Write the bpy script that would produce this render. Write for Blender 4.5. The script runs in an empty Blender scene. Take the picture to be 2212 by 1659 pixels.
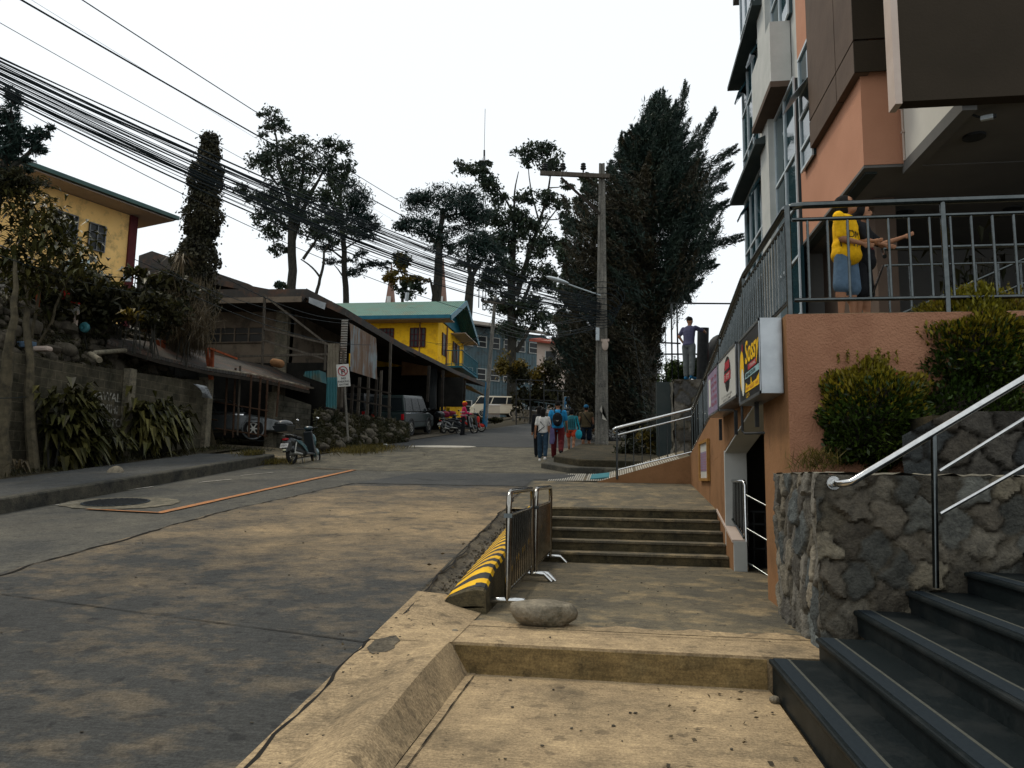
import bpy, bmesh, math, random
import numpy as np
from mathutils import Vector, Matrix
random.seed(7); rng=np.random.default_rng(7)
S=bpy.context.scene; COL=S.collection
PI=math.pi
# ---------------- camera model: eye 1.45 m over the lower path, street runs along +Y ----------------
YAW=math.radians(8.2);PITCH=math.atan(199/1600);ROLL=.016;F=1600.;EYE=(0,0,1.45)
def _cam():
    cy,sy,cp,sp=math.cos(YAW),math.sin(YAW),math.cos(PITCH),math.sin(PITCH)
    f=(-sy*cp,cy*cp,sp);r=(cy,sy,0)
    u=(r[1]*f[2]-r[2]*f[1],r[2]*f[0]-r[0]*f[2],r[0]*f[1]-r[1]*f[0])
    c,s=math.cos(ROLL),math.sin(ROLL)
    return f,tuple(c*r[i]+s*u[i] for i in range(3)),tuple(-s*r[i]+c*u[i] for i in range(3))
CF,CR,CU=_cam()
def ray(u,v):
    a=(u-1106)/F;b=(829.5-v)/F
    return tuple(CF[i]+a*CR[i]+b*CU[i] for i in range(3))
def W(u,v,d):
    r=ray(u,v);return tuple(EYE[i]+d*r[i] for i in range(3))
def pl(u,v,ax,val):
    r=ray(u,v);t=(val-EYE[ax])/r[ax];return tuple(EYE[i]+t*r[i] for i in range(3))
def GX(u,v,x):return pl(u,v,0,x)
def GY(u,v,y):return pl(u,v,1,y)
def GZ(u,v,z):return pl(u,v,2,z)
def RZ(y):return -.38+.105*y
def G(u,v):
    r=ray(u,v);t=(-.38-EYE[2])/(r[2]-.105*r[1]);return tuple(EYE[i]+t*r[i] for i in range(3))
cd=bpy.data.cameras.new('camera');cam=bpy.data.objects.new('camera',cd);COL.objects.link(cam)
cam.matrix_world=Matrix(((CR[0],CU[0],-CF[0],EYE[0]),(CR[1],CU[1],-CF[1],EYE[1]),(CR[2],CU[2],-CF[2],EYE[2]),(0,0,0,1)))
cd.sensor_width=36;cd.lens=36*F/2212;cd.clip_start=.05;cd.clip_end=3000;S.camera=cam
# ---------------- materials ----------------
def nt(name):
    m=bpy.data.materials.new(name);m.use_nodes=True;t=m.node_tree
    return m,t,t.nodes,t.links,t.nodes['Principled BSDF']
def pm(name,c1,c2=None,scale=3.,rough=.8,bump=.0,bscale=None,metal=0.,stretch=(1,1,1),lo=.35,hi=.65,c3=None,s3=1.2,island=0.,trans=0.,spec=None,coat=0.):
    m,t,N,L,b=nt(name);c2=c2 or c1
    tc=N.new('ShaderNodeTexCoord');mp=N.new('ShaderNodeMapping');mp.inputs['Scale'].default_value=stretch
    L.new(tc.outputs['Object'],mp.inputs['Vector'])
    n=N.new('ShaderNodeTexNoise');n.inputs['Scale'].default_value=scale;n.inputs['Detail'].default_value=7;n.inputs['Roughness'].default_value=.62
    L.new(mp.outputs[0],n.inputs['Vector'])
    r=N.new('ShaderNodeValToRGB');r.color_ramp.elements[0].position=lo;r.color_ramp.elements[1].position=hi
    r.color_ramp.elements[0].color=(*c1,1);r.color_ramp.elements[1].color=(*c2,1);L.new(n.outputs['Fac'],r.inputs[0])
    out=r.outputs[0]
    if c3:
        n3=N.new('ShaderNodeTexNoise');n3.inputs['Scale'].default_value=s3;n3.inputs['Detail'].default_value=6;n3.inputs['Roughness'].default_value=.7;L.new(mp.outputs[0],n3.inputs['Vector'])
        r3=N.new('ShaderNodeValToRGB');r3.color_ramp.elements[0].position=.5;r3.color_ramp.elements[1].position=.62;L.new(n3.outputs['Fac'],r3.inputs[0])
        mx=N.new('ShaderNodeMix');mx.data_type='RGBA';L.new(r3.outputs[0],mx.inputs[0]);L.new(out,mx.inputs[6]);mx.inputs[7].default_value=(*c3,1);out=mx.outputs[2]
    if island:
        g=N.new('ShaderNodeNewGeometry');mr=N.new('ShaderNodeMapRange');mr.inputs[3].default_value=1-island;mr.inputs[4].default_value=1+island
        L.new(g.outputs['Random Per Island'],mr.inputs[0]);mu=N.new('ShaderNodeMix');mu.data_type='RGBA';mu.blend_type='MULTIPLY';mu.inputs[0].default_value=1
        L.new(out,mu.inputs[6]);L.new(mr.outputs[0],mu.inputs[7]);out=mu.outputs[2]
    L.new(out,b.inputs['Base Color'])
    b.inputs['Roughness'].default_value=rough;b.inputs['Metallic'].default_value=metal
    if spec is None and not metal and rough>=.45:spec=.14
    if spec is not None:b.inputs['Specular IOR Level'].default_value=spec
    if coat:b.inputs['Coat Weight'].default_value=coat;b.inputs['Coat Roughness'].default_value=.08
    if bump:
        nb=N.new('ShaderNodeTexNoise');nb.inputs['Scale'].default_value=bscale or scale*6;nb.inputs['Detail'].default_value=6;L.new(mp.outputs[0],nb.inputs['Vector'])
        bn=N.new('ShaderNodeBump');bn.inputs['Strength'].default_value=min(1,bump);bn.inputs['Distance'].default_value=.02;L.new(nb.outputs['Fac'],bn.inputs['Height']);L.new(bn.outputs[0],b.inputs['Normal'])
    return m
def leafm(name,c1,c2,tr=.25,island=.5,rough=.55):
    m=pm(name,c1,c2,scale=1.2,rough=rough,island=island,spec=.22)
    N=m.node_tree.nodes;L=m.node_tree.links;b=N['Principled BSDF'];o=N['Material Output']
    t=N.new('ShaderNodeBsdfTranslucent');src=b.inputs['Base Color'].links[0].from_socket;L.new(src,t.inputs[0])
    x=N.new('ShaderNodeMixShader');x.inputs[0].default_value=tr;L.new(b.outputs[0],x.inputs[1]);L.new(t.outputs[0],x.inputs[2]);L.new(x.outputs[0],o.inputs[0])
    return m
def concrete(name,dark,light,warm,streak=(1,1,1),sc=.7,bump=.35,lo=.38,hi=.6,fine=60,dirt=.55,patch=None):
    # patchy worn concrete: large stains, streaky brushing, specks and fine grain
    m,t,N,L,b=nt(name)
    tc=N.new('ShaderNodeTexCoord');mp=N.new('ShaderNodeMapping');mp.inputs['Scale'].default_value=streak;L.new(tc.outputs['Object'],mp.inputs['Vector'])
    def noise(s,d,v,r=.6):
        n=N.new('ShaderNodeTexNoise');n.inputs['Scale'].default_value=s;n.inputs['Detail'].default_value=d;n.inputs['Roughness'].default_value=r;L.new(v,n.inputs['Vector']);return n.outputs['Fac']
    def ramp(x,a,c,ca,cc):
        r=N.new('ShaderNodeValToRGB');e=r.color_ramp.elements;e[0].position=a;e[1].position=c;e[0].color=(*ca,1);e[1].color=(*cc,1);L.new(x,r.inputs[0]);return r.outputs[0]
    def mix(f,a,c,bl='MIX',fac=1):
        x=N.new('ShaderNodeMix');x.data_type='RGBA';x.blend_type=bl
        if f is None:x.inputs[0].default_value=fac
        else:L.new(f,x.inputs[0])
        L.new(a,x.inputs[6])
        if isinstance(c,tuple):x.inputs[7].default_value=(*c,1)
        else:L.new(c,x.inputs[7])
        return x.outputs[2]
    V=mp.outputs[0]
    fac=noise(sc,12,V,.74)
    if patch:   # a paler, warmer patch of the slab, fading outwards
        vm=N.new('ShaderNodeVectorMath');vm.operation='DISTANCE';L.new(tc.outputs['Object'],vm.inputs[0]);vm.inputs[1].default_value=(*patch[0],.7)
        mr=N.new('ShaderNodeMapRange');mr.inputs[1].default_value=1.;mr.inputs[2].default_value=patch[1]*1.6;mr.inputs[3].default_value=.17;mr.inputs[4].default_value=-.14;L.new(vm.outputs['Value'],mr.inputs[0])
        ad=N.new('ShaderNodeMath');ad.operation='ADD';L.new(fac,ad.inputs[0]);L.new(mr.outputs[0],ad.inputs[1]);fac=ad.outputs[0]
    base=ramp(fac,lo,hi,dark,light)
    base=mix(ramp(noise(sc*2.7,6,V),.5,.66,(0,0,0),(1,1,1)),base,warm)
    sm=N.new('ShaderNodeMapping');sm.inputs['Scale'].default_value=(1.,20,8);L.new(tc.outputs['Object'],sm.inputs['Vector'])
    st=ramp(noise(5,5,sm.outputs[0],.7),.3,.75,(.62,.62,.62),(1.25,1.25,1.25));base=mix(None,base,st,'MULTIPLY')
    gr=ramp(noise(fine,4,tc.outputs['Object'],.7),.25,.8,(.5,.5,.5),(1.45,1.45,1.45));base=mix(None,base,gr,'MULTIPLY')
    g2=ramp(noise(16,8,tc.outputs['Object'],.85),.3,.7,(.68,.68,.69),(1.3,1.29,1.26));base=mix(None,base,g2,'MULTIPLY')
    sp=ramp(noise(7,3,tc.outputs['Object'],.5),.62,.67,(1,1,1),(.35,.36,.40));base=mix(None,base,sp,'MULTIPLY',dirt)
    sb=ramp(noise(1.3,10,tc.outputs['Object'],.78),.53,.68,(1,1,1),(.42,.44,.48));base=mix(None,base,sb,'MULTIPLY',dirt)
    L.new(base,b.inputs['Base Color']);b.inputs['Roughness'].default_value=.88;b.inputs['Specular IOR Level'].default_value=.18
    bn=N.new('ShaderNodeBump');bn.inputs['Strength'].default_value=bump;bn.inputs['Distance'].default_value=.012
    nn=noise(fine*.8,6,V,.7);L.new(nn,bn.inputs['Height']);L.new(bn.outputs[0],b.inputs['Normal'])
    return m
def stonem(name,sat=1.):
    # stones coloured per stone through a colour attribute (own colour, with shade added on the planter front)
    m,t,N,L,b=nt(name);a=N.new('ShaderNodeVertexColor');a.layer_name='Col'
    tc=N.new('ShaderNodeTexCoord');n=N.new('ShaderNodeTexNoise');n.inputs['Scale'].default_value=14;n.inputs['Detail'].default_value=8;n.inputs['Roughness'].default_value=.72;L.new(tc.outputs['Object'],n.inputs['Vector'])
    r=N.new('ShaderNodeValToRGB');r.color_ramp.elements[0].position=.3;r.color_ramp.elements[1].position=.72;r.color_ramp.elements[0].color=(.45,.45,.45,1);r.color_ramp.elements[1].color=(1.5,1.45,1.35,1);L.new(n.outputs['Fac'],r.inputs[0])
    x=N.new('ShaderNodeMix');x.data_type='RGBA';x.blend_type='MULTIPLY';x.inputs[0].default_value=1;L.new(a.outputs[0],x.inputs[6]);L.new(r.outputs[0],x.inputs[7]);L.new(x.outputs[2],b.inputs['Base Color']);b.inputs['Roughness'].default_value=.85;b.inputs['Specular IOR Level'].default_value=.15
    n2=N.new('ShaderNodeTexNoise');n2.inputs['Scale'].default_value=45;n2.inputs['Detail'].default_value=6;L.new(tc.outputs['Object'],n2.inputs['Vector'])
    bn=N.new('ShaderNodeBump');bn.inputs['Strength'].default_value=.8;bn.inputs['Distance'].default_value=.02;L.new(n2.outputs['Fac'],bn.inputs['Height']);L.new(bn.outputs[0],b.inputs['Normal'])
    return m
def blockm(name,c1,c2,mort,w=.4,h=.2,ax='YZ'):
    m,t,N,L,b=nt(name);tc=N.new('ShaderNodeTexCoord');sp=N.new('ShaderNodeSeparateXYZ');cb=N.new('ShaderNodeCombineXYZ');L.new(tc.outputs['Object'],sp.inputs[0])
    L.new(sp.outputs[ax[0]],cb.inputs[0]);L.new(sp.outputs[ax[1]],cb.inputs[1])
    br=N.new('ShaderNodeTexBrick');br.inputs['Scale'].default_value=1;br.inputs['Brick Width'].default_value=w;br.inputs['Row Height'].default_value=h;br.inputs['Mortar Size'].default_value=.012;br.inputs['Mortar Smooth'].default_value=.3
    br.inputs['Color1'].default_value=(*c1,1);br.inputs['Color2'].default_value=(*c2,1);br.inputs['Mortar'].default_value=(*mort,1);L.new(cb.outputs[0],br.inputs[0])
    n=N.new('ShaderNodeTexNoise');n.inputs['Scale'].default_value=2.2;n.inputs['Detail'].default_value=8;n.inputs['Roughness'].default_value=.7;L.new(tc.outputs['Object'],n.inputs['Vector'])
    r=N.new('ShaderNodeValToRGB');r.color_ramp.elements[0].position=.35;r.color_ramp.elements[1].position=.65;r.color_ramp.elements[0].color=(.35,.38,.33,1);r.color_ramp.elements[1].color=(1.25,1.2,1.1,1);L.new(n.outputs[0],r.inputs[0])
    x=N.new('ShaderNodeMix');x.data_type='RGBA';x.blend_type='MULTIPLY';x.inputs[0].default_value=1;L.new(br.outputs[0],x.inputs[6]);L.new(r.outputs[0],x.inputs[7]);L.new(x.outputs[2],b.inputs['Base Color']);b.inputs['Roughness'].default_value=.9;b.inputs['Specular IOR Level'].default_value=.12
    bn=N.new('ShaderNodeBump');bn.inputs['Strength'].default_value=.7;bn.inputs['Distance'].default_value=.02;bn.invert=True;L.new(br.outputs['Fac'],bn.inputs['Height'])
    n3=N.new('ShaderNodeTexNoise');n3.inputs['Scale'].default_value=30;n3.inputs['Detail'].default_value=5;L.new(tc.outputs['Object'],n3.inputs['Vector'])
    b2=N.new('ShaderNodeBump');b2.inputs['Strength'].default_value=.5;b2.inputs['Distance'].default_value=.015;L.new(n3.outputs[0],b2.inputs['Height']);L.new(bn.outputs[0],b2.inputs['Normal']);L.new(b2.outputs[0],b.inputs['Normal'])
    return m
def corrm(name,c1,c2,ax=0,per=.08,rough=.5,metal=.3,c3=None):
    # corrugated sheet: colour with rust, ridges as bump
    m=pm(name,c1,c2,scale=1.6,rough=rough,metal=metal,c3=c3,s3=1.1)
    N=m.node_tree.nodes;L=m.node_tree.links;b=N['Principled BSDF'];tc=N.new('ShaderNodeTexCoord')
    w=N.new('ShaderNodeTexWave');w.bands_direction='XYZ'[ax];w.inputs['Scale'].default_value=.314/per;w.inputs['Distortion'].default_value=0;L.new(tc.outputs['Object'],w.inputs[0])
    bn=N.new('ShaderNodeBump');bn.inputs['Strength'].default_value=1;bn.inputs['Distance'].default_value=.03;L.new(w.outputs['Fac'],bn.inputs['Height']);L.new(bn.outputs[0],b.inputs['Normal'])
    return m
M={}
M['road']=concrete('asphalt',(.060,.061,.057),(.122,.114,.092),(.090,.085,.071),sc=.5,fine=45)
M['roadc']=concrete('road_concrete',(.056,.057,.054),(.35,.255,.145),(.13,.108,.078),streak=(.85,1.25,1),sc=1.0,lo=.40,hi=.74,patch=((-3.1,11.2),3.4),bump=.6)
M['asph']=concrete('smooth_asphalt',(.046,.050,.052),(.070,.071,.068),(.056,.058,.056),sc=.8,fine=80,dirt=.3)
M['agg']=concrete('worn_aggregate',(.06,.058,.048),(.17,.15,.105),(.10,.09,.068),sc=1.6,fine=22,bump=.8)
M['path']=concrete('path_concrete',(.18,.138,.086),(.51,.375,.215),(.36,.265,.155),sc=1.1,lo=.34,hi=.6,bump=.7)
M['path2']=concrete('path_concrete_grey',(.098,.090,.070),(.18,.15,.098),(.29,.225,.13),sc=1.1)
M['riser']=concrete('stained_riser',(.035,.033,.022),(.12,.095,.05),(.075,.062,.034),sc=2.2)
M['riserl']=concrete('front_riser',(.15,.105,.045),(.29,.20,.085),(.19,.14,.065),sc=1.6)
M['kerbc']=concrete('kerb_concrete',(.035,.036,.032),(.10,.092,.07),(.06,.058,.046),sc=1.5)
M['walk']=concrete('walk_concrete',(.050,.054,.056),(.085,.085,.079),(.066,.065,.058),sc=1.0)
M['gut']=concrete('gutter_dirt',(.05,.046,.038),(.16,.135,.095),(.10,.085,.062),sc=3,fine=30,bump=.9)
M['soil']=concrete('soil',(.02,.02,.012),(.07,.055,.03),(.04,.035,.02),sc=2,fine=30,bump=1.)
M['crack']=pm('crack_dark',(.01,.01,.01),(.025,.022,.018),rough=1)
M['orange']=pm('orange_line',(.34,.14,.05),(.45,.20,.08),scale=12,rough=.7,c3=(.2,.12,.07),s3=9)
M['white']=pm('worn_white',(.5,.47,.4),(.3,.28,.24),scale=9,rough=.8)
M['steel']=pm('stainless_steel',(.62,.62,.6),(.5,.5,.49),scale=20,rough=.13,metal=1.)
M['steeld']=pm('stainless_darkened',(.10,.11,.11),(.07,.08,.08),scale=14,rough=.16,metal=1.)  # dark copy of the steel: reflection of shaded surroundings put into the colour
M['steelb']=pm('barrier_steel',(.34,.32,.28),(.22,.21,.19),scale=14,rough=.16,metal=1.)
M['granite']=pm('black_granite',(.004,.007,.008),(.011,.015,.016),scale=70,rough=.5,bump=.05,c3=(.018,.021,.021),s3=1.6,spec=.12)
M['strip']=pm('grip_strip',(.012,.018,.023),(.017,.024,.029),scale=40,rough=.75)
M['stripl']=pm('grip_line',(.06,.062,.052),(.08,.08,.065),scale=30,rough=.7)
M['peach']=pm('peach_stucco',(.285,.14,.082),(.34,.172,.102),scale=1.3,rough=.85,bump=.8,bscale=55,c3=(.27,.13,.076),s3=2)
M['peach2']=pm('peach_smooth',(.42,.205,.125),(.48,.24,.15),scale=1.,rough=.85,bump=.25,bscale=40)
M['ochre']=pm('ochre_wall',(.22,.115,.052),(.27,.14,.066),scale=1.4,rough=.85,bump=.3,bscale=25,c3=(.18,.092,.042),s3=1.)
M['cream']=pm('white_plaster',(.42,.43,.40),(.50,.50,.47),scale=2,rough=.85,bump=.15)
M['brownw']=pm('brown_cladding',(.085,.06,.045),(.11,.078,.058),scale=1.5,rough=.8,bump=.2)
M['screen']=pm('dark_brown_screen',(.026,.020,.013),(.036,.027,.018),scale=.6,rough=.85,bump=.2,bscale=30)
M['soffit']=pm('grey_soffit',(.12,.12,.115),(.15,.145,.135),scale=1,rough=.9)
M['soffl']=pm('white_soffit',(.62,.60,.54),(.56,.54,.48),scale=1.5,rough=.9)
M['trim']=pm('pale_trim',(.45,.36,.30),(.5,.41,.35),scale=3,rough=.8)
M['frame']=pm('white_frame',(.5,.56,.58),(.42,.47,.5),scale=5,rough=.4)
M['glass']=pm('window_glass',(.012,.035,.045),(.02,.05,.06),scale=1,rough=.04,spec=.7)
M['dglass']=pm('dark_glass',(.005,.007,.008),(.012,.014,.015),scale=2,rough=.35,spec=.3)
M['dark']=pm('dark_interior',(.004,.004,.004),(.008,.008,.007),rough=1)
M['canopy']=pm('green_grey_canopy',(.03,.042,.042),(.045,.055,.052),rough=.6)
M['galv']=pm('galvanised_sheet',(.26,.28,.29),(.38,.40,.41),scale=2.5,rough=.32,metal=.85,bump=.3,bscale=4)
M['yel']=pm('yellow_paint',(.85,.50,.01),(.7,.38,.01),scale=8,rough=.6,c3=(.55,.3,.03),s3=5)
M['blk']=pm('black_paint',(.02,.022,.024),(.04,.042,.042),scale=8,rough=.6)
M['rock']=pm('rock',(.13,.115,.088),(.27,.23,.165),scale=9,rough=.9,bump=.9,bscale=35,c3=(.10,.09,.065),s3=3)
M['rubble']=pm('dark_rubble',(.035,.032,.026),(.11,.095,.07),scale=3,rough=.95,bump=.9,bscale=25)
M['bstone']=stonem('fieldstone')
M['block']=blockm('old_blocks',(.058,.053,.041),(.092,.083,.062),(.125,.112,.085),.42,.21)
M['blockx']=blockm('grey_blocks',(.11,.105,.09),(.15,.14,.115),(.07,.065,.055),.42,.2,'XZ')
M['post']=concrete('post_concrete',(.09,.085,.065),(.24,.21,.15),(.14,.125,.09),sc=3)
M['pole']=concrete('pole_concrete',(.11,.11,.10),(.26,.245,.21),(.16,.15,.13),sc=2.,streak=(3,3,.5))
M['wood']=pm('weathered_wood',(.05,.042,.033),(.11,.095,.075),scale=5,rough=.85,stretch=(4,4,.6),bump=.4)
M['darkw']=pm('dark_wood',(.018,.015,.012),(.04,.033,.026),scale=4,rough=.9)
M['rust']=pm('rusty_orange_steel',(.16,.035,.016),(.27,.07,.025),scale=9,rough=.8)
M['rustd']=pm('rusty_pipe',(.035,.02,.013),(.075,.042,.025),scale=9,rough=.85)
M['cable']=pm('cable_rubber',(.006,.012,.016),(.012,.02,.024),rough=.7)
M['bark']=pm('bark',(.018,.020,.018),(.05,.045,.035),scale=6,rough=.95,bump=1,bscale=18,stretch=(2,2,.5))
M['barkl']=pm('pale_bark',(.05,.044,.03),(.11,.092,.058),scale=6,rough=.95,bump=.8,bscale=18)
M['leafE']=leafm('eucalypt_leaf',(.018,.036,.028),(.040,.050,.024))
M['leafP']=leafm('pine_needle',(.009,.024,.022),(.018,.034,.024),tr=.12)
M['leafC']=leafm('cypress_leaf',(.020,.020,.012),(.044,.036,.018),tr=.10,island=.6)
M['leafC2']=leafm('cypress_outer_leaf',(.014,.030,.025),(.026,.040,.026),tr=.15)
M['leafY']=leafm('yellowing_leaf',(.07,.06,.012),(.15,.10,.015))
M['leafI']=leafm('ivy_leaf',(.018,.022,.012),(.045,.038,.018),island=.7)
M['leafS']=leafm('shrub_leaf',(.016,.034,.006),(.045,.065,.008),tr=.15,island=.8,rough=.35)
M['leafSt']=leafm('shrub_tip_leaf',(.13,.12,.01),(.22,.16,.015),tr=.3,island=.6,rough=.4)
M['leafR']=leafm('red_tip_leaf',(.22,.05,.03),(.30,.10,.04))
M['leafB']=leafm('broad_leaf',(.020,.026,.008),(.085,.075,.022),tr=.12,island=.7,rough=.4)
M['leafG']=leafm('garden_leaf',(.013,.017,.008),(.036,.032,.010),island=.7)
M['dry']=leafm('dry_leaf',(.055,.042,.024),(.12,.09,.05))
M['grass']=leafm('grass_blade',(.06,.055,.012),(.14,.10,.02),island=.6)
M['weed']=leafm('weed_leaf',(.02,.024,.010),(.055,.048,.02),island=.6)
M['ctan']=corrm('bare_corrugated',(.15,.13,.09),(.21,.18,.13),0,.1,.7,.1,c3=(.10,.075,.05));M['cteal']=corrm('turquoise_corrugated',(.02,.12,.14),(.04,.17,.18),0,.1,.7,.1,c3=(.10,.12,.09))
# ---------------- mesh builder ----------------
class MB:
    def __init__(s):s.v=[];s.f=[];s.c=[]
    def add(s,vs,fs):
        o=len(s.v);s.v+=[tuple(p) for p in vs];s.f+=[tuple(i+o for i in f) for f in fs];return s
    def box(s,x0,x1,y0,y1,z0,z1):
        return s.add([(x0,y0,z0),(x1,y0,z0),(x1,y1,z0),(x0,y1,z0),(x0,y0,z1),(x1,y0,z1),(x1,y1,z1),(x0,y1,z1)],[(0,3,2,1),(4,5,6,7),(0,1,5,4),(1,2,6,5),(2,3,7,6),(3,0,4,7)])
    def hexa(s,b,t):  # four bottom points ccw, four top points
        return s.add(list(b)+list(t),[(0,3,2,1),(4,5,6,7),(0,1,5,4),(1,2,6,5),(2,3,7,6),(3,0,4,7)])
    def prism(s,pts,off):
        n=len(pts);o=Vector(off);q=[tuple(Vector(p)+o) for p in pts]
        return s.add(list(pts)+q,[tuple(range(n))[::-1],tuple(range(n,2*n))]+[(i,(i+1)%n,(i+1)%n+n,i+n) for i in range(n)])
    def bar(s,a,b,w,h=None,up=(0,0,1)):
        a=Vector(a);b=Vector(b);h=h or w;d=(b-a).normalized();u=Vector(up)
        if abs(d.dot(u))>.98:u=Vector((0,1,0))
        r=d.cross(u).normalized()*w/2;u=r.cross(d).normalized()*h/2
        P=[a-r-u,a+r-u,a+r+u,a-r+u,b-r-u,b+r-u,b+r+u,b-r+u]
        return s.add([tuple(p) for p in P],[(0,3,2,1),(4,5,6,7),(0,1,5,4),(1,2,6,5),(2,3,7,6),(3,0,4,7)])
    def tube(s,pts,r,n=8,cap=True):
        pts=[Vector(p) for p in pts];m=len(pts);rs=r if isinstance(r,(list,tuple)) else [r]*m
        o=len(s.v);pu=None
        for i,p in enumerate(pts):
            d=(pts[min(i+1,m-1)]-pts[max(i-1,0)]).normalized()
            if pu is None:
                u=Vector((0,0,1)) if abs(d.z)<.9 else Vector((0,1,0));u=(u-d*u.dot(d)).normalized()
            else:
                u=pu-d*pu.dot(d);u=u.normalized() if u.length>1e-5 else pu
            pu=u;w=d.cross(u)
            for k in range(n):
                a=2*PI*k/n;s.v.append(tuple(p+(u*math.cos(a)+w*math.sin(a))*rs[i]))
        for i in range(m-1):
            for k in range(n):s.f.append((o+i*n+k,o+i*n+(k+1)%n,o+(i+1)*n+(k+1)%n,o+(i+1)*n+k))
        if cap:s.f.append(tuple(o+k for k in range(n))[::-1]);s.f.append(tuple(o+(m-1)*n+k for k in range(n)))
        return s
    def ell(s,c,r,n=12,m=8,rot=None,jit=0):
        o=len(s.v);c=Vector(c);R=rot or Matrix.Identity(3)
        vs=[(0,0,-1)]+[(math.cos(2*PI*k/n)*math.cos(-PI/2+PI*j/m),math.sin(2*PI*k/n)*math.cos(-PI/2+PI*j/m),math.sin(-PI/2+PI*j/m)) for j in range(1,m) for k in range(n)]+[(0,0,1)]
        for v in vs:
            q=1+random.uniform(-jit,jit) if jit else 1
            s.v.append(tuple(c+R@Vector((v[0]*r[0]*q,v[1]*r[1]*q,v[2]*r[2]*q))))
        for k in range(n):s.f.append((o,o+1+(k+1)%n,o+1+k))
        for j in range(m-2):
            for k in range(n):
                a=o+1+j*n;s.f.append((a+k,a+(k+1)%n,a+n+(k+1)%n,a+n+k))
        t=o+1+(m-1)*n
        for k in range(n):s.f.append((t-n+k,t-n+(k+1)%n,t))
        return s
    def cap(s,a,b,r0,r1,n=10):
        a=Vector(a);b=Vector(b);s.tube([a,b],[r0,r1],n);s.ell(a,(r0,)*3,n,6);s.ell(b,(r1,)*3,n,6);return s
    def disc(s,c,ax,r,th,n=20,r2=None):
        c=Vector(c);a=Vector(ax).normalized()*th/2;return s.tube([c-a,c+a],[r,r2 or r],n)
    def torus(s,c,ax,R,r,n=24,m=8):
        c=Vector(c);a=Vector(ax).normalized();u=Vector((0,0,1)) if abs(a.z)<.9 else Vector((0,1,0));u=(u-a*u.dot(a)).normalized();w=a.cross(u);o=len(s.v)
        for i in range(n):
            d=u*math.cos(2*PI*i/n)+w*math.sin(2*PI*i/n)
            for k in range(m):s.v.append(tuple(c+d*(R+r*math.cos(2*PI*k/m))+a*r*math.sin(2*PI*k/m)))
        for i in range(n):
            for k in range(m):s.f.append((o+i*m+k,o+((i+1)%n)*m+k,o+((i+1)%n)*m+(k+1)%m,o+i*m+(k+1)%m))
        return s
    def grid(s,P):
        h=len(P);w=len(P[0]);o=len(s.v)
        for r in P:s.v+=[tuple(p) for p in r]
        for j in range(h-1):
            for i in range(w-1):s.f.append((o+j*w+i,o+j*w+i+1,o+(j+1)*w+i+1,o+(j+1)*w+i))
        return s
LOCAL=set()   # things whose parts are modelled in their own local space
def wloc(o):
    v=Vector((0,0,0))
    while o is not None:
        if o.name in LOCAL:return Vector((0,0,0))
        v+=o.location;o=o.parent
    return v
def mkobj(name,me,mat,parent,smooth):
    o=bpy.data.objects.new(name,me);COL.objects.link(o)
    if mat:me.materials.append(M[mat] if isinstance(mat,str) else mat)
    if parent:o.parent=parent
    if smooth:
        me.polygons.foreach_set('use_smooth',[True]*len(me.polygons))
    return o
def build(mb,name,mat,parent=None,smooth=False,label=None,bev=0,ang=40):
    off=wloc(parent) if parent else Vector((0,0,0))
    me=bpy.data.meshes.new(name);me.from_pydata([(p[0]-off.x,p[1]-off.y,p[2]-off.z) for p in mb.v],[],mb.f);me.update()
    o=mkobj(name,me,mat,parent,False)
    if mb.c:
        a=me.color_attributes.new('Col','FLOAT_COLOR','POINT');a.data.foreach_set('color',np.array(mb.c,dtype=np.float32).ravel())
    if smooth:
        me.polygons.foreach_set('use_smooth',[True]*len(me.polygons))
        try:me.set_sharp_from_angle(angle=math.radians(ang))
        except Exception:pass
    if bev:
        b=o.modifiers.new('bevel','BEVEL');b.width=bev;b.segments=2;b.limit_method='ANGLE';b.angle_limit=math.radians(40)
    if label:o['label']=label
    return o
def tag(o,label=None,cat=None,group=None,kind=None):
    if label:o['label']=label
    if cat:o['category']=cat
    if group:o['group']=group
    if kind:o['kind']=kind
    return o
def thing(name,loc,label,cat,group=None):
    o=bpy.data.objects.new(name,None);COL.objects.link(o);o.location=loc;o.empty_display_size=.3;return tag(o,label,cat,group)
def base(mb):
    a=np.array(mb.v);return (float((a[:,0].min()+a[:,0].max())/2),float((a[:,1].min()+a[:,1].max())/2),float(a[:,2].min()))
def one(mb,name,mat,label,cat,group=None,smooth=False,bev=0,kind=None):
    b=base(mb);mb.v=[(p[0]-b[0],p[1]-b[1],p[2]-b[2]) for p in mb.v];o=build(mb,name,mat,None,smooth,bev=bev);o.location=b
    return tag(o,label,cat,group,kind)
def struct(mb,name,mat,smooth=False,kind='structure',label=None,bev=0):
    o=build(mb,name,mat,None,smooth,bev=bev);o['kind']=kind
    if label:o['label']=label
    return o
def copytree(o,parent=None):
    c=o.copy();COL.objects.link(c)
    if parent:c.parent=parent
    for k in list(o.children):copytree(k,c)
    return c
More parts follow.
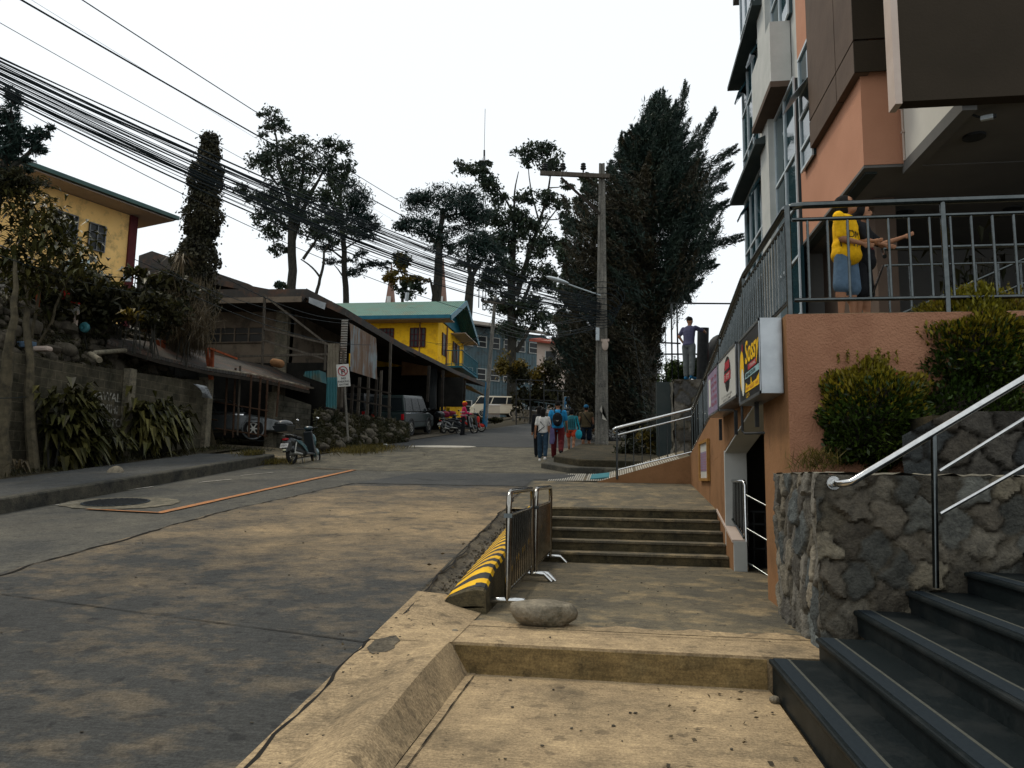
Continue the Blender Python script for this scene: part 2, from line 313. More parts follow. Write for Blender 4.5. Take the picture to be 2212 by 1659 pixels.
def text(body,size,org,right,up,mat,parent,name='lettering',ext=.002,align='LEFT',sx=1.,shear=0):
    cu=bpy.data.curves.new('t','FONT');cu.body=body;cu.size=size;cu.extrude=ext;cu.align_x=align;cu.shear=shear;cu.resolution_u=3;cu.offset=size*.012
    t=bpy.data.objects.new('t',cu);COL.objects.link(t);bpy.context.view_layer.update()
    me=bpy.data.meshes.new_from_object(t.evaluated_get(bpy.context.evaluated_depsgraph_get()))
    bpy.data.objects.remove(t)
    R=Vector(right).normalized();U=Vector(up).normalized();Nn=R.cross(U)
    off=wloc(parent) if parent else Vector((0,0,0));org=Vector(org)-off
    for v in me.vertices:
        p=v.co.copy();v.co=org+R*p.x*sx+U*p.y+Nn*p.z
    me.name=name;me.materials.clear()
    return mkobj(name,me,mat,parent,False)
def leaves(P,length,width,dirs=None,spread=1.,n4=True):
    """one leaf-sized quad per point"""
    P=np.asarray(P,dtype=np.float64);n=len(P)
    d=rng.normal(size=(n,3))
    if dirs is not None:d=np.asarray(dirs)+d*spread*.5
    d/=np.linalg.norm(d,axis=1)[:,None]+1e-9
    r=rng.normal(size=(n,3));w=np.cross(d,r);w/=np.linalg.norm(w,axis=1)[:,None]+1e-9
    L=(length*rng.uniform(.6,1.35,n))[:,None];Wd=(width*rng.uniform(.6,1.35,n))[:,None]
    a=P-d*L*.5;b=P+w*Wd*.5+d*L*.05;c=P+d*L*.5;e=P-w*Wd*.5+d*L*.05
    return np.stack([a,b,c,e],1).reshape(-1,3)
def leafobj(name,V,mat,parent,label=None):
    off=np.array(wloc(parent)) if parent else np.zeros(3)
    V=(V-off).astype(np.float32);n=len(V)//4
    me=bpy.data.meshes.new(name);me.vertices.add(len(V));me.vertices.foreach_set('co',V.ravel())
    me.loops.add(n*4);me.loops.foreach_set('vertex_index',np.arange(n*4,dtype=np.int32))
    me.polygons.add(n);me.polygons.foreach_set('loop_start',np.arange(0,n*4,4,dtype=np.int32))
    try:me.polygons.foreach_set('loop_total',np.full(n,4,dtype=np.int32))
    except Exception:pass
    me.update();me.validate();o=mkobj(name,me,mat,parent,False)
    if label:o['label']=label
    return o
def inell(c,r,n,k=9,sub=.34,shell=.55):
    """points gathered in k uneven clumps within an ellipsoid"""
    c=np.array(c);r=np.array(r);k=int(k*1.6);q=rng.normal(size=(k,3));q/=np.linalg.norm(q,axis=1)[:,None];q*=rng.uniform(shell*.4,1,(k,1))**.6*.85
    wt=rng.uniform(.4,1,k);wt/=wt.sum();idx=rng.choice(k,n,p=wt);s=rng.uniform(.55,1.25,k)*sub
    p=rng.normal(size=(n,3))*.52
    return c+(q[idx]+p*s[idx][:,None])*r
# ================= WORLD AND LIGHT =================
wd=bpy.data.worlds.new('World');S.world=wd;wd.use_nodes=True;N=wd.node_tree.nodes;L=wd.node_tree.links
SUN_EL=math.radians(58);SUN_AZ=math.radians(-62)   # sun behind thin cloud, up on the left ahead
sky=N.new('ShaderNodeTexSky');sky.sky_type='NISHITA';sky.sun_disc=False;sky.sun_elevation=SUN_EL;sky.sun_rotation=SUN_AZ;sky.air_density=1.;sky.dust_density=3.
mx=N.new('ShaderNodeMix');mx.data_type='RGBA';mx.inputs[0].default_value=.95;L.new(sky.outputs[0],mx.inputs[6]);mx.inputs[7].default_value=(6.75,7.1,7.3,1)
bg=N['Background'];L.new(mx.outputs[2],bg.inputs[0]);bg.inputs[1].default_value=.15
sl=bpy.data.lights.new('sun','SUN');sl.energy=1.5;sl.angle=math.radians(12);sl.color=(1,.90,.74)
so=bpy.data.objects.new('sun',sl);COL.objects.link(so)
sd=Vector((math.sin(SUN_AZ)*math.cos(SUN_EL),math.cos(SUN_AZ)*math.cos(SUN_EL),math.sin(SUN_EL)));so.rotation_euler=(-sd).to_track_quat('-Z','Y').to_euler()
S.view_settings.view_transform='Standard';S.view_settings.look='None';S.view_settings.exposure=0;S.view_settings.gamma=1
S.cycles.max_bounces=6;S.cycles.transparent_max_bounces=8;S.cycles.caustics_reflective=False;S.cycles.caustics_refractive=False
# ================= GROUND, ROAD, PATHS =================
def lerp(a,b,t):return a+(b-a)*t
def HT(x,y):
    r=RZ(min(y,72))-.06
    if x>-1.42 and y<16.9:return -2.6
    if x<-13.2:
        k=min(1,(-13.2-x)/.5);h=3.55+max(0,y-14)*.085+max(0,-15-x)*.28
        if y>22.6:h=lerp(h,r+.25+max(0,-17.5-x)*.35,min(1,(y-22.6)/.6))
        h=min(h,r+9);r=lerp(r+.2,max(h,r),k)
    elif x<-9.7:r+=.1
    if y>45 and x>2:r+=0
    return r
xs=[-160,-120,-90,-70,-55,-45,-38,-32,-28,-25,-23,-21,-19.5,-18,-17,-16,-15.2,-14.5,-13.9,-13.7,-13.2,-12.5,-11.5,-10.5,-9.71,-9.69,-8,-6,-4,-2.5,-1.43,-1.41,0,2,4,7,10,15,22,32,50,80,120,160]
ys=[-12,-6,-2,1,3,5,7,9,11,13,15,16.88,16.92,18,20,22,22.6,23.2,24,26,28,30,33,36,40,44,48,54,60,66,72,85,110,150,250]
mb=MB();mb.grid([[(x,y,HT(x,y)) for x in xs] for y in ys]);struct(mb,'ground','soil')
def sheet(name,mat,L_,R_,dz,y0,y1,n=40):
    mb=MB();P=[]
    for j in range(n+1):
        y=lerp(y0,y1,j/n);a=L_(y);b=R_(y);P.append([(lerp(a,b,i/6),y,RZ(min(y,72))+dz) for i in range(7)])
    mb.grid(P);return struct(mb,name,mat)
def kx(y):  # left kerb line
    return -9.6 if y<20 else -9.6+max(0,y-26)*.10
def gx(y):  # right edge of the carriageway
    return -1.85 if y<16.9 else (1.2+ (y-16.9)*1.0 if y<24 else 8+ (y-24)*.8)
struct(MB().grid([[(lerp(kx(y),gx(y),i/8),y,RZ(min(y,72))) for i in range(9)] for y in [-3+j*.5 for j in range(40)]+[17+j*1. for j in range(70)]]),'road','road')
sheet('road','agg',lambda y:-9.4 if y<24 else -8.9+(y-24)*.06,lambda y:gx(y)-.1,.004,18.2,27.5,14)['label']='worn stretch of exposed gravel concrete'
sheet('road','asph',lambda y:kx(y)+.1,lambda y:gx(y)-.2,.004,27.6,72,20)['label']='smooth dark asphalt going uphill'
# the warm concrete slab with broken edge
jag=[random.uniform(-.05,.05) for _ in range(80)]
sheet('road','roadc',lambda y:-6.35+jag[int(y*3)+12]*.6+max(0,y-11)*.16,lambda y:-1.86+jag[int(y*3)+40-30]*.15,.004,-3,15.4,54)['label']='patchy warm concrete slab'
sheet('road','asph',lambda y:-5.6+(y-15.4)*.3,lambda y:-1.0 if y>16.9 else -1.9,.008,15.42,17.9,6)['label']='dark asphalt patch across the road'
def crackmesh(pts,w,jit,seg=.12,dz=.012,fn=None):
    mb=MB();P=[]
    for a,b in zip(pts[:-1],pts[1:]):
        n=max(2,int(math.dist(a,b)/seg));P+=[(lerp(a[0],b[0],i/n),lerp(a[1],b[1],i/n)) for i in range(n)]
    P.append(pts[-1]);Lr=[];ph=random.uniform(0,9)
    for i,(x,y) in enumerate(P):
        x+=jit*(math.sin(i*.9+ph)+math.sin(i*.37+2*ph)*1.2+random.uniform(-.8,.8));ww=w*random.uniform(.25,1.4)
        z=(fn(x,y) if fn else RZ(y))+dz
        j=min(i+1,len(P)-1);k=max(i-1,0);dx=P[j][0]-P[k][0];dy=P[j][1]-P[k][1];l=math.hypot(dx,dy) or 1
        Lr.append([(x-dy/l*ww,y+dx/l*ww,z),(x+dy/l*ww,y-dx/l*ww,z)])
    mb.grid(Lr);return mb
cks=[([(-6.4,-3),(-6.3,7),(-6.3,11.2),(-5.7,15),(-5.6,15.4)],.022,.02),([(-6.3,6.45),(-1.85,5.5)],.006,.006),([(-1.83,-3),(-1.82,3.6),(-1.85,5.5),(-1.8,6.8),(-1.85,12.2),(-1.9,15)],.011,.014),
 ([(-6.3,13.9),(-1.9,13.2)],.006,.006),([(-5.6,15.4),(-1.9,15.4)],.02,.03),([(-4.8,16.6),(-3.9,16.1),(-3,16.8)],.012,.05),([(-9,16.9),(-6,17.9),(-2,21),(-1,24)],.018,.05),([(-8.7,27.6),(-2.,27.6),(4,27.8)],.03,.02),
 ([(-8,19),(-6.5,20.5),(-6,23),(-7,26)],.012,.05),([(-9.3,14.5),(-7.5,15.8),(-6.6,17)],.012,.06)]
for p,w,j in cks:struct(crackmesh(p,w,j),'road_crack','crack')
# broken hollows beside the crack
for (x,y,a,b) in [(-1.70,5.45,.10,.22)]:
    c=[(x+a*math.cos(t)*random.uniform(.6,1.2),y+b*math.sin(t)*random.uniform(.6,1.2),RZ(y)+.02+(b*math.sin(t))*.105) for t in [i*PI/7 for i in range(14)]]
    struct(MB().add(c,[tuple(range(14))]),'road_hollow','gut')
# orange bay lines
def strip(a,b,w,name,mat,dz=.016):
    a=Vector((a[0],a[1]));b=Vector((b[0],b[1]));d=(b-a).normalized();n=Vector((-d.y,d.x))*w/2;P=[]
    for i in range(13):
        p=a.lerp(b,i/12);q=random.uniform(.85,1.08);P.append([(p.x-n.x*q,p.y-n.y*q,RZ(p.y)+dz),(p.x+n.x*q,p.y+n.y*q,RZ(p.y)+dz)])
    return struct(MB().grid(P),name,mat)
q=[G(*p) for p in [(190,1101),(345,1109),(765,1016),(640,1011)]]
strip(q[0],q[1],.15,'road_marking','orange');strip((q[1][0],q[1][1]-.05),q[2],.16,'road_marking','orange');strip(q[3],(q[2][0]+.05,q[2][1]),.12,'road_marking','orange')
for a,b,w in [((430,1043),(500,1036),.1),((520,1028),(590,1021),.07),((270,1060),(330,1052),.09),((640,1003),(700,1000),.05),((120,1092),(190,1084),.08)]:strip(G(*a),G(*b),w,'road_marking','white',.011)
a=G(955,965);struct(MB().add([(a[0]+1.1*math.cos(t)*1.2,a[1]+.55*math.sin(t),RZ(a[1]+.55*math.sin(t))+.013) for t in [i*PI/9 for i in range(18)]],[tuple(range(18))]),'road_patch','white')
# manhole
c=G(250,1087);mh=thing('manhole_cover',(c[0],c[1],RZ(c[1])),'round dark manhole cover in a pale concrete collar near the left kerb','manhole')
def disk(c,rx,ry,dz,n=40,jit=0):return MB().add([(c[0]+rx*math.cos(t)*(1+random.uniform(-jit,jit)),c[1]+ry*math.sin(t)*(1+random.uniform(-jit,jit)),RZ(c[1]+ry*math.sin(t))+dz) for t in [2*PI*i/n for i in range(n)]],[tuple(range(n))])
build(disk((c[0]+.1,c[1],0),1.0,.72,.012,60,.05),'collar','post',mh);build(disk(c,.56,.5,.022),'lid','stripl' if 0 else 'strip',mh)
g=MB()
for i in range(-5,6):
    h=.5*math.sqrt(max(0,1-(i/5.6)**2));g.bar((c[0]+i*.09,c[1]-h*.9,RZ(c[1]-h*.9)+.028),(c[0]+i*.09,c[1]+h*.9,RZ(c[1]+h*.9)+.028),.02,.012)
build(g,'rib_pattern','blk',mh)
# left kerb and pavement
def kerb(y0,y1,x,name,w=.2,h=.15,mat='kerbc'):
    P=[];n=int((y1-y0)/.4);ph=0
    for j in range(n+1):
        y=lerp(y0,y1,j/n);r=RZ(y);e=random.uniform(-.012,.012);P.append([(x,y,r-.05),(x-.01+e,y,r+h-.02),(x-.03+e,y,r+h+.005),(x-w,y,r+h+.01),(x-w-.01,y,r-.05)])
    return struct(MB().grid(P),name,mat)
kerb(-3,19.9,-9.6,'kerb',h=.24)
sheet('pavement','walk',lambda y:-11.9,lambda y:-9.79,.245,-3,19.9,30)
sheet('verge','soil',lambda y:-13.3,lambda y:-11.9,.22,-3,22.5,30)
# pale driveway in front of the garage
mb=MB();mb.grid([[(lerp(-14.5,-9.65,i/6),y,RZ(y)+lerp(.30,.03,i/6)) for i in range(7)] for y in [19.9+j*.6 for j in range(8)]]);struct(mb,'driveway','path2')
sheet('verge','gut',lambda y:-12.6,lambda y:kx(y)+.1,.03,24.1,45,20)
# ---- right side levels ----
def slab(x0,x1,y0,y1,z00,z01,name,mat,th=.3,nx=2,ny=2):
    mb=MB();mb.hexa([(x0,y0,z00-th),(x1,y0,z00-th),(x1,y1,z01-th),(x0,y1,z01-th)],[(x0,y0,z00),(x1,y0,z00),(x1,y1,z01),(x0,y1,z01)]);return struct(mb,name,mat)
slab(-1.06,1.04,-4,5.6,0,0,'lower_path','path')
mb=MB()
mb.grid([[(-1.86,y,RZ(y)+.01),(-1.6,y,RZ(y)+.015),(-1.32,y,lerp(RZ(y)+.02,.2275,min(1,max(0,(y-1)/4.5)))),(-1.24,y,lerp(RZ(y),.2275,min(1,max(0,(y-1)/4.5)))-.001),(-1.1,y,min(.012,RZ(y)+.0) if y<4.2 else lerp(.012,.0,(y-4.2)/1.4))] for y in [-4,-1,1,2,3,3.4,3.8,4.2,4.6,5,5.3,5.59]])
mb.grid([[(-1.1,y,.006),(-1.04,y,.006)] for y in (-4,0,3,5.59)]);struct(mb,'sloped_apron','path',smooth=True)
struct(crackmesh([(-1.06,-3),(-1.04,5.5)],.004,.001,fn=lambda x,y:.004,dz=.006),'path_joint','crack')
# upper path: lit front band and building's shade put into two concrete colours
slab(-1.25,1.5,5.6,6.35,.22,.22,'upper_path','path',.6);slab(-1.25,3.,6.35,11.0,.216,.222,'upper_path','path2',.6)
mb=MB();mb.box(-1.2,1.03,5.585,5.6,0,.2);struct(mb,'path_riser','riserl')
mb=MB();mb.grid([[(-1.86,y,RZ(y)+.016),(-1.6,y,max(.222,RZ(y)+.0)),(-1.22,y,.2255)] for y in (5.56,5.9,6.3,6.6,6.95)]);struct(mb,'sloped_apron','path')
# wavy shade boundary, drawn as pale concrete over the grey slab
P=[(lerp(-1.25,1.5,i/60),6.35+random.uniform(.0,.07)+.05*math.sin(i*.5)) for i in range(61)]
struct(MB().add([(-1.25,6.2,.224)]+[(x,y,.2245) for x,y in P]+[(1.5,6.2,.224)],[tuple(range(63))[::-1]]),'lit_band_edge','path')
struct(crackmesh([(-1.0,6.12),(1.4,6.08)],.003,.004,fn=lambda x,y:.22,dz=.006),'path_joint','crack')
# gutter between road and striped kerb
mb=MB();mb.grid([[(-1.84,y,RZ(y)+.004),(-1.7,y,RZ(y)-.05),(-1.5,y,RZ(y)-.03),(-1.44,y,RZ(y)+.0)] for y in [6.9+i*.5 for i in range(17)]]);struct(mb,'gutter','gut')
gr=[]
for i in range(420):
    y=random.uniform(6.9,14.5);x=random.gauss(-1.62,.07);gr.append((x,y,RZ(y)-.03))
mb=MB()
for p in gr:mb.ell(p,(random.uniform(.006,.02),)*3,5,3,jit=.2)
struct(mb,'gutter_gravel','gut',kind='stuff')
# concrete steps
st=thing('concrete_steps',(.2,11,.22),'stained concrete steps with five risers leading up the path','steps')
for k in range(5):
    y=11+k*.3;z0=.22+k*.15
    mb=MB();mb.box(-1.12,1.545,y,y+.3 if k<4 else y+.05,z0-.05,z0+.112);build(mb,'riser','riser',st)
    mb=MB();mb.box(-1.13,1.547,y-.02,y+.3 if k<4 else y+.1,z0+.112,z0+.15);build(mb,'tread','path2',st,bev=.008)
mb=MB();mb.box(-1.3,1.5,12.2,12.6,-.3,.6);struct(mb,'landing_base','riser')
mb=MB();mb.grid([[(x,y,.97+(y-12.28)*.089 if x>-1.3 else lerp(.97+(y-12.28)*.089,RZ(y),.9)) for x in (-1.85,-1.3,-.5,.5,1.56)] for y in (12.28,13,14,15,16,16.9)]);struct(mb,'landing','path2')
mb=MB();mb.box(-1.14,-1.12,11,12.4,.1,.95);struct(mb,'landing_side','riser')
struct(crackmesh([(-1.2,13.6),(1.5,13.5)],.004,.004,fn=lambda x,y:.97+(y-12.28)*.089,dz=.006),'path_joint','crack')
# tactile ramp towards the building
pts=[(-2.1,1.33),(-.35,1.375),(1.56,1.94)]
mb=MB();mb.grid([[(x,16.52,z) for x,z in pts],[(x,18.6,z+.20) for x,z in pts]]);struct(mb,'ramp','path2')
tb=MB()
for i in range(58):
    x=-1.55+i*.05;z=1.345+.02*(x+1.55) if x<-.35 else lerp(1.375,1.94,(x+.35)/1.91)
    if abs(x+.75)<.04 or abs(x-.35)<.03:continue
    tb.hexa([(x,16.58,z+.002),(x+.026,16.58,z+.002),(x+.026,18.3,z+.167),(x,18.3,z+.167)],[(x,16.58,z+.022),(x+.026,16.58,z+.022),(x+.026,18.3,z+.188),(x,18.3,z+.188)])
struct(tb,'tactile_paving','stripl' if 0 else 'white')
tb=MB();tb.hexa([(-.62,16.8,1.40),(-.2,16.8,1.45),(-.2,17.8,1.55),(-.62,17.8,1.50)],[(-.62,16.8,1.425),(-.2,16.8,1.475),(-.2,17.8,1.575),(-.62,17.8,1.525)]);M['teal']=pm('teal_paint',(.03,.16,.19),(.08,.22,.24),scale=7);struct(tb,'paving_mark','teal')
mb=MB();mb.prism([(-.45,16.5,1.2),(1.56,16.5,1.2),(1.56,16.5,1.95),(-.45,16.5,1.36)],(0,.12,0));one(mb,'ramp_wall','ochre','low ochre wedge wall carrying the ramp across the top of the path','wall')
# kerbed island under the power pole
mb=MB();isl=[(-2.0,19.5),(-1.2,18.3),(1.,17.95),(6,17.95),(6,27),(-.2,27),(-1.5,25.2)]
mb.prism([(x,y,RZ(y)-.05) for x,y in isl],(0,0,.2));struct(mb,'traffic_island','kerbc',bev=.03)
mb=MB();mb.prism([(x*.92+.15,y*.97+.8,RZ(y*.97+.8)+.0) for x,y in isl],(0,0,.32));struct(mb,'traffic_island','soil',bev=.03)
# grit, twigs and dead leaves lying about
random.seed(77);mb=MB()
for i in range(240):
    k=i%4
    if k==0:x=random.uniform(-1.0,1.0);y=random.uniform(1.8,5.5);z=.004
    elif k==1:x=random.uniform(-1.2,1.5);y=random.uniform(5.7,10.8);z=.226
    elif k==2:x=random.gauss(-1.75,.2);y=random.uniform(2.5,6.8);z=max(RZ(y)+.03,.0)
    else:x=random.uniform(-6,-1.9);y=random.uniform(3,12);z=RZ(y)+.008
    r=random.choice((.003,.004,.005,.007,.010));mb.ell((x,y,z+r*.3),(r*random.uniform(.8,1.8),r,r*.6),5,3,jit=.25)
struct(mb,'grit','rubble',kind='stuff',label='grit and crumbs scattered on the path and road')
P=np.array([(random.uniform(.2,1.03),random.uniform(2.,5.5),.012) if i%3 else (random.gauss(-1.75,.12),random.uniform(2.5,13),0) for i in range(90)])
for i,p in enumerate(P):
    if p[0]<-1:P[i,2]=RZ(p[1])+.03
o=leafobj('fallen_leaves',leaves(P,.045,.022,np.stack([rng.normal(size=90),rng.normal(size=90),np.zeros(90)],1),.1),'dry',None);o['kind']='stuff';o['label']='dead leaves scattered along the path edge and gutter'
# ================= STRIPED KERB, BARRIERS, ROCK =================
sk=thing('striped_kerb',(-1.35,7,.22),'concrete kerb painted in yellow and black stripes beside the steel barriers','kerb')
def kprof(y,dz=0):
    r=RZ(y);t=min(1,(y-6.75)/.5);h=.10+.1*t
    return [(-1.60,y,r-.05+dz),(-1.53,y,r+h*.22+dz),(-1.45,y,r+h*.52+dz),(-1.37,y,r+h*.80+dz),(-1.30,y,r+h*.96+dz),(-1.25,y,r+h+dz),(-1.205,y,r+h*.93+dz),(-1.185,y,r+h*.72+dz)]
mb=MB();ysk=[6.75+i*.25 for i in range(20)];P=[]
for y in ysk:
    k=kprof(y,-.004);P.append(k+[(-1.17,y,.2)])
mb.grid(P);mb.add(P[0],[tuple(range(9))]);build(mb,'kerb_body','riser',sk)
per=.125;y=6.86;i=0
while y<11.5:
    mb=MB();P=[]
    for j in range(4):
        yy=y+per*j/3;pr=kprof(yy);P.append([(x,py+ (x+1.3)*.18,RZ(py+(x+1.3)*.18)-RZ(py)+z) for x,py,z in pr])
    mb.grid(P);build(mb,'stripe','yel' if i%2==0 else 'blk',sk,smooth=True);y+=per;i+=1
mb=MB();P=[kprof(y) for y in (6.76,6.82,6.9)];P[0]=[(x,y,lerp(z,.22,.7)) for x,y,z in P[0]];mb.grid(P);mb.add([(x,y-.01,z) for x,y,z in P[0]],[tuple(range(8))]);build(mb,'broken_end','blk',sk)
# barrier prototype (local: along +Y)
def barrier():
    t=thing('crowd_barrier',(0,0,0),'x','barrier','steel crowd barriers beside the path')
    Lb=1.95;R=.028;H=1.08;P=[(0,0,.07),(0,0,H-.14)]
    for k in range(1,6):a=PI/2*k/5;P.append((0,.14*(1-math.cos(a)),H-.14+.14*math.sin(a)))
    for k in range(6):a=PI/2*k/5;P.append((0,Lb-.14+.14*math.sin(a),H-.14+.14*math.cos(a)))
    P.append((0,Lb,.07));build(MB().tube(P,R,12),'frame','steelb',t,smooth=True,ang=60)
    for z in (.86,.16):build(MB().tube([(0,0,z),(0,Lb,z)],.016,8),'crossbar','steelb',t,smooth=True)
    for k in range(1,12):
        y=Lb*k/12;build(MB().tube([(0,y,.16),(0,y,.86)],.013,8),'bar','steelb',t,smooth=True)
    for y in (0.0,Lb):
        build(MB().tube([(-.24,y,0),(-.15,y,.085),(.15,y,.085),(.24,y,0)],.026,10),'foot','steel',t,smooth=True,ang=60)
    build(MB().box(-.04,.04,-.05,-.02,.84,.88),'hook','steeld',t)
    return t
b1=barrier();b1.location=(-1.02,7.0,.222);b1['label']='steel crowd barrier nearest the boulder, the front one of two in line'
b2=copytree(b1);b2.location=(-.98,9.0,.222);b2['label']='second steel crowd barrier, just behind the first and reaching the steps'
def rockmesh(c,r,seed,n=26,m=18,amp=.12,flat=0):
    random.seed(seed);mb=MB();f=[(Vector((random.gauss(0,1),random.gauss(0,1),random.gauss(0,1))),random.uniform(0,6),random.uniform(.3,1)) for _ in range(9)]
    mb.ell((0,0,0),(1,1,1),n,m);o=[]
    for p in mb.v:
        v=Vector(p);k=1+amp*sum(math.sin(v.dot(w)*1.6+ph)*a for w,ph,a in f)/3+random.uniform(-.012,.012)
        v=v*k
        if flat and v.z>flat:v.z=flat+(v.z-flat)*.25
        if v.z<-.75:v.z=-.75
        o.append((c[0]+v.x*r[0],c[1]+v.y*r[1],c[2]+v.z*r[2]))
    mb.v=o;random.seed(seed+100);return mb
one(rockmesh((-.62,6.35,.335),(.25,.18,.15),5,48,30,.15,.42),'boulder','rock','smooth grey flat-topped boulder lying on the path in front of the steel barriers','boulder',smooth=True)
one(rockmesh((1.02,5.28,.02),(.035,.03,.025),9,12,8,.25),'small_stone','rock','small grey stone lying against the lowest black granite step','stone')
one(rockmesh((-1.28,5.95,.225),(.03,.025,.012),12,10,6,.3),'small_stone','rock','tiny flat stone on the pale edge left of the boulder','stone')
# ================= GRANITE STAIRCASE =================
gs=thing('granite_staircase',(3,2,0),'black granite steps climbing to the right from the lower path','staircase')
nx=[1.04,1.36,1.70,2.06,2.46,2.86,3.26,3.66,4.06,4.46]
for k,x in enumerate(nx):
    z1=.22+k*.15;ye=5.56 if k==0 else 5.87
    if k==1:ye=5.58
    mb=MB();mb.box(x+.02,6.0,-6,ye,z1-.17 if k else -.01,z1-.035);build(mb,'riser','granite',gs)
    mb=MB();mb.box(x-.005,x+.46,-6,ye-.002*k,z1-.035,z1);build(mb,'tread','granite',gs,bev=.012)
    mb=MB();mb.box(x+.025,x+.115,-6,ye-.01,z1,z1+.004);build(mb,'grip_strip','strip',gs)
    mb=MB();mb.box(x+.118,x+.135,-6,ye-.01,z1,z1+.003);build(mb,'grip_line','stripl',gs)
# steel handrail
hr=thing('stair_handrail',(2.5,5.3,.8),'shiny stainless handrail rising beside the granite steps from the stone planter','handrail')
yh=5.62
A=GY(1822,1042,yh);
def hp(u,v,y=yh):return GY(u,v,y)
p0=hp(1835,1044);p1=hp(2212,818);d=(Vector(p1)-Vector(p0))
build(MB().tube([(p0[0]-.05,5.86,p0[2]+.0),(p0[0]-.03,yh+.08,p0[2]-.004),(p0[0]+.02,yh+.015,p0[2]+.008),tuple(Vector(p0)+d*.08)]+[tuple(Vector(p0)+d*t) for t in (.2,1,1.8)],.027,14),'top_rail','steel',hr,smooth=True,ang=70)
build(MB().disc((p0[0]-.05,5.84,p0[2]),(0,1,0),.05,.03,20),'flange','steel',hr,smooth=True);build(MB().disc((p0[0]-.05,5.81,p0[2]),(0,1,0),.036,.03,20),'flange','steel',hr,smooth=True)
for (a,b) in [((2030,1018),(2212,905)),((2032,1110),(2212,1008))]:
    a=Vector(hp(*a));b=Vector(hp(*b));build(MB().tube([a,a+(b-a)*2.6],.014,10),'mid_rail','steel',hr,smooth=True)
a=hp(2022,1270);b=hp(2017,935);build(MB().tube([a,b],.021,12),'post','steeld',hr,smooth=True)
build(MB().tube([(a[0]+1.6,yh,1.5),(b[0]+1.6,yh,2.9)],.021,12),'post','steeld',hr,smooth=True)
# ================= STONE PLANTER =================
def stonepanel(mb,org,U,V,lu,lv,nrm,cell=.2,res=.022,depth=.045,seed=1,top=None,tint=((.17,.155,.125),(.10,.11,.11),(.22,.19,.14),(.14,.12,.10)),sq=1.,mortar=(.07,.058,.035)):
    r=np.random.default_rng(seed);gu=int(lu/cell)+3;gv=int(lv/(cell*sq))+3
    C=[];
    for i in range(-1,gu):
        for j in range(-1,gv):C.append(((i+.5+r.uniform(-.42,.42)+(.5 if j%2 else 0))*cell,(j+.5+r.uniform(-.42,.42))*cell*sq))
    C=np.array(C);hs=r.uniform(.3,1.,len(C));tl=r.uniform(-.5,.5,(len(C),2));ti=r.integers(0,len(tint),len(C));br=r.uniform(.6,1.35,len(C))
    nu=int(lu/res)+1;nv=int(lv/res)+1;org=np.array(org,float);U=np.array(U,float);V=np.array(V,float);nn=np.array(nrm,float);P=[];cc=[]
    wob=r.uniform(0,6,4)
    for j in range(nv+1):
        row=[];b=lv*j/nv
        for i in range(nu+1):
            a=lu*i/nu;bb=b
            if top:bb=b/lv*top(a)
            a2=a+.018*math.sin(bb*23+wob[0])+.012*math.sin(bb*51+wob[1]);b2=bb+.018*math.sin(a*19+wob[2])+.012*math.sin(a*47+wob[3])
            dd=((C[:,0]-a2)**2+((C[:,1]-b2)/sq)**2);k=np.argpartition(dd,1)[:2];k=k[np.argsort(dd[k])];e=math.sqrt(dd[k[1]])-math.sqrt(dd[k[0]]);e/=cell
            q=min(1,e/.16);h=(q**.5)*hs[k[0]]*depth+(tl[k[0]][0]*(a2-C[k[0]][0])+tl[k[0]][1]*(b2-C[k[0]][1]))*.35*q+r.uniform(-.003,.003)
            row.append(tuple(org+U*a+V*bb+nn*h));m=q;t=np.array(tint[ti[k[0]]])*br[k[0]];c=t*m+np.array(mortar)*(1-m);cc.append((*c,1))
        P.append(row)
    mb.grid(P);mb.c+=cc
pl_=thing('stone_planter',(1.6,6.6,.2),'rough fieldstone planter wall at the foot of the pink terrace','planter')
mb=MB();stonepanel(mb,(1.5,7.38,.2),(0,-1,0),(0,0,1),1.55,1.31,(-1,0,0),.18,.02,.055,3,sq=1.3,tint=((.15,.145,.13),(.10,.115,.12),(.18,.165,.135),(.12,.115,.105)),mortar=(.06,.054,.042));build(mb,'stone_face','bstone',pl_,smooth=True,ang=50)
mb=MB();stonepanel(mb,(1.455,5.87,.2),(1,0,0),(0,0,1),3.25,1.30,(0,-1,0),.22,.02,.055,4,tint=((.115,.105,.085),(.09,.093,.085),(.15,.133,.10),(.09,.08,.064)),mortar=(.055,.048,.036));build(mb,'stone_face','bstone',pl_,smooth=True,ang=50)  # front stones tinted darker than the street face: shade put into colour
mb=MB();P=[]
for j in range(5):
    P.append([(1.47+i*.06,5.86+j*.06,1.505+random.uniform(-.012,.02)) for i in range(56)])
mb.grid(P);mb.grid([[(1.47+i*.05,6.05+j*.1,1.505+random.uniform(-.012,.02)) for i in range(5)] for j in range(15)]);mb.c=[(.17,.16,.13,1)]*len(mb.v);build(mb,'wall_top','bstone',pl_)
mb=MB();mb.box(1.5,4.6,5.885,7.0,.2,1.46);build(mb,'soil_bed','soil',pl_)
# raised second tier to the right
st2=thing('upper_stone_wall',(3,6.5,1.4),'taller dark fieldstone wall behind the handrail on the right','stone wall')
mb=MB();stonepanel(mb,(2.25,6.35,1.4),(1,0,0),(0,0,1),2.8,.75,(0,-1,0),.24,.024,.055,8,top=lambda a:min(.62,.42+a*.55),tint=((.060,.056,.049),(.045,.050,.051),(.078,.070,.058)),mortar=(.014,.012,.009));build(mb,'stone_face','bstone',st2,smooth=True,ang=50)
mb=MB();mb.box(2.5,5.05,6.36,6.9,1.4,1.99);build(mb,'wall_core','soil',st2)
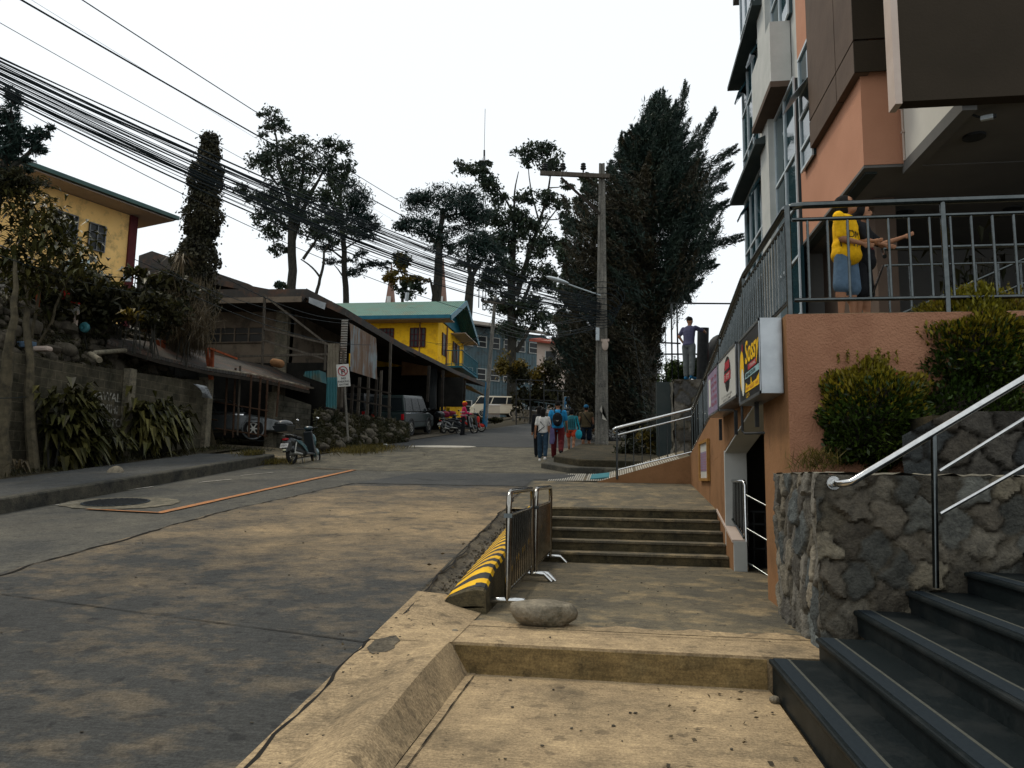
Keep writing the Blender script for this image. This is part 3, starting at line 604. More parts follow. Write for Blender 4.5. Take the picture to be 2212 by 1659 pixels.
# ================= PINK BUILDING WITH TERRACE =================
bd=thing('apartment_building',(4,12,0),'peach and brown building with a raised terrace, white window bays and jutting canopies','building')
def bb(x0,x1,y0,y1,z0,z1,name,mat,par=bd,bev=0,sm=None):
    return build(MB().box(x0,x1,y0,y1,z0,z1),name,mat,par,bev=bev)
# terrace podium
bb(1.551,7,7.05,7.35,.2,2.985,'terrace_wall','peach')
bb(1.55,1.9,7.06,8.25,-.5,2.984,'terrace_pillar','ochre')
bb(1.57,9,7.1,9.4,2.8,3.0,'terrace_floor','path2')
bb(3.0,9,9.4,20,2.8,3.0,'terrace_floor','path2')
mb=MB();mb.prism([(1.55,8.25,2.43),(1.55,11.3,1.86),(1.55,16.5,1.4),(1.55,16.5,1.98),(1.55,9.3,2.99),(1.55,8.25,2.99)],(.32,0,0));build(mb,'ramp_beam','ochre',bd)
mb=MB();mb.prism([(1.555,8.25,2.425),(1.555,11.3,1.855),(1.555,11.3,1.83),(1.555,8.25,2.40)],(.31,0,0));build(mb,'beam_underside','cream',bd)
mb=MB();mb.prism([(1.551,11.32,0),(1.551,16.52,0),(1.551,16.52,1.9),(1.551,11.32,2.4)],(.3,0,0));build(mb,'side_wall','ochre',bd)
bb(1.549,1.86,11.26,11.32,.5,1.87,'wall_end','cream')
mb=MB();mb.prism([(1.55,10.6,-.3),(1.55,12.4,-.3),(1.55,12.4,.97),(1.55,11.9,.92),(1.55,10.6,.62)],(.17,0,0));build(mb,'parapet','ochre',bd)
mb=MB();mb.hexa([(1.535,10.58,.60),(1.735,10.58,.60),(1.735,12.2,.95),(1.535,12.2,.95)],[(1.535,10.58,.64),(1.735,10.58,.64),(1.735,12.2,.99),(1.535,12.2,.99)]);build(mb,'parapet_cap','trim',bd)
bb(1.553,1.725,10.56,10.6,.2,.62,'parapet_end','cream')
mb=MB();mb.prism([(1.87,9.3,2.97),(1.87,16.5,1.96),(1.87,17.9,1.96),(1.87,17.9,1.6),(1.87,9.3,2.6)],(1.2,0,0));build(mb,'ramp_slab','path2',bd)
# dark stairwell below
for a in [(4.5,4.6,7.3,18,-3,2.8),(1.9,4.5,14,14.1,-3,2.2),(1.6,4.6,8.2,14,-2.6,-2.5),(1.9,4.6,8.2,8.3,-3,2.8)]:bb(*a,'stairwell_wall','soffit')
for k in range(9):bb(1.9,3.4,10.9-k*.28,11.2-k*.28,-2.5,.1-k*.19,'cellar_step','walk')
bb(3.4,4.5,9.6,9.64,-.2,.0,'cellar_rail','blk')
gt=[]
for i in range(7):bb(1.95+i*.16,1.97+i*.16,11.35,11.37,-1,1.0,'grille_bar','blk')
for z in (.1,.45,.8,.98):bb(1.9,3.1,11.34,11.38,z,z+.025,'grille_bar','blk')
# upper volume
bb(3.4,9,10.45,13.9,5.83,16,'peach_block','peach2')
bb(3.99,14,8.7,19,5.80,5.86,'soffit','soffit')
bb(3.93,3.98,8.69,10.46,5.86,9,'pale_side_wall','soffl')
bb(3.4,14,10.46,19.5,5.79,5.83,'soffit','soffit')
bb(3.46,3.62,10.6,19,5.76,5.79,'soffit_groove','canopy')
bb(3.92,4.08,8.69,10.5,5.70,5.855,'soffit_beam','soffit')
bb(3.2,14,8.5,8.68,5.75,15,'front_screen','screen')
bb(3.13,3.205,8.49,8.70,5.72,15,'screen_edge','trim')
# brown cladding with shadow grooves
CL=3.29
for (y0,y1,z0,z1) in [(10.33,11.17,7.14,7.60),(11.20,12.76,7.14,7.60),(10.33,11.17,7.63,15),(11.20,12.76,7.63,15)]:bb(CL,3.5,y0,y1,z0,z1,'cladding_panel','brownw')
bb(CL+.02,3.45,10.36,12.7,7.17,15,'cladding_back','blk')
for (z0,z1) in [(7.14,7.60),(7.63,15)]:bb(CL,9,10.32,10.34,z0,z1,'cladding_panel','screen')
bb(3.75,3.80,8.9,10.2,8.55,8.62,'metal_bracket','frame')
# pipes
for x in (3.915,3.955):build(MB().tube([(x,10.40,5.85),(x,10.40,6.9),(x,10.3,7.15)],.017,8),'conduit','trim',bd,smooth=True)
for z in (6.25,6.6):bb(3.895,3.975,10.37,10.43,z,z+.03,'pipe_clip','trim')
# round lamps recessed in the soffit and the camera
for (x,y) in [(4.45,9.6),(4.6,12.3),(6.2,12.3)]:build(MB().disc((x,y,5.785),(0,0,1),.13,.03,24),'downlight','blk',bd,smooth=True)
sc_=thing('security_camera',(4.3,8.9,5.7),'small white security camera under the dark overhang','camera')
build(MB().bar((4.22,8.93,5.70),(4.33,8.86,5.69),.06,.055),'housing','frame',sc_,bev=.01);build(MB().disc((4.34,8.853,5.69),(.85,-.5,-.05),.026,.03),'lens','blk',sc_);build(MB().tube([(4.15,8.98,5.79),(4.19,8.95,5.74),(4.24,8.92,5.71)],.014,8),'bracket','blk',sc_)
# far end: glass bays
GXX=3.4
bb(3.42,9,13.9,19.6,5.83,16,'bay_core','cream')
def win(y0,y1,z0,z1,nx_,zs,par=bd,x=GXX-.03,fm='frame',gm='glass'):
    w=build(MB().box(x-.02,x+.05,y0,y1,z0,z1),'window',gm,par)
    mb=MB()
    for i in range(nx_+1):
        y=lerp(y0,y1,i/nx_);mb.box(x-.05,x-.021,y-.025,y+.025,z0,z1)
    for z in [z0,z1]+zs:mb.box(x-.055,x-.0225,y0-.02,y1+.02,z-.025,z+.025)
    build(mb,'frame',fm,w);return w
win(12.8,13.55,7.05,9.2,1,[7.45,8.05,8.5])
aw=MB();aw.hexa([(3.0,12.8,8.1),(3.02,12.8,8.14),(3.02,13.5,8.14),(3.0,13.5,8.1)],[(3.34,12.8,8.52),(3.36,12.8,8.55),(3.36,13.5,8.55),(3.34,13.5,8.52)]);build(aw,'open_window','frame',bd)
win(13.95,15.7,3.1,9.1,2,[4.5,5.6,6.6,7.6]);win(14.2,15.7,10.6,15,2,[11.6,12.6])
bb(3.2,3.4,15.72,16.6,3.1,16,'pilaster','cream')
SB=GZ(1664,188,9.16);SF=GZ(1630,289,9.16)
bb(SB[0],3.4,SB[1],SF[1],9.16,9.28,'balcony_slab','brownw')
bb(SB[0]+.02,3.4,SB[1]+.01,SF[1]-.02,9.281,10.55,'balcony_parapet','cream')
win(16.62,19.55,3.1,8.7,4,[4.0,5.1,6.2,7.3]);win(16.62,19.55,9.0,15,4,[9.9,11.1,12.2,13.4])
for z in (8.74,12.0):
    mb=MB();mb.hexa([(2.98,16.0,z),(3.4,16.0,z),(3.4,19.75,z),(2.98,19.75,z)],[(2.98,16.0,z+.1),(3.4,16.0,z+.28),(3.4,19.75,z+.28),(2.98,19.75,z+.1)]);build(mb,'canopy','canopy',bd)
    for y in (17,18.8):build(MB().hexa([(3.1,y,z-.55),(3.12,y,z-.6),(3.12,y+.6,z-.6),(3.1,y+.6,z-.55)],[(3.34,y,z-.2),(3.36,y,z-.25),(3.36,y+.6,z-.25),(3.34,y+.6,z-.2)]),'open_window','glass',bd)
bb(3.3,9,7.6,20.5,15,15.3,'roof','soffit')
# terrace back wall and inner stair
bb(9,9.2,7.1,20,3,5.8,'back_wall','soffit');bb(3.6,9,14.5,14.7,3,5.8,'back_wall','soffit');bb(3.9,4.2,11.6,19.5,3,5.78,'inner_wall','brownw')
# ================= TERRACE RAILINGS =================
tr=thing('terrace_railing',(1.6,7.1,3),'steel terrace railing above the pink wall, running down beside the ramp','railing','steel railings of the terrace')
def tb_(pts,r,name,mat='steeld',par=None,n=10):return build(MB().tube(pts,r,n),name,mat,par or tr,smooth=True,ang=60)
X0=1.6
def rz(y):return 4.05 if y<9.6 else lerp(4.05,2.95,(y-9.6)/6.9)
tb_([(7,7.1,4.05),(1.75,7.1,4.05),(1.66,7.12,4.05),(X0,7.2,4.05),(X0,9.5,4.05),(X0,9.7,4.03),(X0,16.4,2.965)],.034,'top_rail')
tb_([(7,7.1,3.91),(1.64,7.1,3.91)],.02,'mid_rail');tb_([(7,7.1,3.13),(1.64,7.1,3.13)],.02,'bottom_rail')
tb_([(X0,7.1,3.91),(X0,9.6,3.91),(X0,16.5,2.81)],.02,'mid_rail');tb_([(X0,7.1,3.13),(X0,9.6,3.13),(X0,16.5,2.08)],.02,'bottom_rail')
for p in [(X0,7.1,2.98,4.05),(2.98,7.1,2.98,4.05),(4.4,7.1,2.98,4.05)]+[(X0,y,rz(y)-1.05,rz(y)) for y in (9.6,11.9,14.2,16.5)]:tb_([(p[0],p[1],p[2]),(p[0],p[1],p[3])],.027,'post')
x=1.78
while x<6.9:
    if abs(x-2.98)>.05:tb_([(x,7.1,3.13),(x,7.1,3.91)],.0125,'bar',n=8)
    x+=.18
y=7.24
while y<16.45:
    if min(abs(y-q) for q in (9.6,11.9,14.2))>.04:tb_([(X0,y,rz(y)-.92),(X0,y,rz(y)-.14)],.0125,'bar',n=6)
    y+=.14
rr=thing('ramp_railing',(.7,16.5,1.5),'bright steel railing rising to the right over the ochre wedge wall','railing','steel railings of the terrace')
def rx(x,b):return lerp(2.54,2.965,(x+.05)/1.65)-b
tb_([(.0,16.56,2.42),(-.1,16.5,2.45),(-.1,16.5,2.51),(-.05,16.5,2.54),(1.6,16.5,2.965)],.03,'top_rail','steel',rr)
tb_([(-.02,16.5,rx(-.02,.16)),(1.6,16.5,rx(1.6,.16))],.018,'mid_rail','steel',rr);tb_([(-.02,16.5,rx(-.02,.93)),(1.6,16.5,rx(1.6,.93))],.018,'bottom_rail','steel',rr)
tb_([(-.02,16.5,1.42),(-.02,16.5,2.53)],.026,'post','steeld',rr)
for i in range(1,9):
    x=-.02+i*.181;tb_([(x,16.5,rx(x,.93)),(x,16.5,rx(x,.16))],.012,'bar','steeld',rr,8)
ir=thing('inner_stair_railing',(3,8.3,3),'inner steel railing on the shaded terrace behind the two children','railing','steel railings of the terrace')
tb_([(2.75,7.95,3.78),(2.85,8.3,3.96),(2.95,8.3,3.97),(5.2,8.3,3.97)],.022,'top_rail','steeld',ir);tb_([(2.87,8.3,3.78),(5.2,8.3,3.78)],.014,'mid_rail','steeld',ir)
for i in range(11):tb_([(2.9+i*.22,8.3,3.0),(2.9+i*.22,8.3,3.78)],.011,'bar','steeld',ir,6)
tb_([(2.5,7.6,3.3),(2.85,8.3,3.78)],.012,'mid_rail','steeld',ir)
for k in range(2):tb_([(3.1,9.2,3.05+k*.28),(5.6,9.2,4.2+k*.28)],.018,'slanting_rail','steeld',ir)
for i in range(12):tb_([(3.2+i*.2,9.2,3.0),(3.2+i*.2,9.2,3.1+i*.092)],.01,'bar','steeld',ir,6)
cr=thing('cellar_railing',(1.65,11,.3),'short steel railing guarding the dark cellar stairs at the head of the concrete steps','railing','steel railings of the terrace')
Q1=Vector(GY(1570,1038,11.6));Q2=Vector(GY(1609,1040,10.6));Q3=Vector(GY(1571,1103,11.6));Q4=Vector(GY(1607,1162,10.6))
tb_([(Q1.x,11.6,.9),tuple(Q1-Vector((0,0,.05))),tuple(Q1.lerp(Q2,.04)),tuple(Q1.lerp(Q2,.95)),tuple(Q2-Vector((0,0,.05))),(Q2.x,10.6,.22)],.024,'top_rail','steel',cr)
tb_([tuple(Q3),tuple(Q4)],.016,'bottom_rail','steeld',cr)
for i in range(1,12):
    tb_([tuple(Q3.lerp(Q4,i/12)),tuple(Q1.lerp(Q2,i/12))],.008,'bar','steeld',cr,6)
for dz in (0,.45,.9):tb_([(Q2.x,10.6,1.25-dz),(2.5,9.3,.75-dz)],.016,'handrail','steeld',cr)
# ================= SIGN BOXES =================
SX=1.34
def signbox(y0,y1,z0,z1,label,face,side):
    t=thing('light_box_sign',(SX,(y0+y1)/2,z0),label,'sign','light box signs along the ramp')
    build(MB().box(SX,1.545,y0,y1,z0,z1),'box',side,t,bev=.006)
    build(MB().box(SX-.004,SX-.001,y0+.035,y1-.035,z0+.035,z1-.035),'face',face,t)
    f=MB()
    for a in [(y0,y1,z0,z0+.03),(y0,y1,z1-.03,z1),(y0,y0+.03,z0,z1),(y1-.03,y1,z0,z1)]:f.box(SX-.012,SX-.0045,a[0],a[1],a[2],a[3])
    build(f,'rim','galv',t);return t
M['sblack']=pm('sign_black',(.012,.014,.016),(.02,.02,.022),rough=.35);M['swhite']=pm('sign_white',(.50,.50,.46),(.56,.56,.52),rough=.4,scale=1)
M['spurp']=pm('sign_faded_purple',(.28,.22,.30),(.2,.17,.26),scale=2,rough=.5);M['sred']=pm('sign_red',(.32,.03,.04),(.38,.05,.06),rough=.5);M['syel']=pm('sign_yellow',(.8,.5,.02),(.72,.42,.02),rough=.5);M['sblue']=pm('sign_pale_blue',(.25,.42,.45),(.3,.47,.5),rough=.5);M['syw']=pm('sign_cream',(.6,.62,.55),rough=.5)
UPV=(0,0,1);RT=(0,-1,0)
def scrib(org,right,up,w,h,mat,par,n=9,gap=.25):
    # a line of lettering too small to read, as separate strokes
    mb=MB();R=Vector(right).normalized();U=Vector(up).normalized();x=0;o=Vector(org);st_=random.getstate();random.seed(int(w*1000)+n)
    for i in range(n):
        ww=w/n*random.uniform(.45,.8)
        if random.random()>.15:
            a=o+R*x;mb.add([tuple(a),tuple(a+R*ww*.35),tuple(a+R*ww*.35+U*h),tuple(a+U*h)],[(0,1,2,3)]);b=a+R*ww*.35+U*h*random.choice((0,.4,.8));mb.add([tuple(b),tuple(b+R*ww*.6),tuple(b+R*ww*.6+U*h*.2),tuple(b+U*h*.2)],[(0,1,2,3)])
        x+=w/n
    random.setstate(st_);return build(mb,'lettering',mat,par)
s1=signbox(7.2,8.45,2.26,2.99,'black light box sign with yellow lettering, nearest of three above the cellar opening','sblack','galv')
text('Sossy',.34,(SX-.007,8.02,2.66),(0,-1,.0),(0,.18,1),'syel',s1,'lettering',.0015,sx=1.0,shear=.3)
build(MB().box(SX-.009,SX-.006,7.38,7.85,2.575,2.635),'panel','sred',s1);scrib((SX-.0095,7.84,2.588),RT,UPV,.44,.035,'syw',s1,8)
build(MB().box(SX-.009,SX-.006,7.24,8.02,2.50,2.56),'band','sblue',s1);text('FRESH MILK STATION',.055,(SX-.0095,7.99,2.512),RT,UPV,'sblack',s1,ext=.001,sx=1.05)
build(MB().prism([(SX-.005,8.04,2.36),(SX-.005,8.0,2.46),(SX-.005,7.9,2.42),(SX-.005,7.72,2.42),(SX-.005,7.70,2.49),(SX-.005,7.66,2.42),(SX-.005,7.4,2.43),(SX-.005,7.26,2.47),(SX-.005,7.26,2.36)],(-.003,0,0)),'banner','syel',s1);scrib((SX-.0095,7.98,2.375),RT,UPV,.7,.035,'sred',s1,13)
scrib((SX-.007,8.0,2.30),RT,UPV,.22,.045,'syel',s1,4)
mb=MB();mb.add([(SX-.006,8.24+.13*math.cos(t),2.62+.22*math.sin(t)) for t in [i*PI/12 for i in range(24)]],[tuple(range(24))]);build(mb,'emblem','syel',s1)
mb=MB();mb.add([(SX-.009,8.18+.09*math.cos(t)+.02*math.sin(t),2.49+.15*math.sin(t)) for t in [i*PI/12 for i in range(24)]],[tuple(range(24))]);build(mb,'emblem','syw',s1)
mb=MB();mb.add([(SX-.0095,8.17+.03*math.cos(t),2.86+.045*math.sin(t)) for t in [i*PI/8 for i in range(16)]],[tuple(range(16))]);build(mb,'emblem','sred',s1)
s2=signbox(8.62,10.12,2.38,3.02,'white light box sign with a tall dark red emblem, middle of the three','swhite','sblack')
E8=[(SX-.006,9.33+.24*math.cos(t)*(1.15 if math.sin(t)>-.2 else .9),2.74+.22*math.sin(t)) for t in [i*PI/12 for i in range(24)]];build(MB().add(E8,[tuple(range(24))]),'emblem','sblack',s2)
build(MB().box(SX-.009,SX-.0065,9.06,9.6,2.66,2.76),'band','sred',s2);scrib((SX-.01,9.52,2.68),RT,UPV,.4,.06,'syw',s2,5);build(MB().box(SX-.009,SX-.0065,9.14,9.52,2.8,2.9),'band','sred',s2)
scrib((SX-.007,9.85,2.47),RT,UPV,.95,.028,'sblack',s2,16);scrib((SX-.007,9.7,2.425),RT,UPV,.65,.028,'sblack',s2,11)
s3=signbox(10.2,11.35,2.36,3.02,'faded purple light box sign, farthest of the three along the ramp','spurp','galv')
build(MB().box(SX-.008,SX-.006,11.0,11.2,2.5,2.9),'figure_panel','syw',s3)
for i in range(5):scrib((SX-.008,10.93,2.84-i*.09),RT,UPV,.6,.05,'sred',s3,8+i)
tb_([(1.4,8.7,2.3),(1.4,8.7,2.0),(1.42,8.65,1.97),(1.56,8.2,1.95)],.015,'conduit','blk',bd)
for y in (8.0,9.4,10.8):bb(1.42,1.46,y,y+.04,2.0,2.3,'sign_bracket','blk')
# framed poster
fp=thing('framed_poster',(1.53,13.7,1.5),'purple and white poster in a brown wooden frame on the ochre wall','poster')
f=MB();y0,y1,z0,z1=13.0,14.4,1.42,2.14
for a in [(y0,y1,z0,z0+.05),(y0,y1,z1-.05,z1),(y0,y0+.11,z0+.05,z1-.05),(y1-.11,y1,z0+.05,z1-.05)]:f.box(1.50,1.546,a[0],a[1],a[2],a[3])
M['gframe']=pm('varnished_frame',(.26,.13,.03),(.34,.18,.05),scale=8,rough=.45);build(f,'frame','gframe',fp)
build(MB().box(1.53,1.545,y0+.1,y1-.1,z0+.04,z1-.04),'print','swhite',fp);build(MB().box(1.526,1.529,y0+.14,y1-.14,z0+.17,z1-.2),'print_panel','spurp',fp)
for i in range(7):scrib((1.524,y1-.2,1.88-i*.045),RT,UPV,.95,.022,'sred',fp,14+i)
# ================= PEOPLE =================
def vox(mb,name,mat,parent,size=.012,it=6,lab=None):
    o=build(mb,name,mat,parent)
    r=o.modifiers.new('r','REMESH');r.mode='VOXEL';r.voxel_size=size;r.adaptivity=0
    s=o.modifiers.new('s','SMOOTH');s.factor=.5;s.iterations=it
    bpy.context.view_layer.update();dg=bpy.context.evaluated_depsgraph_get();me=bpy.data.meshes.new_from_object(o.evaluated_get(dg))
    old=o.data;o.modifiers.clear();o.data=me;bpy.data.meshes.remove(old);me.name=name
    if not me.materials:me.materials.append(M[mat])
    me.polygons.foreach_set('use_smooth',[True]*len(me.polygons));me.update()
    if lab:o['label']=lab
    return o
M['skin']=pm('skin',(.28,.135,.075),(.32,.16,.09),scale=6,rough=.55);M['skind']=pm('tanned_skin',(.20,.095,.055),(.24,.12,.07),scale=6,rough=.55)
M['hair']=pm('black_hair',(.004,.0035,.003),(.009,.008,.007),scale=30,rough=.8,stretch=(3,3,.5))
def cloth(n,c,c2=None):M[n]=pm(n,c,c2 or tuple(v*.7 for v in c),scale=9,rough=.9,bump=.9,bscale=11)
for n,c in dict(c_white=(.62,.60,.56),c_jean=(.028,.055,.085),c_black=(.012,.013,.015),c_blue=(.02,.22,.45),c_maroon=(.10,.012,.014),c_green=(.03,.14,.16),c_orange=(.55,.07,.03),c_olive=(.085,.065,.035),c_navy=(.012,.02,.035),c_yellow=(.85,.47,.01),c_denim=(.10,.16,.23),c_lav=(.085,.085,.15),c_grey=(.13,.145,.145),c_pink=(.6,.04,.12),c_teal=(.02,.33,.42),c_purple=(.13,.11,.24),c_red=(.5,.04,.03),c_shoeb=(.02,.13,.26),c_lilac=(.12,.10,.2)).items():cloth(n,c)
def R2(deg,v):  # rotate in the sagittal plane (y forward, z up): positive swings forward
    a=math.radians(deg);x,y,z=v;return Vector((x,y*math.cos(a)-z*math.sin(a),y*math.sin(a)+z*math.cos(a)))
def person(loc,yaw,h,label,legs=((12,8),(-10,18)),arms=((-10,8,15),(12,8,20)),lean=2,shirt='c_white',sleeve=.5,pants='c_jean',plen=1.,shoes='c_white',hair='short',skin='skin',head=(0,0),fat=1.,hs=1.,group=None,vs=.013,armpts=None,name='person',hem=0):
    t=thing(name,loc,label,'person',group);LOCAL.add(t.name)
    k=h/1.7;body=MB();sh=MB();pa=MB();ha=MB();feet=[]
    hipz=.89*k;sp=Vector((0,0,hipz));ln=lambda z:Vector((0,math.sin(math.radians(lean))*(z-hipz),0))
    # legs
    low=9;pts=[]
    for i,(sg,(th,kn)) in enumerate(zip((-1,1),legs)):
        hp_=Vector((sg*.095*k*fat,0,hipz));kn_=hp_+R2(th,(sg*.005,0,-.42*k));an=kn_+R2(th-kn,(0,0,-.41*k));pts.append((sg,hp_,kn_,an,th-kn));low=min(low,an.z-.065*k)
    up=Vector((0,0,-low))
    shz=1.385*k;neck=Vector((0,0,1.47*k))+ln(1.47*k)+up;hc=Vector((0,.015,1.585*k))+ln(1.585*k)+up
    for sg,hp_,kn_,an,fa in pts:
        hp_=hp_+up;kn_=kn_+up;an=an+up
        body.cap(hp_,kn_,.078*k*fat,.054*k*fat);body.cap(kn_,an,.053*k*fat,.036*k)
        calf=kn_.lerp(an,.3);body.ell(calf+Vector((0,-.012,0)),(.052*k*fat,.055*k*fat,.11*k))
        pitch=-30 if fa<-25 else 0;toe=an+R2(pitch,(sg*.02*k,.15*k,-.045*k));heel=an+R2(pitch,(0,-.04*k,-.04*k));body.cap(heel,toe,.036*k,.03*k)
        ho=MB();feet.append(ho);ho.cap(heel+Vector((0,0,-.003)),toe,.043*k,.037*k)
        if shoes!='c_sandal':ho.cap(an,heel,.043*k,.044*k)
        if plen>0:
            pa.cap(hp_,kn_ if plen>.5 else hp_.lerp(kn_,plen*2),(.10 if plen>.5 else .086)*k*fat,(.084 if plen>.5 else .096)*k*fat)
            if plen>.5:pa.cap(kn_,kn_.lerp(an,(plen-.5)*2),.084*k*fat,.066*k*fat);pa.ell(kn_.lerp(an,.3)+Vector((0,-.012,0)),(.07*k*fat,.078*k*fat,.14*k))
    # torso
    for z,rx_,ry_ in ((.93,.152,.115),(1.0,.148,.112),(1.07,.147,.112),(1.14,.15,.113),(1.21,.158,.115),(1.28,.165,.113),(1.33,.168,.10)):
        c=Vector((0,0,z*k))+ln(z*k)+up;body.ell(c,(rx_*k*fat,ry_*k*fat,.13*k));sh.ell(c,((rx_+.012)*k*fat,(ry_+.014)*k*fat,.145*k))
    body.cap(Vector((0,0,1.36*k))+ln(1.4*k)+up,hc-Vector((0,0,.04*k)),.06*k,.052*k)
    if hem:sh.ell(Vector((0,.005,.90*k))+up,(.190*k*fat,.158*k*fat,.15*k));sh.ell(Vector((0,.005,1.02*k))+up,(.176*k*fat,.145*k*fat,.15*k))
    pa.ell(Vector((0,0,.92*k))+up,(.172*k*fat,.135*k*fat,.12*k))
    sh.ell(Vector((0,0,.93*k))+up,(.178*k*fat,.142*k*fat,.09*k))
    # arms
    for sg,(fw,out,el) in zip((-1,1),arms):
        s0=Vector((sg*.175*k*fat,0,shz))+ln(shz)+up
        if armpts and armpts.get(sg):
            e0=up+Vector(armpts[sg][0])*k;w0=up+Vector(armpts[sg][1])*k
        else:
            e0=s0+R2(fw,(sg*math.sin(math.radians(out))*.28*k,0,-.28*k));w0=e0+R2(fw+el,(sg*math.sin(math.radians(out*.4))*.25*k,0,-.25*k))
        body.ell(s0,(.06*k,.055*k,.06*k));body.cap(s0,e0,.05*k*fat,.038*k*fat);body.cap(e0,w0,.038*k*fat,.026*k)
        d=(w0-e0).normalized();pc=w0+d*.045*k
        sd_=d.cross(Vector((0,1,0)) if abs(d.y)<.8 else Vector((1,0,0))).normalized()
        Rm=Matrix((sd_,d.cross(sd_),d)).transposed()
        body.ell(pc,(.034*k,.017*k,.05*k),rot=Rm)
        for f in range(4):
            a=pc+d*.035*k+sd_*(f-1.5)*.018*k;b=a+d*(.04-.006*abs(f-1.4))*k;nn=d.cross(sd_)*.016*k*(-1);body.cap(a,b,.0095*k,.009*k,8);body.cap(b,b+d*.022*k+nn,.009*k,.0075*k,8)
        a=pc-d*.02*k+sd_*.03*k;body.cap(a,a+sd_*.02*k+d*.035*k,.011*k,.009*k,8)
        sh.ell(s0-Vector((sg*.012*k,0,.012*k)),(.064*k,.062*k,.062*k))
        if sleeve>0:
            sh.cap(s0,e0 if sleeve>.55 else s0.lerp(e0,sleeve*1.5),.066*k*fat,.056*k*fat)
            if sleeve>.55:sh.cap(e0,w0,.052*k*fat,.042*k)
    # head with face
    hy,hpch=head;Rh=Matrix.Rotation(math.radians(-hy),3,'Z')@Matrix.Rotation(math.radians(hpch),3,'X');q=k*hs
    H=lambda x,y,z:hc+Rh@Vector((x*q,y*q,z*q))
    body.ell(H(0,-.005,.02),(.074*q,.092*q,.098*q),16,12,Rh);body.ell(H(0,.025,-.055),(.052*q,.062*q,.055*q),14,10,Rh)
    body.ell(H(0,.093,-.012),(.013*q,.018*q,.022*q),10,8,Rh);body.ell(H(0,.083,-.055),(.026*q,.012*q,.011*q),10,6,Rh)
    for sg in(-1,1):body.ell(H(sg*.077,-.005,-.005),(.009*q,.02*q,.03*q),8,6,Rh)
    vox(body,'body',skin,t,vs*.75 if h<1.4 else vs,3)
    for sg in(-1,1):build(MB().ell(H(sg*.029,.078,.012),(.013*q,.008*q,.008*q),10,6,Rh),'eye','hair',t,smooth=True);build(MB().ell(H(sg*.029,.084,.032),(.019*q,.005*q,.004*q),8,5,Rh),'eyebrow','hair',t)
    ha.ell(H(0,-.022,.045),(.086*q,.095*q,.086*q),16,12,Rh)
    if hair=='long':
        ha.ell(H(0,-.06,-.04),(.085*q,.06*q,.13*q),14,10,Rh);ha.ell(H(0,-.075,-.17),(.08*q,.04*q,.14*q),12,8,Rh)
    elif hair=='mid':
        ha.ell(H(0,-.045,-.02),(.087*q,.065*q,.09*q),14,10,Rh)
        for sg in(-1,1):ha.ell(H(sg*.068,-.005,.01),(.022*q,.05*q,.06*q),8,6,Rh)
    else:
        for i in range(14):
            a=i*2.4;ha.ell(H(.05*math.cos(a),-.02+.06*math.sin(a),.10+random.uniform(-.02,.012)),(.025*q,.03*q,.018*q),7,5,Rh)
    if hair in('cap','helmet'):pass
    else:vox(ha,'hair','hair',t,.011,2)
    vox(sh,'shirt',shirt,t,vs,12)
    if plen>0:vox(pa,'trousers' if plen>.6 else 'shorts',pants,t,vs,4)
    if shoes:
        for ho in feet:vox(ho,'shoe',('c_black' if shoes=='c_sandal' else shoes),t,.012,3)
    t.rotation_euler=(0,0,yaw);t['k']=k;t['up']=up.z
    return t,k,up,H,Rh,q
PG='people walking up the road';RI=lambda d:-math.radians(d)
def at(u,v):p=G(u,v);return p
walk1=((20,6),(-14,22));walk2=((-12,24),(18,6))
gp=G(1172,996)
w1,k,up,H,Rh,q=person((gp[0],gp[1],RZ(gp[1])),RI(0),1.55,'woman in white shirt and jeans with long black hair and a lilac bag',((8,4),(-8,16)),((-8,12,20),(6,10,15)),2,'c_white',.5,'c_jean',.9,'c_white','long',group=PG,fat=.98)
build(MB().tube([(-.13,.12,1.30*k+up.z),(-.06,-.13,1.25*k),(.06,-.16,1.1*k),(-.17,-.1,.90*k)],.012,6),'bag_strap','c_black',w1)
mb=MB();mb.prism([(.20,-.08,.50),(.32,-.08,.50),(.36,-.08,.62),(.33,-.08,.95),(.22,-.08,.95)],(0,.12,0));build(mb,'tote_bag','c_lilac',w1,bev=.02);build(MB().tube([(.24,-.02,.93),(.17,-.03,1.22*k+.05),(.30,-.02,.93)],.01,6),'bag_strap','c_lilac',w1)
gp=G(1160,990);w2,k,up,H,Rh,q=person((gp[0],gp[1]+.5,RZ(gp[1]+.5)),RI(0),1.60,'woman in black with long dark hair, mostly hidden to the left of the white-shirted woman',((10,4),(-8,16)),((-6,8,15),(6,8,15)),2,'c_black',.9,'c_black',.95,'c_black','long',group=PG)
gp=G(1204,991);w3,k,up,H,Rh,q=person((gp[0],gp[1],RZ(gp[1])),RI(-3),1.76,'man in a bright blue shirt and maroon trousers with a black backpack, walking away',((14,6),(-20,26)),((-8,12,14),(10,12,22)),2,'c_blue',.5,'c_maroon',.95,'c_black','short',group=PG,fat=1.12)
bp=MB();bp.ell((0,-.24,1.16*k+up.z),(.16,.10,.21),14,10);bp.ell((0,-.30,1.06*k+up.z),(.13,.07,.12),12,8);vox(bp,'backpack','c_black',w3,.014,4)
for sg in(-1,1):build(MB().tube([(sg*.1,-.17,1.36*k),(sg*.11,-.02,1.46*k+up.z),(sg*.11,.12,1.32*k),(sg*.13,.05,1.05*k)],.018,6),'strap','c_black',w3)
build(MB().tube([(-.04,-.365,1.10*k),(0,-.372,1.085*k),(.04,-.365,1.10*k)],.005,5),'badge','c_white',w3)
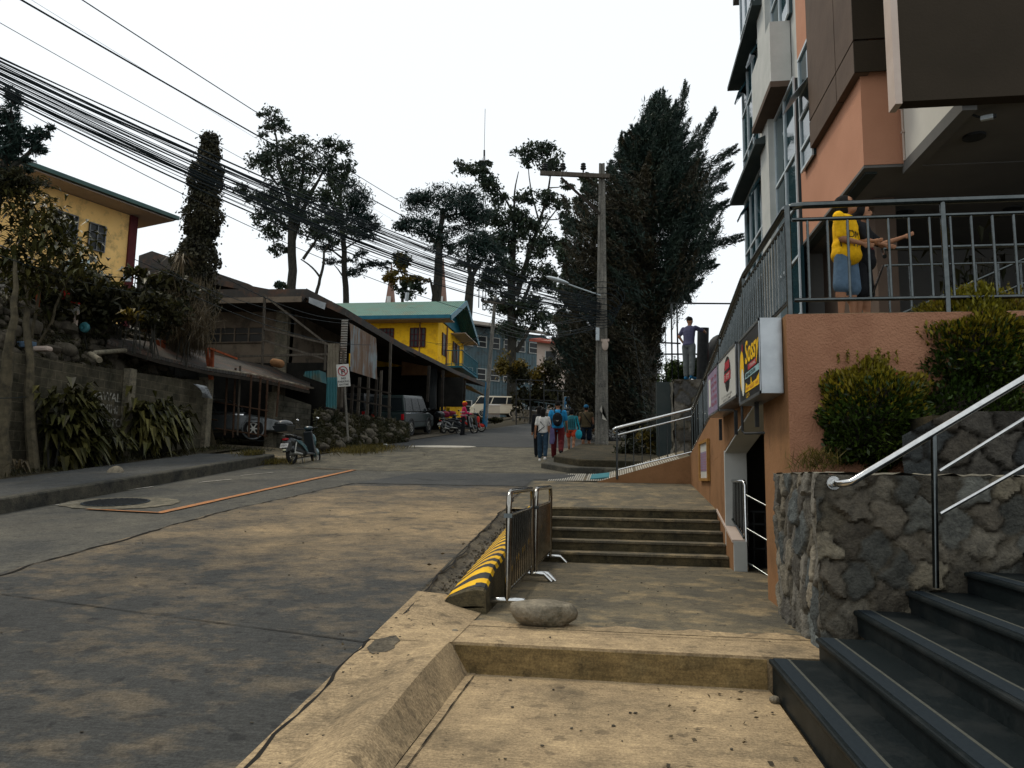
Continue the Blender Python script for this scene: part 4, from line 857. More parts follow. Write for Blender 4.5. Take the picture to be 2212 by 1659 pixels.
gp=G(1234,981);w4,k,up,H,Rh,q=person((gp[0],gp[1],RZ(gp[1])),RI(4),1.52,'woman in a teal checked shirt and orange shorts carrying a turquoise bag',((16,4),(-14,14)),((-6,10,15),(8,14,18)),3,'c_green',.6,'c_orange',.22,'c_sandal','mid',skin='skin',group=PG,fat=1.05)
for i in range(-2,3):
    for z in (1.0,1.12,1.24):build(MB().box(i*.06-.006,i*.06+.006,-.163,-.158,z*k-.05,z*k+.05),'check_line','c_navy',w4)
mb=MB();mb.ell((.26,-.12,.72*k),(.12,.07,.16),12,9);vox(mb,'bag','c_teal',w4,.014,3);build(MB().tube([(.2,-.14,.86*k),(.12,-.15,1.35*k+up.z),(.18,-.06,1.42*k+up.z),(.3,-.1,.86*k)],.014,6),'bag_strap','c_teal',w4)
gp=G(1266,979);w5,k,up,H,Rh,q=person((gp[0],gp[1],RZ(gp[1])),RI(-5),1.64,'man in an olive sleeveless shirt, navy shorts and a blue cap, beside the power pole',((-12,10),(14,10)),((-10,14,14),(12,12,20)),1,'c_olive',.2,'c_navy',.42,'c_sandal','cap',skin='skind',group=PG,fat=1.08)
build(MB().ell(H(0,-.01,.055),(.088*q,.10*q,.075*q),16,10,Rh),'cap','c_shoeb',w5,smooth=True);build(MB().ell(H(0,.11,.05),(.06*q,.07*q,.01),12,6,Rh),'cap_peak','c_shoeb',w5,smooth=True);build(MB().ell(H(0,-.04,-.01),(.078*q,.06*q,.06*q),12,8,Rh),'hair','hair',w5,smooth=True)
build(MB().tube([(-.12,-.02,1.44*k+up.z),(-.05,-.15,1.3*k),(.12,-.16,1.05*k),(.2,-.05,.95*k)],.014,6),'bag_strap','c_black',w5);build(MB().ell((.22,-.04,.93*k),(.06,.08,.09),10,8),'sling_bag','c_black',w5,smooth=True)
# delivery rider at the kerb
gp=G(1000,940);w6,k,up,H,Rh,q=person((gp[0],gp[1],RZ(gp[1])),RI(70),1.66,'delivery rider in pink and white with a red and yellow helmet, by the scooters',((4,2),(-4,6)),((5,8,20),(20,8,60)),4,'c_pink',.9,'c_black',.95,'c_black','helmet',skin='skind')
build(MB().ell(H(0,0,.03),(.125*q,.14*q,.13*q),16,12,Rh),'helmet','c_red',w6,smooth=True);build(MB().ell(H(0,-.01,.10),(.10*q,.115*q,.07*q),14,8,Rh),'helmet_crown','c_yellow',w6,smooth=True);build(MB().ell(H(0,.10,.01),(.08*q,.05*q,.05*q),12,8,Rh),'visor','c_black',w6,smooth=True)
mb=MB()
for z in (1.02,1.18):mb.torus((0,.02,z*k),(0,0,1),.185,.02,20,6)
build(mb,'reflective_band','c_white',w6)
# man on the stone block
w7,k,up,H,Rh,q=person((1.80,19.15,3.98),RI(35),1.60,'man in lavender shirt and grey jeans on the stone block, leaning on a post',((3,4),(-2,4)),((0,6,10),(0,6,10)),4,'c_lav',.5,'c_grey',.95,'c_shoeb','short',head=(20,-20),fat=1.04,armpts={1:((.30,.30,1.32),(.22,.52,1.34)),-1:((-.27,-.05,1.18),(-.19,.08,.98))})
# the two children on the terrace
KG='children at the terrace railing'
w8,k,up,H,Rh,q=person((2.24,7.52,3.0),RI(128),1.26,'child in a yellow printed t-shirt and denim shorts looking up at the terrace railing',((2,2),(-2,2)),((0,8,10),(0,8,10)),1,'c_yellow',.55,'c_denim',.5,'c_black','mid',head=(-12,22),fat=1.24,hs=1.26,hem=1,group=KG,armpts={1:((.25,.06,1.06),(.13,.27,.98)),-1:((-.24,.06,1.12),(-.18,.30,1.08))})
w9,k,up2,H,Rh,q=person((2.47,7.80,3.0),RI(122),1.27,'child in a black printed t-shirt pointing right, beside the child in yellow',((2,2),(-2,2)),((0,8,10),(0,8,10)),1,'c_black',.55,'c_black',.5,'c_black','mid',head=(-8,4),fat=1.2,hs=1.26,hem=1,group=KG,armpts={1:((.24,.14,1.12),(.14,.34,1.05)),-1:((-.26,.20,1.18),(-.34,.46,1.26))})
def printon(root,lines,mat,size,z,side):
    # printed lettering laid on the shirt surface facing the street
    for i,tx in enumerate(lines):
        cu=bpy.data.curves.new('t','FONT');cu.body=tx;cu.size=size;cu.align_x='CENTER';cu.extrude=.001;t=bpy.data.objects.new('t',cu);COL.objects.link(t);bpy.context.view_layer.update()
        me=bpy.data.meshes.new_from_object(t.evaluated_get(bpy.context.evaluated_depsgraph_get()));bpy.data.objects.remove(t)
        sh=[c for c in root.children if c.name.startswith('shirt')][0];a=math.radians(side);R_=.118
        for v in me.vertices:
            p=v.co.copy();th=a-p.x/R_;x=math.sin(th)*.2;y=math.cos(th)*.2;o_=Vector((x,y,z-i*size*.95+p.y));hit,lc,nm,ix=sh.ray_cast(o_,Vector((-x,-y,0)).normalized());v.co=(lc+nm*.004) if hit else o_*.6
        me.name='shirt_print';me.materials.clear();mkobj('shirt_print',me,mat,root,False)
bpy.context.view_layer.update()
printon(w8,['ADM','NYA'],'sblack',.10,.82,38);printon(w9,['III','III'],'sred',.075,.85,20)
# ================= SCOOTERS AND VEHICLES =================
M['tyre']=pm('tyre',(.012,.012,.012),(.02,.02,.02),rough=.85);M['rim']=pm('wheel_rim',(.35,.34,.3),(.2,.2,.18),rough=.35,metal=.7)
M['bodyblk']=pm('black_plastic',(.010,.014,.016),(.02,.024,.026),rough=.3,coat=.3);M['scteal']=pm('teal_bodywork',(.005,.055,.065),(.007,.08,.09),rough=.3,coat=.5)
M['cargreen']=pm('dark_green_paint',(.006,.018,.018),(.010,.024,.022),rough=.4,coat=.15);M['vglass']=pm('vehicle_glass',(.008,.012,.014),(.014,.018,.02),rough=.25,spec=.12)
M['pblue']=pm('blue_post_paint',(.015,.12,.24),(.02,.16,.3),rough=.6)
M['carsil']=pm('silver_paint',(.05,.058,.06),(.09,.10,.10),rough=.3,metal=.4,coat=.5)
M['vanw']=pm('cream_paint',(.72,.66,.52),(.66,.60,.46),rough=.35,coat=.4);M['chrome']=pm('chrome',(.7,.7,.7),rough=.12,metal=1.);M['redlens']=pm('red_lens',(.4,.01,.015),rough=.2);M['lens']=pm('clear_lens',(.6,.58,.4),rough=.15)
M['pinkbox']=pm('pink_box',(.22,.02,.05),(.16,.015,.035),rough=.5);M['carteal']=pm('blue_grey_paint',(.015,.035,.045),(.02,.045,.055),rough=.35,coat=.3)
def scooter(label,body='scteal',box='bodyblk',scale=1.):
    t=thing('scooter',(0,0,0),label,'scooter')
    for y,wd in((0,.12),(1.25,.09)):
        w=build(MB().torus((0,y,.255),(1,0,0),.205,wd*.42,28,10),'wheel','tyre',t,smooth=True)
        mb=MB();mb.torus((0,y,.255),(1,0,0),.16,.014,24,6);mb.disc((0,y,.255),(1,0,0),.04,.1,14)
        for a in range(5):
            th=a*2*PI/5;mb.bar((0,y,.255),(0,y+.16*math.cos(th),.255+.16*math.sin(th)),.025,.03,(1,0,0))
        build(mb,'rim','rim',w,smooth=True)
    mb=MB();mb.cap((0,-.12,.62),(0,.35,.52),.11,.13);mb.cap((0,.35,.52),(0,.62,.33),.12,.11);mb.cap((0,0,.40),(0,.5,.34),.10,.10);mb.ell((0,-.2,.56),(.09,.16,.08));vox(mb,'bodywork','bodyblk',t,.02,4)
    for sg in(-1,1):
        P=[(sg*.125,-.05,.64),(sg*.135,.25,.62),(sg*.14,.5,.48),(sg*.13,.62,.32),(sg*.135,.5,.36),(sg*.14,.3,.48),(sg*.13,.1,.56)];build(MB().prism(P,(sg*.018,0,0)),'side_panel',body,t,bev=.006)
    mb=MB();mb.ell((0,-.02,.735),(.13,.24,.05));mb.ell((0,.30,.70),(.115,.2,.05));vox(mb,'seat','blk',t,.016,4)
    build(MB().tube([(-.1,.0,.72),(-.12,-.25,.76),(0,-.36,.78),(.12,-.25,.76),(.1,0,.72)],.014,8),'grab_rail','rim',t,smooth=True)
    build(MB().box(-.13,.13,.58,1.0,.27,.33),'footboard','bodyblk',t,bev=.02)
    mb=MB();mb.hexa([(-.16,.95,.32),(.16,.95,.32),(.12,1.08,.32),(-.12,1.08,.32)],[(-.14,.83,.92),(.14,.83,.92),(.09,.93,.95),(-.09,.93,.95)]);build(mb,'leg_shield','bodyblk',t,bev=.03)
    mb=MB();mb.ell((0,1.06,.66),(.13,.10,.22));vox(mb,'front_fairing',body,t,.018,3)
    mb=MB();mb.ell((0,.90,1.0),(.14,.11,.07));vox(mb,'handlebar_cover','carteal',t,.014,3)
    build(MB().tube([(-.33,.80,1.0),(-.2,.88,1.0),(.2,.88,1.0),(.33,.80,1.0)],.016,8),'handlebar','blk',t,smooth=True)
    for sg in(-1,1):
        build(MB().tube([(sg*.2,.88,1.02),(sg*.27,.86,1.12),(sg*.30,.84,1.22)],.006,6),'mirror_stem','blk',t);build(MB().ell((sg*.31,.845,1.25),(.065,.014,.04),14,8),'mirror','bodyblk',t,smooth=True);build(MB().ell((sg*.31,.836,1.25),(.056,.008,.033),14,8),'mirror_glass','chrome',t,smooth=True)
        build(MB().tube([(sg*.06,1.2,.27),(sg*.06,1.06,.62)],.022,8),'fork','rim',t)
        build(MB().tube([(sg*.1,-.02,.3),(sg*.11,.06,.58)],.02,8),'damper','rim',t)
    mb=MB();mb.ell((0,1.22,.36),(.07,.22,.13));vox(mb,'front_mudguard',body,t,.016,3);mb=MB();mb.hexa([(-.06,-.36,.30),(.06,-.36,.30),(.08,-.12,.36),(-.08,-.12,.36)],[(-.09,-.34,.52),(.09,-.34,.52),(.1,-.12,.55),(-.1,-.12,.55)]);build(mb,'rear_mudguard','bodyblk',t,bev=.02)
    p=build(MB().hexa([(-.11,-.40,.42),(.11,-.40,.42),(.11,-.39,.42),(-.11,-.39,.42)],[(-.11,-.34,.54),(.11,-.34,.54),(.11,-.33,.54),(-.11,-.33,.54)]),'number_plate','c_white',t)
    scrib((-.09,-.395,.45),(1,0,0),(0,.06,.12),.18,.055,'sblack',p,7)
    build(MB().ell((0,-.37,.36),(.05,.03,.03)),'indicator','lens',t,smooth=True);build(MB().ell((0,-.30,.64),(.10,.05,.035)),'tail_light','redlens',t,smooth=True)
    mb=MB();mb.cap((.15,-.08,.28),(.14,.25,.26),.05,.04);build(mb,'exhaust','rim',t,smooth=True);mb=MB();mb.ell((-.12,.15,.28),(.06,.2,.09));build(mb,'engine_case','blk',t,smooth=True)
    build(MB().tube([(.08,.35,.22),(.18,.25,.01)],.012,6),'side_stand','blk',t)
    mb=MB();mb.hexa([(-.16,-.50,.82),(.16,-.50,.82),(.16,-.20,.82),(-.16,-.20,.82)],[(-.23,-.58,1.0),(.23,-.58,1.0),(.23,-.15,1.0),(-.23,-.15,1.0)]);b=build(mb,'top_box',box,t,bev=.03)
    mb=MB();mb.ell((0,-.37,1.02),(.24,.235,.12),18,10)
    for i,v in enumerate(mb.v):
        if v[2]<1.0:mb.v[i]=(v[0],v[1],1.0)
    build(mb,'lid',box,b,smooth=True)
    return t
c=G(640,1002);s_=scooter('black and teal scooter with a black top box parked near the left kerb')
s_.location=(-8.95,19.6,RZ(19.6)+.0);s_.rotation_euler=(.0,math.radians(-5),RI(6));s_.scale=(1.06,1.06,1.06)
for (u,v,a,lb,bc,bx) in [(958,938,25,'red and black scooter parked in front of the dark green jeep','bodyblk','bodyblk'),(975,937,60,'scooter with a pink delivery box beside the rider','bodyblk','pinkbox'),(990,934,80,'scooter with a pink box partly hidden behind the delivery rider','c_red','pinkbox')]:
    p=G(u,v);q_=scooter(lb,bc,bx);q_.location=(p[0],p[1],RZ(p[1])+.03);q_.rotation_euler=(0,0,RI(a));tag(q_,group='scooters parked under the long roof')
def vehicle(label,cat,name,L_,Wd,belt,top,prof,col,glass,wheels,r=.34,strip=None,sill=.28,inset=.16):
    """prof: lower body outline [(y,z)...]; glass: cabin outline [(y0,z),(y1,z),(y2,z),(y3,z)] bottom-front.. top"""
    t=thing(name,(0,0,0),label,cat)
    mb=MB();h=Wd/2;mb.prism([(-h,y,z) for y,z in prof],(Wd,0,0));body=build(mb,'body',col,t,bev=.06)
    n=len(glass);mb=MB();bot=[(y,z) for y,z in glass];lo_=[]
    def xi(z):return h-.02-(z-belt)/(top-belt)*inset
    vs=[(-xi(z),y,z) for y,z in bot]+[(xi(z),y,z) for y,z in bot];mb.add(vs,[tuple(range(n))[::-1],tuple(range(n,2*n))]+[(i,(i+1)%n,(i+1)%n+n,i+n) for i in range(n)]);build(mb,'cabin',col,t,bev=.05)
    y0,y1=bot[0][0],bot[1][0];ty0,ty1=bot[-1][0],bot[-2][0]
    for sg in(-1,1):
        k=3
        for i in range(k):
            a=i/k+.012;b=(i+1)/k-.012;z0=belt+.05;z1=top-.14
            f=lambda s,z:(sg*(xi(z)+.006),lerp(lerp(y0,y1,s),lerp(ty0,ty1,s),(z-belt)/(top-belt))+(.06 if i==0 and s<a+.01 else 0),z)
            build(MB().prism([f(a,z0),f(b,z0),f(b,z1),f(a,z1)],(sg*.012,0,0)),'side_window','vglass',t)
    xw=h-.14
    for (ya,yb,nm) in((y0,ty0,'rear_window'),(y1,ty1,'windscreen')):
        s=-1 if ya==y0 else 1;f=lambda x,q:(x,lerp(ya,yb,q)+s*.012,lerp(belt,top,q))
        build(MB().prism([f(-xw,.12),f(xw,.12),f(xw*.9,.84),f(-xw*.9,.84)],(0,s*.01,0)),nm,'vglass',t)
    for y in wheels:
        for sg in(-1,1):
            w=build(MB().disc((sg*(h-.09),y,r),(1,0,0),r,.2,28),'wheel','tyre',t,smooth=True);m2=MB();m2.torus((sg*(h+.005),y,r),(1,0,0),r*.6,.02,22,6);m2.disc((sg*(h+.005),y,r),(1,0,0),.07,.03)
            for a in range(6):m2.bar((sg*(h+.005),y,r),(sg*(h+.005),y+r*.6*math.cos(a*PI/3),r+r*.6*math.sin(a*PI/3)),.04,.02,(1,0,0))
            build(m2,'rim','rim',w,smooth=True);build(MB().torus((sg*(h-.005),y,r+.02),(1,0,0),r*1.13,.035,24,6),'wheel_arch','blk' if strip is None else strip,t,smooth=True)
    for sg in(-1,1):
        build(MB().box(sg*h*.85-.07,sg*h*.85+.07,prof[0][0]-.035,prof[0][0]+.02,belt-.35,belt-.08),'tail_light','redlens',t,bev=.01);build(MB().box(sg*h*.72-.13,sg*h*.72+.13,prof[-1][0]-.05,prof[-1][0]+.03,belt-.42,belt-.24) if prof[-1][0]>prof[0][0] else MB().box(sg*h*.72-.13,sg*h*.72+.13,prof[1][0]-.03,prof[1][0]+.04,belt-.40,belt-.24),'headlight','lens',t,bev=.01)
        build(MB().ell((sg*(h+.1),y1-.15,belt+.12),(.09,.05,.08)),'wing_mirror','blk',t,smooth=True)
        build(MB().box(sg*h-.012,sg*h+.012,prof[0][0]+.15,prof[1][0]-.2,sill+.28,sill+.34),'trim_strip',strip or 'blk',t);build(MB().box(sg*h-.013,sg*h+.013,prof[0][0]+.1,prof[1][0]-1.2,belt-.06,belt-.02),'chrome_strip','chrome',t)
    for y in(prof[0][0],prof[1][0]):build(MB().box(-h+.02,h-.02,y-.07,y+.07,sill+.02,sill+.24),'bumper','blk' if strip is None else strip,t,bev=.04)
    return t
def setv(o,x,y,yaw,z=None,pitch=0):o.location=(x,y,RZ(y) if z is None else z);o.rotation_euler=(pitch,0,RI(yaw))
SL=math.atan(.105)
jp=vehicle('dark green boxy jeep with chrome lines parked nose uphill under the long dark roof','jeep','parked_jeep',4.4,1.7,1.05,1.85,[(-2.2,.3),(2.2,.3),(2.2,.85),(1.4,1.02),(-2.2,1.06)],'cargreen',[(-2.15,1.05),(1.2,1.05),(.65,1.85),(-2.1,1.85)],(-1.35,1.35),.34,None,inset=.1)
p=G(893,940);setv(jp,-10.45,35.4,3,RZ(35.4)+.12,SL*.9)
j2=vehicle('second dark jeep mostly hidden behind the dark green one under the long roof','jeep','parked_jeep',4.4,1.7,1.05,1.85,[(-2.2,.3),(2.2,.3),(2.2,.85),(1.4,1.02),(-2.2,1.06)],'bodyblk',[(-2.15,1.05),(1.2,1.05),(.65,1.85),(-2.1,1.85)],(-1.35,1.35),.34,inset=.1)
setv(j2,-12.6,36.0,2,RZ(36)+.2,SL*.8)
vn=vehicle('cream passenger van crossing at the top of the hill','van','passenger_van',5.0,1.75,1.2,2.05,[(-2.5,.3),(2.5,.3),(2.5,.95),(2.35,1.18),(-2.5,1.2)],'vanw',[(-2.48,1.18),(2.3,1.18),(1.7,2.05),(-2.4,2.05)],(-1.55,1.5),.33,'vanw',inset=.14)
p=G(1075,901);setv(vn,-12.0,72.5,-110,None,-.02)
gc=vehicle('silver car with alloy wheels parked inside the dark garage','car','parked_car',4.4,1.72,.85,1.35,[(-2.2,.25),(2.2,.25),(2.2,.65),(1.2,.84),(-2.2,.86)],'carsil',[(-1.9,.85),(1.1,.85),(.4,1.35),(-1.4,1.35)],(-1.35,1.35),.33,'carsil')
p=W(512,935,26);setv(gc,p[0]-.9,p[1]+.3,72,2.62)
rc=vehicle('blue-grey hatchback seen from behind to the right of the power pole','car','parked_car',3.8,1.6,.85,1.42,[(-1.9,.25),(1.9,.25),(1.9,.65),(1.1,.84),(-1.9,.88)],'carteal',[(-1.85,.85),(1.0,.85),(.4,1.42),(-1.5,1.42)],(-1.2,1.2),.3)
p=G(1318,925);setv(rc,.15,49,-15)
rc2=vehicle('dark car parked behind the walking group, its roof just showing','car','parked_car',4.2,1.6,.85,1.42,[(-1.9,.25),(1.9,.25),(1.9,.65),(1.1,.84),(-1.9,.88)],'carteal',[(-1.85,.85),(1.0,.85),(.4,1.42),(-1.5,1.42)],(-1.2,1.2),.3);setv(rc2,-2.3,54,80)
# ================= POLES, WIRES =================
pp=thing('power_pole',(-.54,24.9,2.2),'tall concrete power pole with a wooden crossarm and three insulators, beside the walking group','power pole')
PX,PY=-.54,24.9;pt=GY(1304,354,PY)
mb=MB()
def ring(z,w,d):return [(PX-w/2,PY-d/2,z),(PX-w/2+.07,PY-d/2,z),(PX-w/2+.10,PY-d/2+.04,z),(PX+w/2-.10,PY-d/2+.04,z),(PX+w/2-.07,PY-d/2,z),(PX+w/2,PY-d/2,z),(PX+w/2,PY+d/2,z),(PX-w/2,PY+d/2,z)]
A=[];zs=[RZ(PY)-.3,5,8,pt[2]];ww=[.46,.40,.32,.20]
for z,w in zip(zs,ww):A.append(ring(z,w,w*.8))
o=len(mb.v)
for r_ in A:mb.v+=r_
for i in range(3):
    for k in range(8):mb.f.append((i*8+k,i*8+(k+1)%8,(i+1)*8+(k+1)%8,(i+1)*8+k))
mb.f.append(tuple(range(24,32)));build(mb,'shaft','pole',pp)
a1=GY(1167,374,PY-.16);a2=GY(1317,381,PY-.16);build(MB().bar(a1,a2,.11,.15),'crossarm','wood',pp,bev=.01)
b1_=GY(1212,384,PY-.2);b2_=GY(1296,462,PY-.2);build(MB().bar(b1_,b2_,.06,.08),'brace','darkw',pp)
for u in(1177,1216,1260):
    q=GY(u,372,PY-.16);mb=MB();mb.tube([q,(q[0],q[1],q[2]+.14)],.03,8)
    for j in range(3):mb.ell((q[0],q[1],q[2]+.13+j*.08),(.11-.01*j,.11-.01*j,.045),12,6)
    build(mb,'insulator','blk',pp,smooth=True)
q1=GY(1297,638,PY-.15);q2=GY(1250,622,PY-.6);q3=GY(1212,608,PY-1.0);build(MB().tube([q1,q2,q3],.025,8),'lamp_arm','frame',pp,smooth=True);d=Vector(q3)-Vector(q2);mb=MB();mb.ell(Vector(q3)+d*.2,(.42,.16,.07),14,8,Matrix.Rotation(.32,3,'Y'));build(mb,'lamp_head','frame',pp,smooth=True)
q=GY(1291,722,PY-.3);build(MB().box(q[0]-.06,q[0]+.06,q[1]-.06,q[1]+.06,q[2]-.22,q[2]+.22),'meter_box','frame',pp,bev=.01)
q=GY(1307,745,PY-.22);build(MB().ell(q,(.11,.05,.2)).box(q[0]-.14,q[0]+.14,q[1]-.02,q[1]+.02,q[2]+.12,q[2]+.2),'cable_bracket','trim',pp,smooth=True)
# coiled slack cables
for k in range(7):
    cz=GY(1299,690-k*9,PY-.25);P=[(cz[0]+(.35+.06*k)*math.cos(t)*1.1,cz[1]-.08,cz[2]+(.22+.05*k)*math.sin(t)-.1) for t in [i*2*PI/22 for i in range(23)]];build(MB().tube(P,.012,5,cap=False),'coiled_cable','cable',pp)
q=GY(1304,892,PY-.19);build(MB().prism([(q[0]-.13,q[1],q[2]+.1),(q[0]+.13,q[1],q[2]-.28),(q[0]-.05,q[1],q[2]-.2),(q[0]-.05,q[1],q[2]+.28)],(0,-.01,0)),'torn_notice','white',pp)
q=GY(1302,832,PY-.19);scrib((q[0]-.1,q[1],q[2]-.05),(1,0,0),(0,0,1),.22,.11,'blk',pp,5)
# far pole with crossarm
FP=W(1047,906,41);fpz=W(1070,640,41)
p2=thing('power_pole',FP,'smaller leaning power pole with a low crossarm and a blue painted foot','power pole');build(MB().tube([(FP[0],FP[1],FP[2]-.5),(fpz[0],fpz[1],fpz[2])],[.135,.09],10),'shaft','pole',p2,smooth=True)
q1=W(1042,651,40.8);q2=W(1090,655,40.8);build(MB().bar(q1,q2,.12,.14),'crossarm','wood',p2)
for u in(1042,1056,1075,1088):
    q=W(u,648,40.8);build(MB().ell(q,(.09,.09,.13),8,6),'insulator','blk',p2,smooth=True)
bp_=Vector(FP);bp2=bp_.lerp(Vector(fpz),.30);build(MB().tube([bp_-Vector((0,0,.4)),bp2],[.15,.138],12),'painted_foot','pblue',p2,smooth=True)
# overhead cables: (u,v) where each leaves the picture on the left, depth there, and where it ends
def wire(P0,P1,r,sag,label,grp,n=26,ext=.35,jit=0):
    P0=Vector(P0);P1=Vector(P1);E=P0+(P0-P1)*ext*0;pts=[]
    for i in range(n+1):
        t=i/n;p=P0.lerp(P1,t);p.z-=sag*4*t*(1-t);p.z+=jit*math.sin(t*9+P0.z*7)*.03;pts.append(tuple(p))
    return one(MB().tube(pts,r,5),'overhead_cable','cable',label,'cable',grp,smooth=True)
random.seed(11);tgt=Vector(GY(1297,668,PY-.1));GW='black service cables slung along the street'
for i in range(34):
    f=i/33;v0=116+f*78+random.uniform(-2,2);dd=10.5+random.uniform(-.4,.4)
    st_=Vector(W(-160,v0-68-f*6,dd-.9));e=tgt+Vector((random.uniform(-.06,.06),random.uniform(-.1,.1),random.uniform(-.28,.3)+(.5-f)*.35))
    r=.006 if i%3 else (.014 if i%2 else .010)
    wire(st_,e,r,.35+.35*f+random.uniform(-.03,.03),'black cable in the dense bundle running to the tall concrete pole',GW,34,jit=random.choice((0,0,1)))
for u0,v0,r,sg,lb,te in [(60,0,.016,.25,'thick black power line, lowest of the separate lines above the cable bundle',(1150,606)),(190,0,.010,.25,'thin black power line, uppermost of the separate lines in the sky',(1085,556)),(0,40,.006,.3,'very thin wire between the cable bundle and the thick power line',(1040,600)),(0,182,.007,.9,'single thin wire hanging below the cable bundle',(1290,720)),(30,-30,.003,.2,'faint hairline wire beside the thick power line',(1060,590))]:
    a=Vector(W(u0,v0,11));b=Vector(W(te[0],te[1],41 if te[0]<1200 else 24.5));b0=b;a=a-(b-a)*.06;wire(a,b0,r if te[0]>1200 else r,sg,lb,'single power lines',40)
for i in range(6):
    a=Vector(GY(1297,690,PY))+Vector((0,0,random.uniform(-.4,.3)));b=Vector(W(1068,668+i*9,41));wire(a,b,.013,.5,'cable running from the tall pole to the smaller far pole','cables between the two poles',16)
for i in range(4):
    a=Vector(W(1068,680+i*12,41));b=Vector(W(1000-i*30,760-i*8,42));wire(a,b,.01,.4,'service wire from the far pole to the yellow house','service wires to the houses',12)
for i,(u0,v0,u1,v1) in enumerate([(0,545,420,640),(0,500,300,600),(290,560,760,700),(420,640,800,745),(470,590,760,690),(0,860,220,800),(330,560,640,700)]):
    wire(W(u0-20 if u0==0 else u0,v0,14),W(u1,v1,24),.008,.25,'sagging service wire crossing in front of the garden and the brown house','low service wires on the left',14)
wire(W(1365,700,23),W(1412,1000,20),.006,0,'thin guy wire slanting down in front of the cypress','guy wire',6)
# radio mast far behind
ms=thing('radio_mast',W(1047,640,120),'thin lattice radio mast rising behind the trees','mast')
b=Vector(W(1046,670,120));t_=Vector(W(1048,235,120))
for dx in(-.25,.25):build(MB().tube([b+Vector((dx,0,0)),t_+Vector((dx*.3,0,-7))],.07,5),'leg','blk',ms)
build(MB().tube([t_-Vector((0,0,8)),t_],.04,5),'antenna','blk',ms)
for i in range(16):
    z=b.z+i*1.5;build(MB().bar((b.x-.25,b.y,z),(b.x+.25,b.y,z+1.4),.05),'lattice_bar','blk',ms)
one(MB().tube([W(1034,665,100),W(1036,560,100)],.07,6),'antenna_pole','blk','short antenna pole with stubs rising left of the far power pole','antenna')
# ================= SIGNS AND SMALL THINGS =================
np_=thing('parking_sign',W(752,940,24.5),'white NO PARKING ANYTIME sign on a leaning grey post by the rubble bank','sign')
sb=Vector(W(752,952,24.5));sp_=Vector(W(741,840,24.5));build(MB().tube([sb,sp_+Vector((0,.03,.5))],.035,10),'post','pole',np_,smooth=True)
ce=[Vector(W(u,v,24.4)) for u,v in((730,836),(757,834),(753,786),(726,788))];Rr=(ce[1]-ce[0]).normalized();Uu=(ce[3]-ce[0]);sh_=Uu.length;Uu.normalize();wd_=(ce[1]-ce[0]).length
nn=Rr.cross(Uu);build(MB().prism([tuple(c) for c in ce],tuple(-nn*.02)),'panel','swhite',np_,bev=.004)
C0=ce[0]
def on(x,y):return C0+Rr*x*wd_+Uu*y*sh_+nn*.012
mb=MB();ct=on(.5,.70)
mb.torus(ct,nn,wd_*.36,wd_*.035,28,6);mb.bar(ct-Rr*wd_*.25+Uu*wd_*.25,ct+Rr*wd_*.25-Uu*wd_*.25,wd_*.06,.01,tuple(nn));build(mb,'prohibition_ring','sred',np_,smooth=True)
text('P',wd_*.62,on(.5,.55)-nn*.004,Rr,Uu,'sblack',np_,ext=.002,align='CENTER',sx=1.1)
for tx,s,y in(('NO',.22,.33),('PARKING',.20,.19),('ANYTIME',.17,.06)):text(tx,wd_*s*1.1,on(.5,y),Rr,Uu,'sblack',np_,ext=.002,align='CENTER')
# green street name sign behind the ramp railing
gsn=thing('street_name_sign',W(1393,940,22),'small green street name sign behind the ramp railing','sign');g0=Vector(W(1380,955,22));M['sgreen']=pm('sign_green',(.01,.10,.08),(.015,.12,.09),rough=.5)
build(MB().box(g0.x,g0.x+.42,g0.y,g0.y+.02,g0.z,g0.z+.42),'panel','sgreen',gsn);text('ITTENG',.115,(g0.x+.02,g0.y-.004,g0.z+.13),(1,0,0),(0,0,1),'syw',gsn,ext=.001);scrib((g0.x+.12,g0.y-.004,g0.z+.32),(1,0,0),(0,0,1),.2,.06,'syw',gsn,4)
build(MB().tube([(g0.x+.2,g0.y+.03,g0.z-1.2),(g0.x+.2,g0.y+.03,g0.z+.4)],.02,8),'post','blk',gsn)
# blue notice board and the yellow round sign
bs=thing('notice_board',W(1225,885,45),'blue notice board with pale lettering on a thin post at the end of the road','sign');c0=Vector(W(1218,882,45));build(MB().box(c0.x,c0.x+.42,c0.y,c0.y+.03,c0.z,c0.z+.72),'panel','c_shoeb',bs)
f=MB();
for a_ in[(0,.42,0,.02),(0,.42,.70,.72),(0,.02,0,.72),(.40,.42,0,.72)]:f.box(c0.x+a_[0],c0.x+a_[1],c0.y-.01,c0.y,c0.z+a_[2],c0.z+a_[3])
build(f,'rim','white',bs)
for i in range(3):scrib((c0.x+.08,c0.y-.006,c0.z+.58-i*.1),(1,0,0),(0,0,1),.26,.05,'sblue',bs,6)
build(MB().add([(c0.x+.21+.09*math.cos(t),c0.y-.006,c0.z+.16+.12*math.sin(t)) for t in [i*PI/8 for i in range(16)]],[tuple(range(16))]),'emblem','syw',bs);build(MB().tube([(c0.x-.05,c0.y+.02,c0.z-1.6),(c0.x-.05,c0.y+.02,c0.z+1.)],.025,6),'post','pole',bs)
yc=Vector(W(1307,872,40));ys_=thing('round_sign',tuple(yc),'yellow round sign on a thin pole just left of the power pole','sign');mb=MB();mb.torus(yc,(0,1,0),.24,.06,24,6);build(mb,'ring','syel',ys_,smooth=True);build(MB().disc(yc,(0,1,0),.2,.02),'disc','blk',ys_);build(MB().tube([yc-Vector((0,0,1.9)),yc-Vector((0,0,.2))],.02,6),'pole','syel',ys_)
